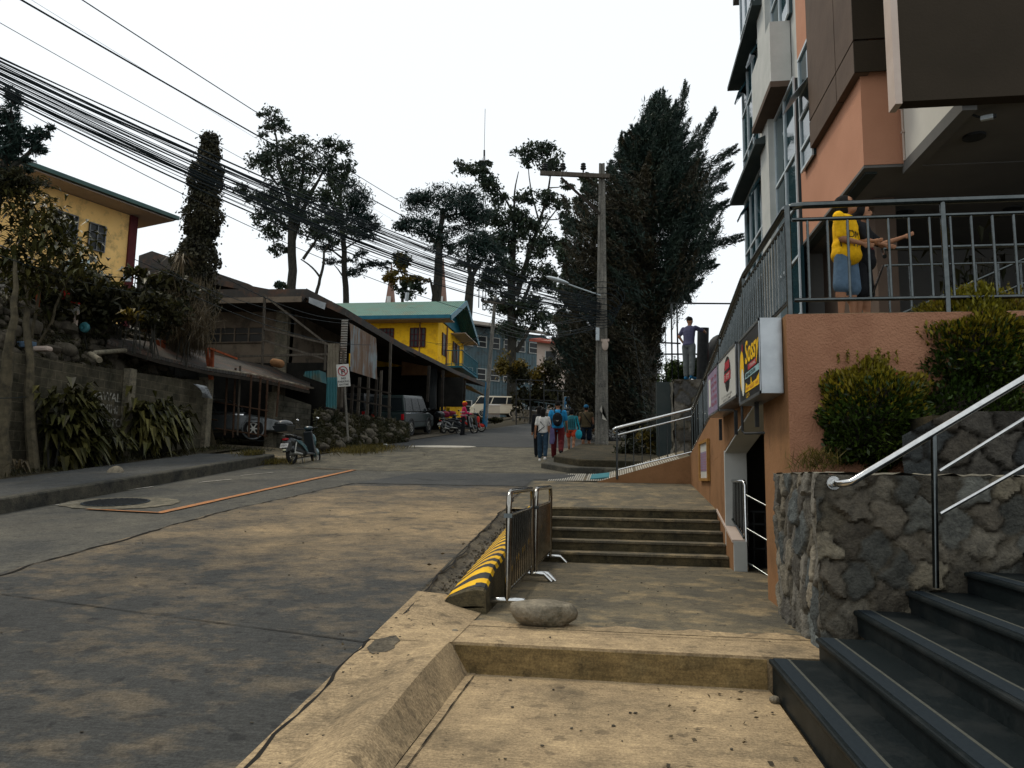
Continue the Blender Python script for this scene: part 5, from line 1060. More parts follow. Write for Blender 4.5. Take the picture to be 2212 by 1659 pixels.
# sheet flapping from the wall post, letters painted on the wall
# litter
def crumple(c,r,mat,label,name='plastic_litter'):
    mb=MB();mb.ell(c,r,9,6,jit=.35);return one(mb,name,mat,label,'litter')
M['plas']=pm('pale_plastic',(.3,.42,.45),(.45,.52,.52),rough=.35);M['pap']=pm('paper',(.5,.5,.46),(.4,.4,.36))
p=G(441,1022);crumple((p[0],p[1],p[2]+.05),(.16,.10,.06),'plas','crumpled pale blue plastic bag lying against the left kerb')
p=G(388,1033);crumple((p[0],p[1],p[2]+.02),(.10,.05,.02),'pap','flat white scrap of paper by the left kerb')
p=G(255,1045);r_=rockmesh((p[0]-.1,p[1],p[2]+.16),(.22,.16,.2),21,14,10,.2);one(r_,'kerb_stone','rock','rough stone block resting against the left kerb','stone',smooth=True)
p=G(120,1078);crumple((p[0],p[1],p[2]+.06),(.13,.08,.07),'pap','dirty white plastic cup lying by the kerb at far left')
for i,(u,v) in enumerate([(730,972),(1015,932),(833,962)]):
    p=G(u,v);crumple((p[0],p[1],p[2]+.03),(.10,.06,.03),'pap',['white litter beside the parked scooter','white scrap at the foot of the delivery rider','white scrap below the rubble bank'][i])
# things by the stone block on the right
blk=thing('stone_pillar',(2.2,19.8,2),'rough fieldstone block the man in lavender stands on','stone wall')
mb=MB();stonepanel(mb,(1.42,19.2,1.9),(1,0,0),(0,0,1),1.9,2.07,(0,-1,0),.34,.04,.05,12,tint=((.13,.12,.105),(.10,.10,.10),(.16,.145,.115)));stonepanel(mb,(1.42,20.6,1.9),(0,-1,0),(0,0,1),1.4,2.07,(-1,0,0),.34,.04,.05,13,tint=((.17,.16,.13),(.13,.13,.12)));build(mb,'stone_face','bstone',blk,smooth=True,ang=50);build(MB().box(1.43,3.3,19.21,20.6,1.8,3.96),'core','post',blk)
one(MB().box(1.02,1.4,19.9,20.3,1.9,4.0),'dark_board','canopy','dark green flat board standing beside the stone block','board')
one(MB().tube([W(1517,822,19.6),W(1519,708,19.6)],[.15,.15],14),'dark_post','blk','thick dark post the man in lavender leans on','post',smooth=True)
mb=MB();mb.ell(W(1556,762,20),(.36,.3,.5),16,12);dr=one(mb,'dark_barrel','blk','round dark barrel with a red band on the stone block behind the ramp rail','barrel',smooth=True)
q=W(1549,765,19.6);build(MB().box(q[0]-.08,q[0]+.25,q[1]-.10,q[1]+.2,q[2]-.14,q[2]+.16),'red_band','c_red',dr)
sf=thing('scaffold_frame',W(1450,850,19.5),'thin steel pipe frame standing behind the man in lavender','pipe frame')
for a,b_ in[((1450,655),(1453,880)),((1462,655),(1466,845)),((1443,655),(1600,656)),((1435,765),(1530,765)),((1540,765),(1600,770)),((1425,740),(1470,742)),((1437,690),(1440,850))]:build(MB().tube([W(*a,19.8),W(*b_,19.8)],.022 if a[0]!=1437 else .012,8),'pipe','steeld',sf,smooth=True)
# ================= LEFT SIDE: WALL, GARDEN, HOUSES =================
def dirs_up(n,el=(0.2,1.2)):
    a=rng.uniform(0,2*PI,n);e=rng.uniform(el[0],el[1],n);return np.stack([np.cos(a)*np.cos(e),np.sin(a)*np.cos(e),np.sin(e)],1)
def bigleaves(P,D,length,width,droop=.45):
    """folded, drooping broad leaves: two quads along the midrib"""
    P=np.asarray(P,float);D=np.asarray(D,float);n=len(P);D=D/np.linalg.norm(D,axis=1)[:,None];up=np.array([0,0,1.]);w=np.cross(D,up);w/=np.linalg.norm(w,axis=1)[:,None]+1e-6
    L=(length*rng.uniform(.6,1.3,n))[:,None];Wd=(width*rng.uniform(.7,1.2,n))[:,None];nn=np.cross(w,D);B=P;Mi=P+D*L*.5-up*L*.04;T=P+D*L-up*L*droop*rng.uniform(.4,1.3,(n,1));l=Mi+w*Wd*.5+nn*Wd*.22;r=Mi-w*Wd*.5+nn*Wd*.22
    return np.stack([B,l,T,Mi,B,Mi,T,r],1).reshape(-1,3)
# block wall
M['wornp']=pm('worn_painted_letters',(.30,.29,.25),(.07,.065,.052),scale=7,lo=.45,hi=.58,rough=.9)
bw=thing('block_wall',(-13,14,1),'mossy hollow-block wall along the left pavement with painted white letters','wall')
ysw=[2,6,10,13.8,15.5,17.4,19,20.5,21.9];zt=[3.7,3.75,3.85,3.95,3.98,4.05,4.12,4.2,4.32]
mb=MB()
for i in range(len(ysw)-1):
    a,b=ysw[i],ysw[i+1];mb.hexa([(-13.2,a,RZ(a)-.2),(-13,a,RZ(a)-.2),(-13,b,RZ(b)-.2),(-13.2,b,RZ(b)-.2)],[(-13.2,a,zt[i]),(-13,a,zt[i]),(-13,b,zt[i+1]),(-13.2,b,zt[i+1])])
build(mb,'wall','block',bw)
for u in (270,):
    q=GX(u,900,-12.97);build(MB().box(-13.02,-12.82,q[1]-.14,q[1]+.14,RZ(q[1]),np.interp(q[1],ysw,zt)+.06),'pilaster','post',bw,bev=.01)
q=GX(449,900,-12.9);build(MB().box(-13.2,-12.85,q[1]-.16,q[1]+.14,RZ(q[1])-.1,4.42),'end_post','post',bw,bev=.01)
a=GX(199,860,-12.98);text('BAWAL',.31,(-12.985,a[1],a[2]),(0,1,.0),(0,0,1),'wornp',bw,'painted_letters',.002)
a=GX(207,884,-12.98);text('UMIHI',.31,(-12.985,a[1],a[2]-.05),(0,1,.0),(0,0,1),'wornp',bw,'painted_letters',.002)
a=GX(222,912,-12.98);text('DITO',.30,(-12.985,a[1],a[2]-.08),(0,1,.0),(0,0,1),'wornp',bw,'painted_letters',.002)
# curled sheet sign on the end post
mb=MB();P=[]
c4=[Vector(GX(418,829,-12.75)),Vector(GX(447,834,-12.6)),Vector(GX(459,861,-12.6)),Vector(GX(436,858,-12.6))]
for j in range(7):
    r_=[]
    for i in range(7):
        a=i/6;b=j/6;p=c4[0].lerp(c4[1],a).lerp(c4[3].lerp(c4[2],a),b);p.x+=.12*math.sin(b*PI)*(1-a);r_.append(tuple(p))
    P.append(r_)
mb.grid(P);mb.grid([[(x-.012,y,z) for x,y,z in r] for r in P]);bsn=one(mb,'tarpaulin_notice','galv','curled weathered sheet notice hanging from the end post of the block wall','sign')
for i in range(4):
    a=c4[0].lerp(c4[3],.3+i*.17)+Vector((.09,.12,0));dd_=(c4[1]-c4[0]).normalized();scrib(tuple(a),tuple(dd_),(0,0,1),.42,.04,'blk',bsn,7)
# trunks in front of wall at far left
def trunk(pts,rs,mat='bark',n=9):return MB().tube(pts,rs,n)
T1=[W(74,1022,16.1),W(66,930,16.2),W(62,850,16.3),W(66,780,16.4),W(56,700,16.6),W(62,640,16.9)]
def leafthing(name,label,cat,trunks,clouds,base_,group=None,tm='bark'):
    t=thing(name,base_,label,cat,group)
    for pts,rs in trunks:build(MB().tube(pts,rs,8),'trunk' if rs[0]>.05 else 'branch',tm,t,smooth=True)
    for V,m,nm in clouds:leafobj(nm,V,m,t)
    return t
def cloud(blobs,d,n,ln,wd,k=9,sub=.34,dirs=None,sp=1.,depth=1.):
    out=[];tot=sum(b[2]*b[3] for b in blobs)
    for b in blobs:
        dd=b[4] if len(b)>4 else d;c=W(b[0],b[1],dd);s=dd/1600;m=max(20,int(n*b[2]*b[3]/tot))
        out.append(inell(c,(b[2]*s*1.12,(b[2]+b[3])*.6*s*depth,b[3]*s*1.15),m,max(5,int(1.3*k*(b[2]*b[3]/900)**.5)),sub))
    P=np.concatenate(out);return leaves(P,ln,wd,None if dirs is None else np.tile(dirs,(len(P),1)),sp)
def limb(a,b,r0,r1,d,d2=None,n=6,wob=.06):
    A=Vector(W(a[0],a[1],d));B=Vector(W(b[0],b[1],d2 or d));l=(B-A).length;pts=[];k=random.uniform(-1,1)
    for i in range(n+1):
        t=i/n;p=A.lerp(B,t);p+=Vector((math.sin(t*PI)*k*wob*l,random.uniform(-.02,.02)*l,math.sin(t*PI)*wob*l*.6));pts.append(tuple(p))
    return (pts,[lerp(r0,r1,i/n) for i in range(n+1)])
# slim garden trees by the wall (large leaves hanging over the cream house)
d=18
leafthing('garden_tree','slim pale-stemmed tree with broad drooping leaves in front of the cream house','tree',
 [(T1,[.12,.11,.10,.08,.07,.05]),limb((62,640),(40,560),.05,.03,17.5),limb((62,640),(120,520),.05,.02,17.5,17),limb((66,780),(95,600),.05,.02,17.4),limb((95,600),(170,560),.03,.015,17),limb((40,560),(60,440),.03,.015,17.5),limb((66,780),(110,700),.04,.02,17.4),limb((110,700),(150,600),.03,.015,17.3)],
 [(bigleaves(inell(W(u,v,dd),(a*dd/1600,.9,b*dd/1600),int(n*.62),14,.5),dirs_up(int(n*.62),(-.7,.5)),.27,.10,.5),'leafB','leaves') for u,v,a,b,n,dd in [(60,440,75,50,420,17),(110,500,80,50,620,16.8),(60,560,70,40,420,16.6),(165,560,60,40,380,16.6),(200,585,22,30,70,16.5),(30,480,40,60,260,17)]],W(72,1012,17.2),tm='barkl')
leafthing('garden_tree','second slim stem with sparse leaves just left of the pale-stemmed tree','tree',[limb((8,1035),(18,760),.15,.10,15.1),limb((18,760),(30,560),.09,.03,15.1)],[(bigleaves(inell(W(40,620,16.5),(.8,.7,.5),160,9,.4),dirs_up(160,(-.6,.5)),.26,.09,.5),'leafB','leaves')],W(10,1020,16.5),tm='barkl')
# broadleaf verge plants in front of the wall
def verge(u,v,a,b,x,n,label,ln=.5):
    q=GX(u,v,x);s=math.hypot(q[0],q[1])/1600;c=np.array(q);P=inell(c,(.45,a*s*1.05,b*s),n,16,.33,.8);D=P-(c-np.array([0,0,b*s*.9]));D[:,2]=np.abs(D[:,2])*.5+.1;D[:,0]+=.5
    V=bigleaves(P,D+rng.normal(size=D.shape)*.35,ln,ln*.36,.8)
    g=thing('broadleaf_plant',(q[0],q[1],RZ(q[1])+.2),label,'plant','broad-leaved plants along the block wall');leafobj('leaves',V,'leafB',g)
    for i in range(9):
        yy=q[1]+random.uniform(-a*s*.8,a*s*.8);build(MB().tube([(x,yy,RZ(yy)+.15),(x+random.uniform(-.1,.15),yy+random.uniform(-.2,.2),q[2]+b*s*.3)],[.03,.018],6),'stem','bark',g)
    return g
verge(150,935,70,75,-12.55,620,'tall broad-leaved plant against the block wall, left of the painted letters')
verge(345,925,75,55,-12.55,640,'bushy broad-leaved plant against the block wall, right of the painted letters')
verge(240,950,30,30,-12.4,120,'small low broad-leaved plant between the two bushy ones below the painted letters',.35)
q=GX(40,1010,-11.9);g=thing('dry_plant',(q[0],q[1],q[2]),'small yellowing rosette at the edge of the left pavement','plant');P=np.tile(np.array(q),(26,1))+rng.normal(size=(26,3))*.03;leafobj('leaves',bigleaves(P,dirs_up(26,(.3,1.2)),.32,.06,.8),'dry',g)
# weeds at foot of wall
def scatter(fn,n,ln,wd,mat,name='grass',el=(.5,1.5)):
    P=np.array([fn() for _ in range(n)]);V=leaves(P,ln,wd,dirs_up(n,el),.5);return leafobj(name,V,mat,None)
def tuft(label,cx,cy,rx,ry,n,h,mat='grass'):
    P=np.array([(cx+random.gauss(0,rx),cy+random.gauss(0,ry),0) for _ in range(n)]);P[:,2]=[RZ(y)+h*.35+(0.22 if x<-9.9 and y<19.9 else 0) for x,y,_ in P];o=leafobj('grass',leaves(P,h,.02,dirs_up(n,(.6,1.5)),.5),mat,None);o['kind']='stuff';o['label']=label;return o
def wv():
    y=random.uniform(4,22.4);x=-12.9+abs(random.gauss(0,.35));return (x,y,RZ(y)+.27)
o=scatter(wv,3200,.16,.03,'weed');o['kind']='stuff';o['label']='weeds and dry leaves along the foot of the block wall'
p=G(545,1000);tuft('yellow grass tuft at the end of the kerb',-9.75,19.6,.35,.25,900,.22);p=G(785,975);tuft('strip of yellow grass right of the scooter',p[0],p[1],.5,.9,1600,.25)
p=G(470,965);tuft('weeds beside the driveway',-12.2,22.6,.4,.5,1400,.3,'weed')
# stone bank and garden behind the wall
mb=MB();stonepanel(mb,(-13.6,13.2,4.0),(0,1,0),(-.55,0,1),7.2,1.5,(.8,0,.5),.3,.05,.11,21,tint=((.12,.105,.08),(.08,.08,.07),(.15,.13,.10)));b=one(mb,'rubble_bank','bstone','heap of rough fieldstones behind the block wall','stone bank',smooth=True)
def rubble(label,pts,mat='rock',grp=None):  # many loose stones
    mb=MB();rng_=random.Random(5)
    for c,r in pts:
        m=rockmesh(c,(r*random.uniform(.8,1.3),r*random.uniform(.8,1.2),r*random.uniform(.55,.9)),random.randint(0,9999),9,7,.25);mb.add(m.v,m.f)
    return mb
P=[];random.seed(41)
for i in range(230):
    y=random.uniform(13,20.8);f=random.random();P.append(((-13.5-f*.82,y,3.98+f*1.5),random.choice((.10,.14,.2,.26))*random.uniform(.7,1.1)))
struct(rubble('',P),'rubble_bank','rubble',True,'stuff','loose fieldstones heaped behind the block wall')
P=np.array([(-13.4-f*.85,random.uniform(12.5,21),4.0+f*1.55) for f in [random.random() for _ in range(6000)]]);o=leafobj('weeds',leaves(P,.2,.03,dirs_up(len(P),(-.5,1.3)),.8),'weed',None);o['kind']='stuff';o['label']='weeds hanging over the stones behind the block wall'
P=[]
for i in range(16000):
    x=random.uniform(-20,-13.3);y=random.uniform(10,25);P.append((x,y,HT(x,y)+random.uniform(0,.22)))
P=np.array(P);o=leafobj('weeds',leaves(P,.24,.05,dirs_up(len(P),(-.2,1.4)),.8),'weed',None);o['kind']='stuff';o['label']='undergrowth covering the garden slope behind the block wall'
# bank of rubble and weeds by the no-parking sign (stuff: a mound nobody could count)
P=[];random.seed(31)
for i in range(260):
    u=random.uniform(688,878);t=(u-690)/245;vt=lerp(888,924,t);vb=lerp(968,944,t);f=random.random();v=lerp(vt,vb,f);dd=lerp(25.5,34,t)+(.5-f)*1.6;P.append((W(u,v,dd),random.choice((.08,.11,.15,.24))*random.uniform(.7,1.1)))
mb=rubble('',P);o=struct(mb,'rubble_bank','rubble',True,'stuff','rubble and earth bank with weeds beside the no-parking sign')
mb=MB();Q=[]
for j in range(7):
    r_=[]
    for i in range(14):
        t=i/13;f=j/6;r_.append(W(lerp(680,885,t),lerp(lerp(888,916,t),lerp(972,948,t),f),lerp(25.5,33,t)+(.5-f)*1.6+.25))
    Q.append(r_)
mb.grid(Q);struct(mb,'rubble_bank','soil',True,'stuff')
P=[]
for i in range(15000):
    u=random.uniform(680,882);t=(u-690)/245;f=random.random()**.8;v=lerp(lerp(886,922,t),lerp(970,944,t),f)+random.gauss(0,3);P.append(W(u,v,lerp(25.3,33.8,t)+(.5-f)*1.6))
P=np.array(P);o=leafobj('weeds',leaves(P,.26,.035,dirs_up(len(P),(-.4,1.4)),.8),'weed',None);o['kind']='stuff';o['label']='dark weeds covering the rubble bank'
# leafy garden mass (separate plants)
GP='garden plants behind the block wall'
gl=[(250,652,52,34,20.5,'dense dark bush below the cream house, left part of the garden','leafG',1),(335,668,50,38,21,'dense dark bush left of the ivy-clad trunk','leafG',1),(215,618,34,16,20,'upper bush with yellowish tips just under the cream wall','leafY',0),(180,650,40,50,19.5,'dark bush beside the orange pole','leafG',1),(400,690,50,50,22,'hanging dead creepers below the ivy-clad trunk','dry',0),(290,675,26,26,19.5,'spiky yellow-green plant in the middle of the garden','leafY',2),(330,690,22,24,19.8,'spiky dark plant right of the yellow-green one','leafG',2),(110,625,44,34,19,'twiggy bush in front of the corrugated hut','leafG',0),(300,590,34,24,20.5,'banana-like plant with large leaves beside the white meter box','leafB',3),(375,622,34,26,22,'mixed dry foliage at the foot of the ivy-clad trunk','leafG',0)]
for u,v,a,b,dd,lb,m,ty in gl:
    s=dd/1600;c=W(u,v,dd);base_=(c[0],c[1],c[2]-b*s);n=int(a*b*(1.5 if ty<2 else .14)*(.5 if m=='dry' else 1))
    n=int(n*1.3);g=thing('garden_plant',base_,lb,'plant',GP);P=inell(c,(a*s*1.1,1.1,b*s*1.1),n,16,.5)
    if ty==3 or ty==2:
        P=np.tile(np.array(c)-np.array([0,0,b*s*.4]),(60,1))+rng.normal(size=(60,3))*[a*s*.3,.2,b*s*.2];V=bigleaves(P,dirs_up(60,(.2,1.3)),a*s*1.0,.12 if ty==2 else .2,.5)
    else:V=leaves(P,.20 if m!='dry' else .5,.09 if m!='dry' else .02,None if m!='dry' else np.tile((0,0,-1.),(len(P),1)),1.)
    leafobj('leaves',V,m,g)
    for i in range(4):build(MB().tube([(base_[0]+random.uniform(-.3,.3),base_[1],base_[2]-.8),(c[0]+random.uniform(-a*s,a*s)*.6,c[1],c[2]+b*s*.5)],[.02,.01],5),'stem','bark',g)
# dead palm skirt and yellow agave
c=W(390,572,21.5);g=thing('dead_palm_fronds',c,'pale dead fan of palm fronds at the foot of the ivy-clad trunk','plant');P=np.tile(np.array(c)+np.array([0,0,.25]),(46,1))+rng.normal(size=(46,3))*.05;D=dirs_up(46,(-1.4,.1));leafobj('fronds',bigleaves(P,D,.55,.045,.5),'dry',g)
# cream house
HC=thing('cream_house',(-21,27,6),'cream yellow house with maroon corner posts and dark green roof','house')
zE=GZ(375,478,11.05);yA=zE
E1=Vector(GZ(375,478,11.05));E0=Vector(GZ(0,342,11.05));dv=(E1-E0).normalized();pn=Vector((-dv.y,dv.x,0))
if pn.y<0:pn=-pn
w1_=Vector(W(303,500,(E1-Vector(EYE)).dot(Vector(CF))+.3));
def onl(s,o,z):p=E1+dv*s+pn*o;return (p.x,p.y,z)
rimz=11.05
# wall line sits .9 m behind the eave
L0=-16
mb=MB();mb.hexa([onl(L0,.9,5.5),onl(-.95,.9,5.5),onl(-.95,7,5.5),onl(L0,7,5.5)],[onl(L0,.9,rimz-.02),onl(-.95,.9,rimz-.02),onl(-.95,7,rimz-.02),onl(L0,7,rimz-.02)]);M['hcream']=pm('cream_house_wall',(.80,.50,.18),(.86,.56,.21),scale=1.2,rough=.85,c3=(.5,.33,.13),s3=1.5);build(mb,'wall','hcream',HC)
mb=MB();mb.hexa([onl(L0,-.05,rimz),onl(0,-.05,rimz),onl(0,8,rimz),onl(L0,8,rimz)],[onl(L0,-.05,rimz+.04),onl(0,-.05,rimz+.04),onl(0,8,rimz+.04),onl(L0,8,rimz+.04)]);build(mb,'eave_soffit','trim',HC)
M['groof']=corrm('green_roof_sheet',(.012,.05,.045),(.018,.065,.055),0,.2,.5,.1)
mb=MB();mb.hexa([onl(L0,-.1,rimz+.05),onl(.06,-.1,rimz+.05),onl(.06,8,rimz+.05),onl(L0,8,rimz+.05)],[onl(L0,-.1,rimz+.22),onl(.06,-.1,rimz+.22),onl(-1.5,4,rimz+1.3),onl(L0,4,rimz+1.3)]);build(mb,'roof','groof',HC)
build(MB().bar(onl(L0,-.16,rimz+.12),onl(.1,-.16,rimz+.12),.10,.14),'gutter','groof',HC)
M['maroon']=pm('maroon_paint',(.06,.012,.014),(.09,.018,.02),rough=.7)
for s in(-1.0,-6.4):
    mb=MB();mb.hexa([onl(s-.22,.80,5.5),onl(s+.08,.80,5.5),onl(s+.08,1.1,5.5),onl(s-.22,1.1,5.5)],[onl(s-.22,.80,rimz-.03),onl(s+.08,.80,rimz-.03),onl(s+.08,1.1,rimz-.03),onl(s-.22,1.1,rimz-.03)]);build(mb,'corner_post','maroon',HC)
def hwin(s0,s1,z0,z1):
    mb=MB();mb.hexa([onl(s0,.86,z0),onl(s1,.86,z0),onl(s1,.92,z0),onl(s0,.92,z0)],[onl(s0,.86,z1),onl(s1,.86,z1),onl(s1,.92,z1),onl(s0,.92,z1)]);w=build(mb,'window','dglass',HC)
    mb=MB()
    for i in range(3):
        s=lerp(s0,s1,i/2);mb.bar(onl(s,.84,z0),onl(s,.84,z1),.05)
    for z in(z0,lerp(z0,z1,.35),lerp(z0,z1,.7),z1):mb.bar(onl(s0,.835,z),onl(s1,.835,z),.045)
    build(mb,'grille','bodyblk',w)
hwin(-2.75,-2.15,9.3,10.25);hwin(-3.95,-3.2,9.3,10.3);hwin(-10.,-8.8,9.3,10.3)
c=W(277,600,24.5);one(MB().box(c[0]-.12,c[0]+.12,c[1]-.1,c[1],c[2]-.15,c[2]+.22),'meter_box','frame','small white meter box on the cream house by the banana-like plant','box',bev=.01)
# laundry and hut at far left
c=W(160,580,21);mb=MB();mb.grid([[(c[0]-.4+i*.12,c[1]+.05*math.sin(i*2),c[2]+.25-j*.14) for i in range(8)] for j in range(5)]);one(mb,'hanging_cloth','plas','white and blue cloth hanging below the cream house windows','cloth')
M['corrg']=corrm('grey_corrugated',(.16,.15,.13),(.22,.20,.17),2,.09,.6,.3,c3=(.14,.08,.05))
hu=thing('corrugated_hut',W(20,700,18.5),'grey corrugated hut at the far left edge above the wall','hut');a=W(-60,555,19);b=W(38,560,19);mb=MB();mb.hexa([(a[0],a[1],5.0),(b[0],b[1],5.0),(b[0]-1,b[1]+3,5.0),(a[0]-1,a[1]+3,5.0)],[(a[0],a[1],a[2]),(b[0],b[1],b[2]),(b[0]-1,b[1]+3,b[2]),(a[0]-1,a[1]+3,a[2])]);build(mb,'wall','corrg',hu)
a=W(-80,500,18.3);b=W(130,585,18.8);mb=MB();mb.hexa([(a[0],a[1],a[2]),(b[0],b[1],b[2]),(b[0]-1,b[1]+3,b[2]+.3),(a[0]-1,a[1]+3,a[2]+.3)],[(a[0],a[1],a[2]+.05),(b[0],b[1],b[2]+.05),(b[0]-1,b[1]+3,b[2]+.36),(a[0]-1,a[1]+3,a[2]+.36)]);build(mb,'roof','corrg',hu)
a=Vector(W(30,670,18.7));one(MB().prism([a,a+Vector((.75,0,0)),a+Vector((.7,0,.9)),a+Vector((.02,0,.95))],(0,.05,0)),'green_tarp','sgreen','dark green tarpaulin hung beside the corrugated hut','tarp')
one(MB().tube([W(75,760,18.3),W(85,600,18.3)],.05,8),'orange_pole','rust','leaning orange pole among the garden stems','pole',smooth=True)
one(MB().ell(W(135,637,18.8),(.22,.1,.13),10,7),'red_basin','c_red','round orange-red basin perched on the white shelf','basin',smooth=True)
sh=thing('white_shelter',W(150,700,19),'small white board on two pale legs among the plants','shelf');a=[W(u,v,19) for u,v in((130,672),(168,682),(170,655),(136,648))];build(MB().prism([tuple(p) for p in a],(0,.06,0)),'board','swhite',sh);build(MB().bar(W(134,648,18.95),W(172,656,18.95),.06,.04),'red_edge','c_red',sh)
for u0,u1 in((132,126),(166,162)):build(MB().bar(W(u0,672,19),W(u1,712,19),.07),'leg','trim',sh)
for u,v,r,c_,l in[(150,708,.08,'teal','turquoise plastic drum under the white board'),(183,707,.07,'teal','turquoise plastic tub right of the white board')]:
    q=W(u,v,19.2);mb=MB();mb.torus(q,(0,1,.2),r,.07,18,7);one(mb,'plastic_tub',c_,l,'tub',smooth=True)
one(MB().tube([W(196,770,17.6),W(206,762,18),W(270,757,19.5)],.06,10),'plastic_pipe','post','grey plastic pipe lying along the stone bank','pipe',smooth=True)
one(MB().tube([W(195,765,17.6),W(215,778,17.2)],.07,10),'plastic_pipe','post','short grey pipe pointing out over the block wall','pipe',smooth=True)
one(MB().box(*(lambda q:(q[0]-.18,q[0]+.18,q[1],q[1]+.2,q[2]-.08,q[2]+.06))(W(50,742,16.9))),'storage_box','c_denim','blue box lying on the block wall at far left','box',bev=.02)
one(MB().box(*(lambda q:(q[0]-.2,q[0]+.2,q[1],q[1]+.2,q[2]-.06,q[2]+.06))(W(85,752,16.9))),'white_sack','trim','white sack lying on the wall by the slim tree','sack',bev=.05)
# carport roof with struts
M['croof']=corrm('dark_corrugated_roof',(.022,.020,.018),(.05,.042,.033),1,.12,.7,.2,c3=(.09,.045,.025))
M['darkwall']=pm('shade_boards',(.008,.008,.007),(.018,.017,.014),scale=2,rough=.9)  # near-black tone: deep shade under the roofs is put into the colour
cp=thing('carport',W(500,850,24),'low carport with rusty corrugated roof and pipe gate around the silver car','carport')
fr=[Vector(W(u,v,d_)) for u,v,d_ in((232,735,19.2),(345,770,21),(450,795,23),(560,812,25),(668,838,27))];bk=[Vector(W(u,v,d_)) for u,v,d_ in((262,718,24),(380,738,25.5),(470,768,27.5),(580,790,29.5),(672,822,31))]
mb=MB();mb.grid([[tuple(p) for p in fr],[tuple(p) for p in bk]]);mb.grid([[tuple(p-Vector((0,0,.09))) for p in fr],[tuple(p-Vector((0,0,.09))) for p in bk]]);mb.grid([[tuple(p) for p in fr],[tuple(p-Vector((0,0,.09))) for p in fr]]);build(mb,'roof','croof',cp)
for i in range(4):build(MB().bar(fr[i]-Vector((0,0,.16)),fr[i+1]-Vector((0,0,.16)),.07,.1),'beam','darkw',cp)
mb=MB()
for i in range(46):
    t=i/45*2;k=min(1,int(t));p=fr[2+k].lerp(fr[3+k],t-k);mb.tube([p+Vector((-.05,-.03,.01)),p+Vector((.03,.3,.03))],.035,6)
build(mb,'corrugated_edge','ctan',cp)
for (u,v0,v1) in((349,735,795),(455,752,820)):
    for s in(-9,4):build(MB().bar(W(u+s,v0,22.8 if u<400 else 23.4),W(u+(0 if s<0 else s*.5),v1,22.8 if u<400 else 23.4),.09),'strut','rust',cp)
build(MB().bar(W(452,752,23.2),W(512,775,24),.06),'strut','rust',cp)
for (u,v0,v1,m_) in((506,795,945,'rustd'),(516,790,940,'wood'),(488,800,940,'rustd'),(560,815,945,'rustd'),(575,820,945,'rustd'),(540,810,945,'rustd'),(600,825,900,'rustd')):build(MB().tube([W(u+3,v0,24.6),W(u-3,v1,24.6)],.035,6),'gate_post',m_,cp)
for a,b_ in(((465,868),(580,888)),((465,925),(578,942)),((452,905),(470,908))):build(MB().tube([W(*a,24.6),W(*b_,24.6)],.025,6),'gate_rail','rustd',cp)
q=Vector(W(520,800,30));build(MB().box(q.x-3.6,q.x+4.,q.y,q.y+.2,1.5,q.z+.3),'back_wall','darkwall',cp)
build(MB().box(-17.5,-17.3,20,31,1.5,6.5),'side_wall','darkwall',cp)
b2w=thing('grey_block_wall',W(630,900,27),'short grey hollow-block wall behind the scooter','wall');a=W(598,850,27);b=W(668,868,28.5)
mb=MB();mb.hexa([(a[0],a[1],1.8),(b[0],b[1],1.8),(b[0],b[1]+.2,1.8),(a[0],a[1]+.2,1.8)],[(a[0],a[1],a[2]),(b[0],b[1],b[2]-.1),(b[0],b[1]+.2,b[2]-.1),(a[0],a[1]+.2,a[2])]);build(mb,'wall','blockx',b2w)
a=W(588,862,26.6);build(MB().box(a[0]-.18,a[0]+.16,a[1]-.1,a[1]+.2,1.8,a[2]+.25),'pier','post',b2w,bev=.01)
# pale corrugated panels seen through the garden
for u,v,w_,h_,l in[(420,725,40,16,'rust-striped corrugated sheet below the creepers'),(365,708,40,12,'grey corrugated sheet among the creepers'),(410,790,42,20,'corrugated sheet lying behind the orange struts')]:
    a=W(u-w_/2,v-h_/2,24.8);b=W(u+w_/2,v+h_/2,24.8);one(MB().box(a[0],b[0],a[1],a[1]+.05,b[2],a[2]),'corrugated_sheet','corrg',l,'metal sheet')
# ---- brown-grey house ----
M['bwall']=pm('brown_grey_wall',(.14,.11,.08),(.19,.15,.11),scale=1.5,rough=.9,c3=(.08,.065,.05))
bh=thing('brown_house',(-14,28,4),'brown-grey house with a strip window and a wide dark roof behind the carport','house')
yb=28.;A=GY(448,640,yb);B=GY(606,640,yb);C_=GY(629,640,yb-.1)
build(MB().box(A[0]-3,B[0],yb,yb+8,3,A[2]),'wall','bwall',bh);build(MB().box(B[0]-.02,C_[0],yb-.25,yb+.3,2.5,A[2]-.1),'pillar','post',bh)
a=GY(462,703,yb-.06);b=GY(567,739,yb-.06);w=build(MB().box(a[0]-1.5,b[0],yb-.05,yb,b[2],a[2]-.1),'strip_window','dglass',bh)
mb=MB()
for i in range(7):
    x=lerp(a[0]-1.5,b[0],i/6);mb.box(x-.03,x+.03,yb-.09,yb-.052,b[2],a[2]-.1)
for z in(b[2],a[2]-.1,lerp(b[2],a[2],.5)):mb.box(a[0]-1.5,b[0],yb-.095,yb-.0525,z-.02,z+.02)
build(mb,'window_bars','bwall',w)
e0=GY(440,650,yb-1.6);e1=GY(652,652,yb-1.6);pk=GY(662,624,yb-1.6)
mb=MB();mb.prism([(e0[0]-6,yb-1.6,e0[2]-.05),(e1[0],yb-1.6,e1[2]),(pk[0],yb-1.6,pk[2]-.3),(pk[0],yb-1.6,pk[2]),(e0[0]-6,yb-1.6,e0[2]+.55)],(0,10,.0));build(mb,'roof','croof',bh)
build(MB().box(e0[0]-6,e1[0],yb-1.64,yb-1.61,e0[2]-.12,e0[2]+.10),'eave_board','bwall',bh)
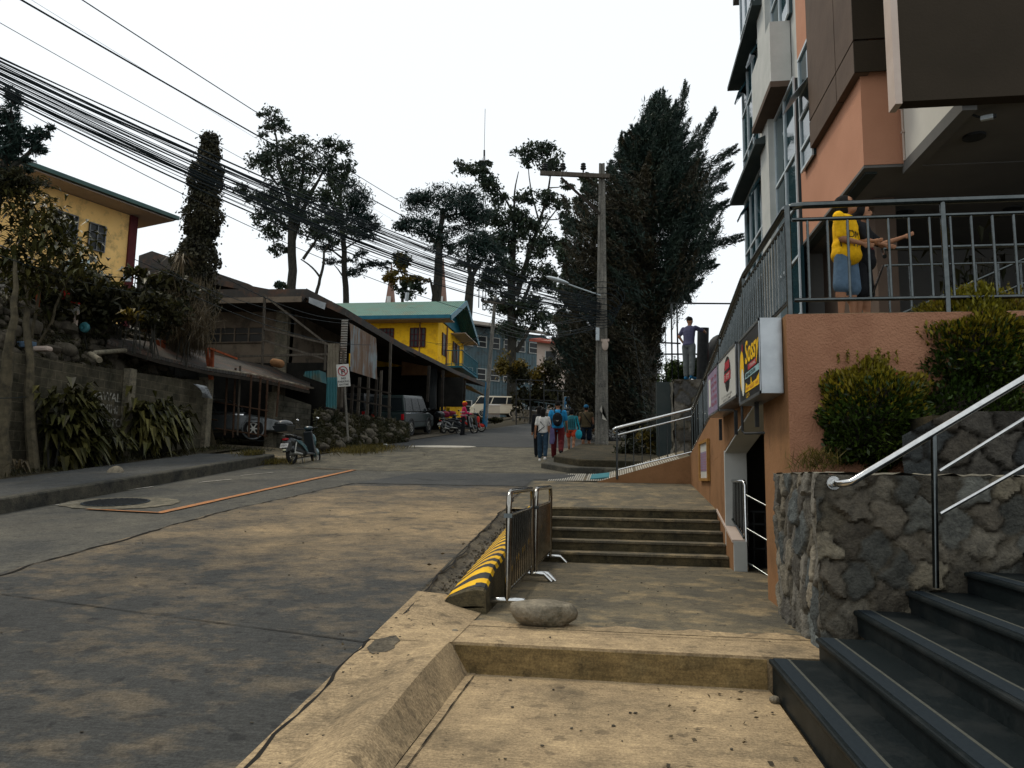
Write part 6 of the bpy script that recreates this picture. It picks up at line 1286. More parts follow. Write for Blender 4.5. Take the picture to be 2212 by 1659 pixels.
pr=GY(730,668,yb-1.6);mb=MB();mb.prism([(pk[0],yb-1.62,pk[2]-.35),(pr[0]+.3,yb-1.62,pr[2]-.25),(pr[0]+.35,yb-1.62,pr[2]),(pk[0],yb-1.62,pk[2]+.02)],(0,10,0));build(mb,'side_roof','croof',bh)
a=GY(668,642,yb-1.66);b=GY(702,655,yb-1.66);build(MB().prism([(a[0]-.0,yb-1.68,a[2]-.22),(b[0],yb-1.68,b[2]-.25),(b[0]+.05,yb-1.68,b[2]),(a[0],yb-1.68,a[2])],(0,.04,0)),'light_panel','galv',bh)
build(MB().box(C_[0],-9.9-3,yb+5.8,yb+6,2.5,8.2),'garage_back','darkwall',bh);build(MB().box(C_[0]-.1,C_[0],yb,yb+6,2.5,8),'garage_side','bwall',bh)
# pipe frame in front of the brown house
pf=thing('pipe_scaffold',W(650,800,26),'open grey pipe frame with a slanting top rail in front of the brown house','frame')
for a,b_ in(((572,640),(566,790)),((568,636),(704,742)),((704,742),(702,800)),((704,742),(745,760)),((742,760),(738,880)),((570,710),(704,742)),((500,770),(728,765)),((570,735),(700,775))):build(MB().bar(W(*a,26),W(*b_,26),.07),'pipe','wood',pf)
one(MB().cap(W(592,783,26.8),W(606,786,26.8),.15,.15),'yellow_drum','ochre','small yellow drum lying on the carport roof','drum',smooth=True)
one(MB().hexa(*(lambda a,b,c_,d_:([a,b,(b[0],b[1]+.6,b[2]),(a[0],a[1]+.6,a[2])],[c_,d_,(d_[0],d_[1]+.6,d_[2]),(c_[0],c_[1]+.6,c_[2])]))(W(655,812,27),W(692,825,27),W(660,802,27),W(690,800,27))),'roofing_sheet','cteal','teal-green sheet leaning on the end of the carport roof','metal sheet')
# ---- long dark shed roof along the street ----
sd_=thing('long_shed',(-12,38,3),'long dark lean-to roof stretching uphill over the parked jeep and scooters','shed')
ev=[Vector(GX(u,v,x)) for u,v,x in((716,650,-10.9),(760,684,-10.75),(830,722,-10.4),(880,747,-10.2),(930,772,-9.8),(985,800,-9.1),(1052,829,-8.1))]
inn=[p+Vector((-6.5,0,1.3)) for p in ev]
mb=MB();E_=[tuple(p) for p in ev];I_=[tuple(p) for p in inn];mb.grid([E_,I_]);mb.grid([[tuple(p-Vector((0,0,.22))) for p in ev],[tuple(p-Vector((0,0,.22))) for p in inn]]);mb.grid([E_,[tuple(p-Vector((0,0,.22))) for p in ev]]);mb.add([E_[-1],I_[-1],tuple(inn[-1]-Vector((0,0,.22))),tuple(ev[-1]-Vector((0,0,.22)))],[(0,1,2,3)]);mb.add([E_[0],I_[0],tuple(inn[0]-Vector((0,0,.22))),tuple(ev[0]-Vector((0,0,.22)))],[(0,1,2,3)]);build(mb,'roof','croof',sd_)
y0=ev[0].y;y1=ev[-1].y
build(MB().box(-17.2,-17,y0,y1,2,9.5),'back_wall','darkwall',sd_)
for u,v0,v1 in((775,815,897),(795,800,900),(822,800,900),(812,815,898),(842,740,905),(760,830,895),(745,790,890),(925,790,868),(955,800,935),(1002,822,930)):
    dd=lerp(27.5,42,(u-745)/260);build(MB().bar(W(u+2,v0,dd),W(u-2,v1,dd),.10 if u<850 else .13),'post','wood' if u in(775,795,822,842) else 'darkw',sd_)
for a,b_,dd in(((745,860),(845,880),28.5),((745,830),(845,850),28.5),((700,880),(750,882),27)):build(MB().bar(W(*a,dd),W(*b_,dd+1),.06),'rail','darkw',sd_)
M['rsheet']=pm('rusting_sheet',(.16,.19,.20),(.12,.065,.03),scale=1.0,rough=.6,metal=.2,stretch=(3,3,.6),lo=.45,hi=.55,c3=(.10,.05,.025),s3=1.5)
mb=MB();Q=[]
for j in range(6):
    Q.append([tuple(Vector(W(lerp(755,812,i/10)+j*.6,lerp(lerp(697,730,i/10),lerp(802,820,i/10),j/5),lerp(27,29,i/10)))+Vector((0,.05*math.sin(i*2.2)+.05*math.sin(j),0))) for i in range(11)])
mb.grid(Q);mb.grid([[(x,y+.02,z) for x,y,z in r] for r in Q]);build(mb,'hanging_sheet','rsheet',sd_)
for (u0,u1,v0,v1,dd,m_) in((738,752,690,785,26.8,'galv'),):
    a=W(u0,v0,dd);b=W(u1,v1,dd);build(MB().box(a[0],b[0],a[1],a[1]+.04,b[2],a[2]),'hanging_sheet','corrg',sd_)
tp=thing('hoarding',W(720,885,26),'upright corrugated panel, bare above and turquoise below, left of the no-parking sign','hoarding');a=W(709,742,25.9);b=W(733,742,25.9);c=W(706,815,25.9);d_=W(728,815,25.9);e=W(704,878,25.9);f_=W(726,884,25.9)
build(MB().prism([c,d_,b,a],(0,.04,0)),'upper_half','ctan',tp);build(MB().prism([e,f_,d_,c],(0,.04,0)),'lower_half','cteal',tp)
# shop fronts in the shadow under the roof
q=W(900,840,42);build(MB().box(-18,-10.25,41.8,41.93,3.5,7.75),'shade_wall','darkwall',sd_)  # dark sheet added over the yellow wall, standing for shade under the roof
for (u0,u1,v0,v1,dd,m_,nm) in((868,930,775,812,41.6,'ochre','ochre_panel'),(948,1002,815,880,41.5,'corrg','roller_shutter'),(930,945,795,885,41.5,'bodyblk','shop_pillar'),(952,962,885,925,42.5,'sblue','shop_pillar'),(964,972,880,925,42.5,'syel','shop_pillar')):
    a=W(u0,v0,dd);b=W(u1,v1,dd);build(MB().box(a[0],b[0],a[1],a[1]+.12,b[2],a[2]),nm,'darkwall' if m_=='corrg' else m_,sd_)
# ---- bright yellow house ----
M['hyel']=pm('bright_yellow_wall',(.90,.50,.015),(.95,.56,.02),scale=1.2,rough=.8,c3=(.72,.38,.02),s3=2);M['bluet']=pm('blue_trim',(.015,.10,.14),(.02,.13,.18),rough=.45);M['rgreen']=corrm('green_roof',(.02,.10,.07),(.03,.13,.09),0,.15,.55,.1,c3=(.05,.09,.05))
yh_=thing('yellow_house',(-14,46,6),'bright yellow two-storey house with a green roof and blue eaves','house')
Y0=42.;wl=GY(735,700,Y0);wr=GY(947,700,Y0);xr=wr[0];e=GY(973,681,41.);ze=e[2];Y1=49.3
build(MB().box(wl[0]-2,xr,Y0,Y1,4,ze+.1),'wall','hyel',yh_)
pk_=GY(1006,650,45.3);zp=pk_[2];mb=MB()
xl=wl[0]-2.5;xo=e[0]
for (ya,yb_,za,zb) in((41.,45.3,ze,zp),(45.3,49.8,zp,ze)):
    mb.hexa([(xl,ya,za-.12),(xo,ya,za-.12),(xo,yb_,zb-.12),(xl,yb_,zb-.12)],[(xl,ya,za),(xo,ya,za),(xo,yb_,zb),(xl,yb_,zb)])
build(mb,'roof','rgreen',yh_)
mb=MB();mb.prism([(xr,Y0,ze),(xr,Y1,ze),(xr,45.6,zp-.15)],(-.1,0,0));build(mb,'gable','bluet',yh_)
for (a,b_) in(((xl,40.95,ze-.07),(xo,40.95,ze-.07)),):build(MB().bar(a,b_,.12,.2),'gutter','bluet',yh_)
for a,b_ in(((xo+.03,41,ze-.14),(xo+.03,45.3,zp-.14)),((xo+.03,45.3,zp-.14),(xo+.03,49.8,ze-.14))):build(MB().bar(a,b_,.06,.30),'barge_board','bluet',yh_)
build(MB().box(xl,xo,40.98,42.1,ze-.2,ze-.16),'eave_soffit','trim',yh_);build(MB().box(xr,xo,45.3,49.7,ze-.22,ze-.18),'eave_soffit','trim',yh_)
def ywin(u0,u1,v0,v1):
    a=GY(u0,v0,Y0-.03);b=GY(u1,v1,Y0-.03);w=build(MB().box(a[0],b[0],Y0-.04,Y0,b[2],a[2]),'window','dglass',yh_);mb=MB()
    for i in range(5):
        x=lerp(a[0],b[0],i/4);mb.box(x-.025,x+.025,Y0-.09,Y0-.05,b[2],a[2])
    for i in range(4):
        z=lerp(b[2],a[2],i/3);mb.box(a[0],b[0],Y0-.095,Y0-.0525,z-.02,z+.02)
    build(mb,'grille','maroon',w)
ywin(820,850,710,735);ywin(887,918,709,749)
for (y_a,y_b,v0,v1) in((43.,43.8,712,762),(45.9,46.5,740,785),(46.9,47.7,750,800)):
    z1=ze-.6;w=build(MB().box(xr,xr+.04,y_a,y_b,z1-1.7 if y_a>46 else z1-1.35,z1),'window' if y_a<46 else 'door','dglass',yh_);mb=MB()
    for y in(y_a,y_b):mb.box(xr+.045,xr+.07,y-.04,y+.04,z1-1.4,z1)
    build(mb,'grille','maroon',w)
build(MB().box(xr,xr+.06,44.1,44.3,5,ze),'downpipe','ochre',yh_);build(MB().tube([(xr-1.1,Y0-.06,5),(xr-1.1,Y0-.06,ze-.2)],.04,6),'downpipe','ochre',yh_)
bz=ze-2.5;build(MB().box(xr,xr+1.1,43.9,49.,bz-.12,bz),'balcony','bluet',yh_)
mb=MB()
for i in range(24):
    y=43.9+i*.22;mb.bar((xr+1.08,y,bz),(xr+1.08,y,bz+.95),.025)
for i in range(5):mb.bar((xr+.2+i*.22,43.9,bz),(xr+.2+i*.22,43.9,bz+.95),.025)
for z in(bz+.1,bz+.95):mb.bar((xr+1.08,43.9,z),(xr+1.08,49,z),.05);mb.bar((xr,43.9,z),(xr+1.08,43.9,z),.05)
build(mb,'balcony_railing','bluet',yh_)
mb=MB();a=[Vector(W(u,v,d_)) for u,v,d_ in((958,822,44),(1012,835,45),(1022,842,48),(1046,850,48))]
# pale awning under balcony
az=ze-2.9;mb.hexa([(xr,43.5,az-.3),(xr+1.8,43.5,az-1.0),(xr+1.8,49.5,az-1.0),(xr,49.5,az-.3)],[(xr,43.5,az-.25),(xr+1.8,43.5,az-.95),(xr+1.8,49.5,az-.95),(xr,49.5,az-.25)]);build(mb,'awning','corrg',yh_)
if 0:mb.hexa([(xr+1.7,43.5,az-1.05),(xr+3.2,44.5,az-1.75),(xr+3.2,50,az-1.75),(xr+1.7,50,az-1.05)],[(xr+1.7,43.5,az-.9),(xr+3.2,44.5,az-1.6),(xr+3.2,50,az-1.6),(xr+1.7,50,az-.9)]);
build(MB().tube([W(878,650,46),W(880,632,46)],.12,8),'vent_pipe','galv',yh_)
# ---- blue corrugated building and red-roofed building behind ----
M['cblue']=corrm('blue_corrugated',(.045,.085,.10),(.07,.115,.13),0,.3,.6,.2,c3=(.05,.06,.06));M['redroof']=pm('red_roof',(.22,.05,.035),(.3,.08,.05),scale=3,rough=.8);M['oldroof']=pm('old_grey_roof',(.10,.09,.075),(.15,.13,.11),scale=3,rough=.9)
cb=thing('blue_corrugated_building',W(1080,900,62),'long blue-grey corrugated building with white-framed windows behind the far power pole','building')
a=Vector(W(985,700,80));b=Vector(W(1180,740,86));dv2=Vector((b.x-a.x,b.y-a.y,0)).normalized();pn2=Vector((-dv2.y,dv2.x,0));LL=math.hypot(b.x-a.x,b.y-a.y);zt2=a.z
def cb_(s,o,z):p=a+dv2*s+pn2*o;return (p.x,p.y,z)
mb=MB();mb.hexa([cb_(-1,0,4),cb_(LL,0,4),cb_(LL,9,4),cb_(-1,9,4)],[cb_(-1,0,zt2),cb_(LL,0,zt2),cb_(LL,9,zt2),cb_(-1,9,zt2)]);build(mb,'wall','cblue',cb)
mb=MB();mb.hexa([cb_(-1.6,-.7,zt2),cb_(LL+.6,-.7,zt2),cb_(LL+.6,4.5,zt2+1.6),cb_(-1.6,4.5,zt2+1.6)],[cb_(-1.6,-.7,zt2+.15),cb_(LL+.6,-.7,zt2+.15),cb_(LL+.6,4.5,zt2+1.75),cb_(-1.6,4.5,zt2+1.75)]);mb.hexa([cb_(-1.6,4.5,zt2+1.6),cb_(LL+.6,4.5,zt2+1.6),cb_(LL+.6,9.7,zt2),cb_(-1.6,9.7,zt2)],[cb_(-1.6,4.5,zt2+1.75),cb_(LL+.6,4.5,zt2+1.75),cb_(LL+.6,9.7,zt2+.15),cb_(-1.6,9.7,zt2+.15)]);build(mb,'roof','oldroof',cb)
for r_ in range(3):
    for i in range(7):
        s=1.+i*LL/7;z=zt2-2.2-r_*3.6
        mb=MB();mb.hexa([cb_(s,-.04,z),cb_(s+1.1,-.04,z),cb_(s+1.1,0,z),cb_(s,0,z)],[cb_(s,-.04,z+1.2),cb_(s+1.1,-.04,z+1.2),cb_(s+1.1,0,z+1.2),cb_(s,0,z+1.2)]);w=build(mb,'window','dglass',cb);mb=MB()
        for q in(s,s+1.1):mb.bar(cb_(q,-.07,z-.05),cb_(q,-.07,z+1.25),.10)
        for zz in(z,z+.6,z+1.2):mb.bar(cb_(s,-.072,zz),cb_(s+1.1,-.072,zz),.07)
        build(mb,'window_frame','cream',w)
rb=thing('red_roofed_building',W(1180,800,66),'cream boarded building with a red roof, half hidden behind the cypress','building');a_=W(1160,735,66);b_=W(1240,735,66)
build(MB().box(a_[0],b_[0]+3,a_[1],a_[1]+8,5,a_[2]),'wall','trim',rb);mb=MB();mb.prism([(a_[0]-.6,a_[1]-.7,a_[2]-.2),(b_[0]+3.6,a_[1]-.7,a_[2]-1.2),(b_[0]+3.6,a_[1]-.7,a_[2]-1.),(a_[0]-.6,a_[1]-.7,a_[2])],(0,9,1.8));build(mb,'roof','redroof',rb)
for i in range(3):
    for r_ in range(2):
        x=a_[0]+.8+i*1.7;z=a_[2]-2.2-r_*2.8;w=build(MB().box(x,x+.9,a_[1]-.04,a_[1],z,z+1.2),'window','dglass',rb);build(MB().box(x-.06,x,a_[1]-.07,a_[1]-.0,z-.05,z+1.25).box(x+.9,x+.96,a_[1]-.07,a_[1]-.0,z-.05,z+1.25).box(x-.06,x+.96,a_[1]-.072,a_[1]-.041,z-.1,z-.04),'window_frame','cream',w)
# stone retaining wall right of the van with a rail
rw=thing('retaining_wall',W(1145,905,58),'low stone retaining wall with a rail right of the cream van','wall');a_=Vector(W(1108,905,62));b_=Vector(W(1215,930,50));dd_=(b_-a_);dd_.z=0;LW=dd_.length;dd_.normalize();nn_=Vector((dd_.y,-dd_.x,0))
mb=MB();stonepanel(mb,(a_.x,a_.y,a_.z-.6),tuple(dd_+Vector((0,0,(b_.z-a_.z)/LW))),(0,0,1),LW,1.6,tuple(nn_),.5,.12,.08,31,tint=((.13,.12,.10),(.09,.09,.085)));build(mb,'stone_face','bstone',rw)
for h in(.3,.7):build(MB().bar(a_+Vector((0,0,1.0+h)),b_+Vector((0,0,1.0+h)),.06),'rail','cblue',rw)
for i in range(8):
    p=a_.lerp(b_,i/7);build(MB().bar(p+Vector((0,0,.9)),p+Vector((0,0,1.75)),.06),'rail_post','cblue',rw)
# dark iron fence further back
fe=thing('iron_fence',W(1170,900,56),'tall dark iron fence in front of the overgrown bank','fence')
for a,b_ in(((1115,862),(1240,868)),((1115,902),(1215,905)),((1115,820),(1175,822)),((1175,842),(1240,846))):build(MB().bar(W(*a,54),W(*b_,54),.06),'rail','blk',fe)
for u in(1115,1145,1175,1205,1238):build(MB().bar(W(u,820 if u<1180 else 842,54),W(u,925,54),.08),'post','blk',fe)
# white flower fence by the blue post
wf=thing('grille_fence',W(1060,900,48),'small pale grille fence between the blue pole foot and the van','fence')
for i in range(12):build(MB().bar(W(1052+i*2.4,876,49),W(1052+i*2.4,903,49),.03),'bar','trim',wf)
build(MB().bar(W(1051,876,49),W(1080,877,49),.04),'rail','trim',wf)
# church spires
M['spire']=pm('brick_spire',(.17,.10,.075),(.22,.14,.11),scale=4,rough=.9)
ch=thing('church_spires',W(900,690,150),'pair of tapering brick church spires rising behind the trees and the yellow house','church')
for u,w_,vt in((843,26,560),(955,26,548)):
    c=W(u,660,150);tpz=W(u,vt,150)[2];h=w_/1600*150*.5;mb=MB();mb.add([(c[0]-h,c[1]-h,c[2]-4),(c[0]+h,c[1]-h,c[2]-4),(c[0]+h,c[1]+h,c[2]-4),(c[0]-h,c[1]+h,c[2]-4),(c[0],c[1],tpz)],[(0,3,2,1),(0,1,4),(1,2,4),(2,3,4),(3,0,4)]);build(mb,'spire','spire',ch)
    build(MB().box(c[0]-h,c[0]+h,c[1]-h,c[1]+h,4,c[2]-3.9),'tower','spire',ch);build(MB().box(c[0]-.4,c[0]+.4,c[1]-h-.1,c[1]-h+.2,c[2]+.2,c[2]+1.6),'dormer','cream',ch)
# dark roof behind the ivy trunk
hb=thing('dark_roofed_house',W(400,600,33),'low dark-roofed house behind the ivy-clad trunk','house');a_=W(300,552,34);b_=W(330,543,34);c_=W(560,625,34);mb=MB();mb.prism([(a_[0],a_[1],a_[2]-1.6),(c_[0],a_[1],c_[2]-.6),(c_[0],a_[1],c_[2]),(b_[0],a_[1],b_[2]),(a_[0],a_[1],a_[2])],(0,8,0));build(mb,'roof','croof',hb)
build(MB().box(a_[0]+.4,c_[0]-.4,a_[1]+.6,a_[1]+7,4,c_[2]-.5),'wall','darkwall',hb)
# ================= TREES =================
def tree(name,label,trunks,blobs,d,n,ln,wd,mat,base_uv,k=9,sub=.34,sp=1.,dirs=None,tm='bark',group=None,extra=None):
    t=thing(name,W(base_uv[0],base_uv[1],d),label,'tree',group)
    for i,(pts,rs) in enumerate(trunks):build(MB().tube(pts,rs,8),'trunk' if i==0 else 'limb',tm,t,smooth=True)
    leafobj('crown',cloud(blobs,d,n,ln,wd,k,sub,dirs,sp),mat,t)
    LP=[Vector(p) for pts,rs in trunks for p in pts[len(pts)//3:]]
    if len(blobs)>6:
        for b in blobs:       # twigs reaching into every clump
            c=Vector(W(b[0],b[1],d));q=min(LP,key=lambda p:(p-c).length+max(0,p.z-c.z)*2);mb=MB();s_=d/1600
            mb.tube([q,q.lerp(c,.5)+Vector((0,0,-.05*(c-q).length)),c],[.055*d/60,.04*d/60,.022*d/60],5)
            for j in range(4):
                e=c+Vector((random.uniform(-1,1)*b[2]*s_,random.uniform(-1,1)*b[2]*s_*.6,random.uniform(-.5,1)*b[3]*s_));mb.tube([q.lerp(c,random.uniform(.5,.95)),e],[.028*d/60,.012*d/60],4)
            build(mb,'twigs',tm,t)
    if extra:leafobj('crown',cloud(extra[0],d,extra[1],ln,wd,k,sub,dirs,sp),extra[2],t)
    return t
GT='tall trees on the skyline'
# A: big eucalyptus-like tree behind the brown house
A_=[(580,255,32,20),(605,275,22,16),(565,285,14,10),(655,325,45,28),(715,310,28,16),(745,325,22,18),(600,330,40,35),(560,355,28,25),(620,390,50,30),(700,360,40,30),(735,385,30,30),(560,430,35,18),(525,405,20,18),(600,440,45,30),(670,420,50,30),(650,470,45,25),(720,430,35,25),(590,490,40,28),(560,460,25,16),(600,540,28,16),(680,500,40,20),(640,355,30,20),(750,360,20,14)]
tr_=[limb((628,690),(632,480),.42,.34,62,wob=.01),limb((632,520),(668,430),.30,.14,62),limb((632,480),(600,360),.32,.14,62),limb((600,360),(585,250),.13,.05,62),limb((632,500),(560,440),.20,.07,62),limb((560,440),(525,400),.07,.03,62),limb((668,430),(730,320),.13,.05,62),limb((632,480),(655,330),.26,.07,62),limb((655,560),(720,480),.14,.06,62),limb((600,400),(565,350),.1,.03,62),limb((655,440),(700,370),.12,.04,62),limb((632,480),(620,400),.2,.08,62)]
tree('eucalyptus_tree','tall airy eucalyptus, leftmost of the skyline trees, behind the brown house roof',tr_,A_,62,13500,.36,.14,'leafE',(628,690),group=GT,sub=.36)
tree('crooked_tree','thin crooked tree with two bare forks just right of the leftmost eucalyptus',[limb((668,690),(692,600),.16,.12,58,wob=.04),limb((692,600),(700,545),.12,.09,58),limb((700,545),(760,480),.08,.04,58),limb((700,545),(745,540),.06,.03,58),limb((692,600),(650,560),.09,.05,58)],[(745,500,30,12),(715,520,20,10),(700,480,30,14)],58,900,.35,.14,'leafE',(668,690),group=GT)
# B: pine right of A
tree('pine_tree','dark pine with a straight thin trunk between the leftmost eucalyptus and the church spires',[limb((748,670),(742,520),.30,.24,66,wob=.01),limb((742,520),(735,400),.22,.08,66,wob=.02),limb((742,560),(700,530),.10,.04,66),limb((744,590),(820,572),.10,.04,66),limb((742,540),(800,510),.10,.04,66),limb((742,500),(790,450),.1,.04,66),limb((742,600),(720,570),.08,.03,66)],
 [(740,400,40,25),(780,430,35,25),(770,465,45,22),(720,450,40,25),(800,480,30,20),(745,490,50,20),(790,510,28,16),(705,530,30,14),(760,560,14,8),(810,575,40,12),(770,590,30,10),(715,565,22,9),(690,500,25,14),(780,545,16,9)],66,11000,.36,.09,'leafP',(748,670),group=GT,sub=.4)
# C: flat-topped pine
tree('pine_tree','dark flat-topped pine leaning right above the yellow house roof',[limb((938,690),(948,560),.42,.34,60,wob=.02),limb((948,560),(958,450),.32,.16,60,wob=.03),limb((950,540),(900,480),.14,.06,60),limb((958,470),(1010,460),.14,.06,60),limb((955,520),(880,490),.10,.04,60),limb((940,650),(928,600),.2,.06,60),limb((958,460),(920,430),.13,.05,60)],
 [(960,420,75,20),(1010,440,40,22),(910,440,42,25),(1035,470,28,20),(980,460,70,18),(905,480,40,18),(880,490,28,14),(940,500,50,18),(1000,490,35,14),(1020,455,30,25),(950,525,40,16),(985,540,22,14),(870,485,22,10),(895,425,20,15)],60,11500,.34,.09,'leafP',(938,690),group=GT,sub=.42)
tree('pine_tree','smaller forked pine between the flat-topped pine and the far power pole',[limb((1010,690),(1018,600),.36,.3,56,wob=.01),limb((1018,600),(1045,560),.2,.1,56),limb((1018,600),(1010,540),.2,.08,56)],[(1015,560,35,20),(1050,545,30,25),(1035,520,40,20),(1010,530,25,14),(1060,590,20,15),(1075,555,22,20)],56,5200,.32,.09,'leafP',(1010,690),group=GT,sub=.4)
# D: eucalyptus right, large
D_=[(1150,330,45,16),(1190,350,35,20),(1135,350,20,12),(1020,365,35,14),(1045,350,20,12),(993,355,12,8),(1040,375,25,12),(1060,400,30,22),(1075,430,25,18),(1180,320,22,14),(1210,440,25,14),(1180,430,30,20),(1100,470,50,25),(1150,480,40,25),(1060,470,30,20),(1110,520,55,28),(1170,540,35,30),(1060,530,40,25),(1090,590,45,30),(1150,600,45,28),(1190,600,20,30),(1080,650,35,25),(1140,660,45,25),(1100,710,45,20),(1170,690,30,25),(1210,520,20,20),(1220,470,16,14),(1130,430,28,18),(1225,400,18,10),(1050,610,25,20)]
Dt=[limb((1105,868),(1105,600),.52,.42,78,wob=.005),limb((1105,600),(1112,470),.36,.22,78,wob=.01),limb((1115,640),(1165,480),.36,.15,78,wob=.02),limb((1165,480),(1190,340),.16,.05,78),limb((1112,470),(1060,390),.15,.05,78),limb((1112,470),(1120,370),.14,.04,78),limb((1140,560),(1210,440),.14,.05,78),limb((1105,620),(1070,520),.2,.07,78),limb((1060,400),(1030,350),.06,.02,78),limb((1105,700),(1150,600),.3,.12,78),limb((1165,480),(1140,340),.1,.03,78),limb((1115,760),(1160,680),.25,.1,78)]
tree('eucalyptus_tree','largest eucalyptus, with several bare upright limbs, just left of the cypress',Dt,D_,78,21000,.46,.18,'leafE',(1105,868),group=GT,sub=.38)
tree('yellowing_tree','small yellowing tree in front of the left church spire',[limb((872,690),(872,600),.14,.1,58),limb((872,600),(855,570),.06,.03,58),limb((872,620),(905,600),.06,.03,58)],[(870,570,20,22),(855,600,24,14),(885,600,20,14),(910,605,18,10),(840,605,14,10)],58,1500,.34,.15,'leafY',(872,690),group=GT,extra=([(868,560,22,20),(900,620,20,16),(870,630,25,18)],1500,'leafE'))
tree('eucalyptus_tree','tree partly hidden by the left edge of the cypress, its crown rising beside the crossarm',[limb((1240,800),(1245,560),.3,.15,48,wob=.01),limb((1245,600),(1270,450),.12,.04,48)],[(1275,400,22,25),(1255,440,20,20),(1240,490,24,20),(1225,560,20,40),(1230,630,24,40),(1215,700,20,30)],48,4200,.34,.14,'leafE',(1240,800),group=GT)
tree('bush','dark rounded bush peeping over the brown house roof',[limb((609,640),(609,620),.1,.05,50)],[(609,616,14,10)],50,500,.3,.13,'leafE',(609,640))
# dark foliage bank behind the far road end
tree('overgrown_bank','dark bushes filling the bank behind the iron fence',[limb((1150,930),(1150,850),.1,.05,57)],[(1130,860,30,25),(1175,850,35,30),(1215,860,35,40),(1120,810,25,25),(1185,800,30,30),(1250,850,40,50)],57,9000,.35,.15,'leafG',(1150,930),extra=([(1100,790,30,25),(1150,800,30,25)],1500,'leafY'))
tree('bush','low bush at the blue painted foot of the leaning power pole',[limb((1070,915),(1070,900),.05,.03,47)],[(1072,908,16,7),(1035,910,16,8)],44,900,.22,.09,'leafG',(1070,915))
tree('bush','green bush with orange flowers behind the bars of the ramp railing',[limb((1395,1000),(1395,960),.05,.03,20.5)],[(1370,975,34,26),(1410,960,36,34),(1440,985,26,22)],20.5,4200,.12,.05,'leafG',(1395,1000),extra=([(1400,950,30,30)],900,'leafY'))
tree('bush','clipped dark hedge behind the man in lavender',[limb((1520,860),(1520,820),.05,.03,21)],[(1510,795,45,28),(1450,815,22,30),(1560,800,40,28),(1475,800,25,22)],21,9000,.11,.05,'leafS',(1520,860))
tree('bush','dark shrubs in the gloom beside the power pole',[limb((1350,900),(1350,860),.05,.03,33)],[(1350,880,40,30),(1300,860,30,30)],33,2600,.25,.1,'leafG',(1350,900))
# big cypress
ct=thing('cypress_tree',W(1385,960,33),'huge dark feathery cypress towering behind the power pole','tree');DC=33
build(MB().tube([W(1392,1000,DC),W(1390,900,DC),W(1385,700,DC),W(1400,500,DC),W(1430,300,DC)],[.9,.75,.55,.35,.08],10),'trunk','bark',ct,smooth=True)
VS=[215,260,300,340,380,420,470,520,560,600,650,700,780,860,930];Lf=[1425,1395,1345,1325,1300,1262,1232,1220,1222,1210,1208,1205,1202,1210,1240];Rt=[1440,1480,1520,1530,1540,1545,1560,1555,1540,1510,1475,1440,1430,1430,1420]
plA=[];plB=[]
def plume(p,q,r,m):
    p=Vector(p);q=Vector(q);dr=(q-p);l=dr.length;dr.normalize();t=rng.uniform(0,1,m)**.8;base_=np.array(p)+np.outer(t,np.array(q-p));w=r*(1.05-t)[:,None];off=rng.normal(size=(m,3))*.55*w;return base_+off,np.tile(np.array(dr),(m,1))
for i in range(900):
    v=rng.uniform(225,915)if i%4 else rng.uniform(215,480);L_=np.interp(v,VS,Lf);R_=np.interp(v,VS,Rt);cx=1392+(420-v)*.10 if v<420 else 1388;th=rng.uniform(0,2*PI);ca=math.cos(th);ext=(R_-cx) if ca>0 else (cx-L_)
    rad=ext*rng.uniform(.45,1.0);du=ca*rad;dy=math.sin(th)*rad*DC/1600*.85;rise=rng.uniform(25,70) if v<650 else rng.uniform(0,40)
    p=Vector(W(cx+du*.35,v+rise*.7,DC))+Vector((0,dy*.35,0));q=Vector(W(cx+du,v-rise*.25,DC))+Vector((0,dy,0));P,D=plume(p,q,.50,230)
    (plB if (v+rng.normal()*70<400 or (ca>.45 and v<640) or rng.uniform()<.2) else plA).append((P,D))
for i in range(460):     # the broad skirt that spreads left behind the pole
    v=400+500*rng.uniform(0,1)**.8;L_=np.interp(v,VS,Lf)+rng.normal()*9+max(0,(520-v))*.25;u=L_+(1390-L_)*rng.uniform(.0,1)**1.1*.8;dy=rng.uniform(-2.6,2.6);a=Vector(W(u+50,v+45,DC))+Vector((0,dy,0));b=Vector(W(u,v-22,DC))+Vector((0,dy,0));(plB if rng.uniform()<.3 else plA).append(plume(a,b,.55,230))
for i in range(120):     # softer filling of the right flank
    v=rng.uniform(300,640);R_=np.interp(v,VS,Rt);u=1400+(R_-1400)*rng.uniform(.45,.97);dy=rng.uniform(-2.,2.);a=Vector(W(u-38,v+62,DC))+Vector((0,dy,0));b=Vector(W(u,v-20,DC))+Vector((0,dy,0));(plA if rng.uniform()<.35 else plB).append(plume(a,b,.5,230))
for pts in [((1420,330),(1432,190)),((1455,300),(1480,172)),((1500,330),(1545,232)),((1490,380),(1592,312)),((1350,360),(1343,285)),((1385,330),(1378,272)),((1400,300),(1405,215)),((1465,330),(1460,215)),((1520,400),(1580,350)),((1500,540),(1606,505)),((1510,470),(1575,430)),((1490,590),(1545,560)),((1460,640),(1520,600)),((1290,430),(1262,400)),((1270,500),(1225,470)),((1470,440),(1568,395)),((1450,560),(1500,610)),((1330,400),(1318,350)),((1440,620),(1490,640))]:
    for j in range(3):
        a,b=pts;P,D=plume(W(a[0]+random.uniform(-12,12),a[1],DC+random.uniform(-.5,.5)),W(b[0]+random.uniform(-5,5)*j,b[1]+6*j,DC+random.uniform(-.4,.4)),.36,330);plB.append((P,D))
for nm,pl2,mt in(('crown',plA,'leafC'),('outer_plumes',plB,'leafC2')):
    P=np.concatenate([a for a,_ in pl2]);D=np.concatenate([b for _,b in pl2]);leafobj(nm,leaves(P,.24,.038,D+np.array([0,0,-.15]),1.2),mt,ct)
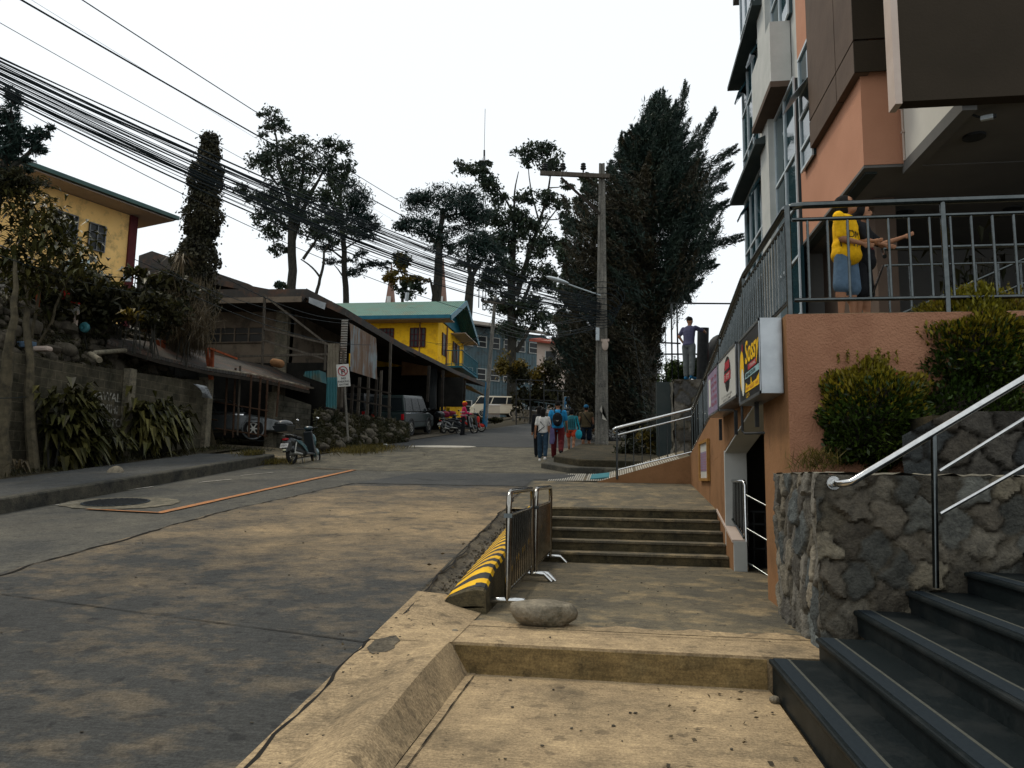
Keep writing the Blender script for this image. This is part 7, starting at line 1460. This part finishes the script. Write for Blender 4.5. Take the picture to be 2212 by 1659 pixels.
# ivy-clad trunk
iv=thing('ivy_clad_trunk',W(420,760,24),'tall dead trunk wrapped in ivy, leaning like a column above the cables','tree');DI=24
cl=[(455,292),(452,330),(445,380),(440,430),(438,480),(430,530),(420,580),(405,640),(395,700),(400,745)];rw_=[10,22,29,33,33,33,42,58,52,30]
build(MB().tube([W(u,v,DI) for u,v in cl][::-1],[.4,.4,.4,.36,.32,.3,.28,.24,.18,.05],10),'trunk','bark',iv,smooth=True)
P=[];D=[]
for i in range(21000):
    t=random.random()**.9*(len(cl)-1);k=min(int(t),len(cl)-2);f=t-k;u=lerp(cl[k][0],cl[k+1][0],f);v=lerp(cl[k][1],cl[k+1][1],f);r=lerp(rw_[k],rw_[k+1],f)*DI/1600;r*=1+.18*math.sin(v*.07)+.12*math.sin(v*.19+1);th=random.uniform(0,2*PI);q=Vector(W(u,v,DI));rr_=r*random.uniform(.72,1.06)+(min(.22,random.expovariate(18)) if random.random()<.2 else 0);P.append((q.x+math.cos(th)*rr_,q.y+math.sin(th)*rr_,q.z+random.uniform(-.1,.1)));D.append((math.cos(th)*.4,math.sin(th)*.4,-.9))
leafobj('ivy',leaves(np.array(P),.11,.07,np.array(D),1.2),'leafI',iv)
P=[]
for i in range(2500):
    u=random.gauss(400,26);v=random.uniform(610,760);q=W(u,v,DI-.9);P.append(q)
leafobj('hanging_creepers',leaves(np.array(P),.55,.018,np.tile((0,0,-1.),(len(P),1)),.35),'dry',iv)
# tree at the top left corner
tree('loquat_tree','dark tree with upturned leaf rosettes at the upper left edge of the view',[limb((-30,560),(10,360),.16,.08,16.5,wob=.03),limb((10,380),(70,320),.07,.03,16.5),limb((10,360),(25,240),.07,.03,16.5),limb((70,320),(105,290),.03,.015,16.5),limb((10,370),(50,370),.05,.02,16.5)],
 [(28,215,18,20),(15,245,24,20),(25,275,28,18),(10,300,30,20),(55,305,30,16),(90,290,20,12),(75,320,26,10),(15,330,30,20),(45,345,24,8),(0,370,35,25),(60,365,14,8),(107,277,10,7)],16.5,5600,.15,.035,'leafP',(-30,560),k=12,sub=.4,sp=1.,extra=([(5,400,50,30),(40,390,40,22),(80,400,30,14)],1500,'leafG'))
# clipped shrubs on the planter and grass
def shrub(name,label,c,r,n,tips,dense,red=0,seed=1):
    t=thing(name,(c[0],c[1],c[2]-r[2]),label,'shrub','clipped shrubs in the stone planter');c=np.array(c);r=np.array(r)
    q=rng.normal(size=(n,3));q/=np.linalg.norm(q,axis=1)[:,None];bump=1+.07*np.sin(q[:,0]*9+seed)+.07*np.sin(q[:,2]*11+seed*2)+.05*np.sin(q[:,1]*13);rad=(rng.uniform(.80,1.04,n)*bump)[:,None];P=c+q*rad*r;q2=q.copy();q2[:,2]+=.55
    top=(q[:,2]+rng.normal(size=n)*.25)>tips
    leafobj('foliage',leaves(P[~top],.058,.022,q2[~top],.9),'leafS',t);leafobj('tip_foliage',leaves(P[top],.058,.022,q2[top],.8),'leafSt',t)
    if red:
        k=rng.choice(np.where(q[:,2]>.5)[0],red);o=leafobj('red_tips',leaves(P[k]+np.array([0,0,.03]),.05,.02,q2[k],.4),'leafR',t);o['kind']='stuff'
    mb=MB();mb.ell(c,tuple(r*.80),24,16,jit=.04);build(mb,'inner_twigs','darkw',t,smooth=True)
    for k in range(16):
        a=rng.uniform(0,2*PI);x=c[0]+math.cos(a)*r[0]*rng.uniform(.1,.6);y=c[1]-abs(math.sin(a))*r[1]*.5;z=c[2]+r[2]*.88;h=rng.uniform(.05,.14);sp_=np.array([(x+rng.normal()*.006,y,z+h*i/16+.03) for i in range(16)]);leafobj('shoot',leaves(sp_,.04,.014,dirs_up(16,(.4,1.4)),.5),'leafSt',t)
    build(MB().tube([(c[0],c[1],1.45),(c[0],c[1],c[2])],[.04,.03],6),'stem','bark',t)
    return t
cs=W(1877,900,6.75);shrub('clipped_shrub','smaller clipped green shrub against the pink wall at the left end of the planter',cs,(.50,.42,.51),20000,.38,1,12,1)
cs=W(2108,775,6.9);shrub('clipped_shrub','large clipped shrub with yellow-green and reddish tips, right of the smaller one',cs,(.70,.5,.60),33000,.25,1,60,2)
cs=W(2075,895,6.75);shrub('clipped_shrub','dark lower shrub behind the handrail between the planter tiers',cs,(.66,.4,.40),14000,1.6,1,0,3)
P=np.array([(GY(random.gauss(1762,28),random.uniform(975,1012),6.6)) for _ in range(260)]);o=leafobj('grass',leaves(P,.17,.007,dirs_up(260,(.4,1.5)),.6),'grass',None);o['kind']='stuff';o['label']='thin grass growing at the foot of the smaller shrub'
# potted palms deep on the terrace
pt_=thing('potted_plant',(4.9,10.6,3),'tall leafy potted plant in the shade at the right of the terrace','plant');P=np.tile(np.array((4.9,10.6,4.2)),(50,1))+rng.normal(size=(50,3))*[.25,.2,.3];leafobj('leaves',bigleaves(P,dirs_up(50,(.3,1.4)),.5,.07,.5),'leafG',pt_);build(MB().tube([(4.9,10.6,3),(4.9,10.6,3.35)],[.16,.22],14),'pot','maroon',pt_)
for k in range(5):build(MB().tube([(4.9+random.uniform(-.1,.1),10.6,3.3),(4.9+random.uniform(-.3,.3),10.6,4.5)],[.035,.02],6),'stem','bark',pt_)
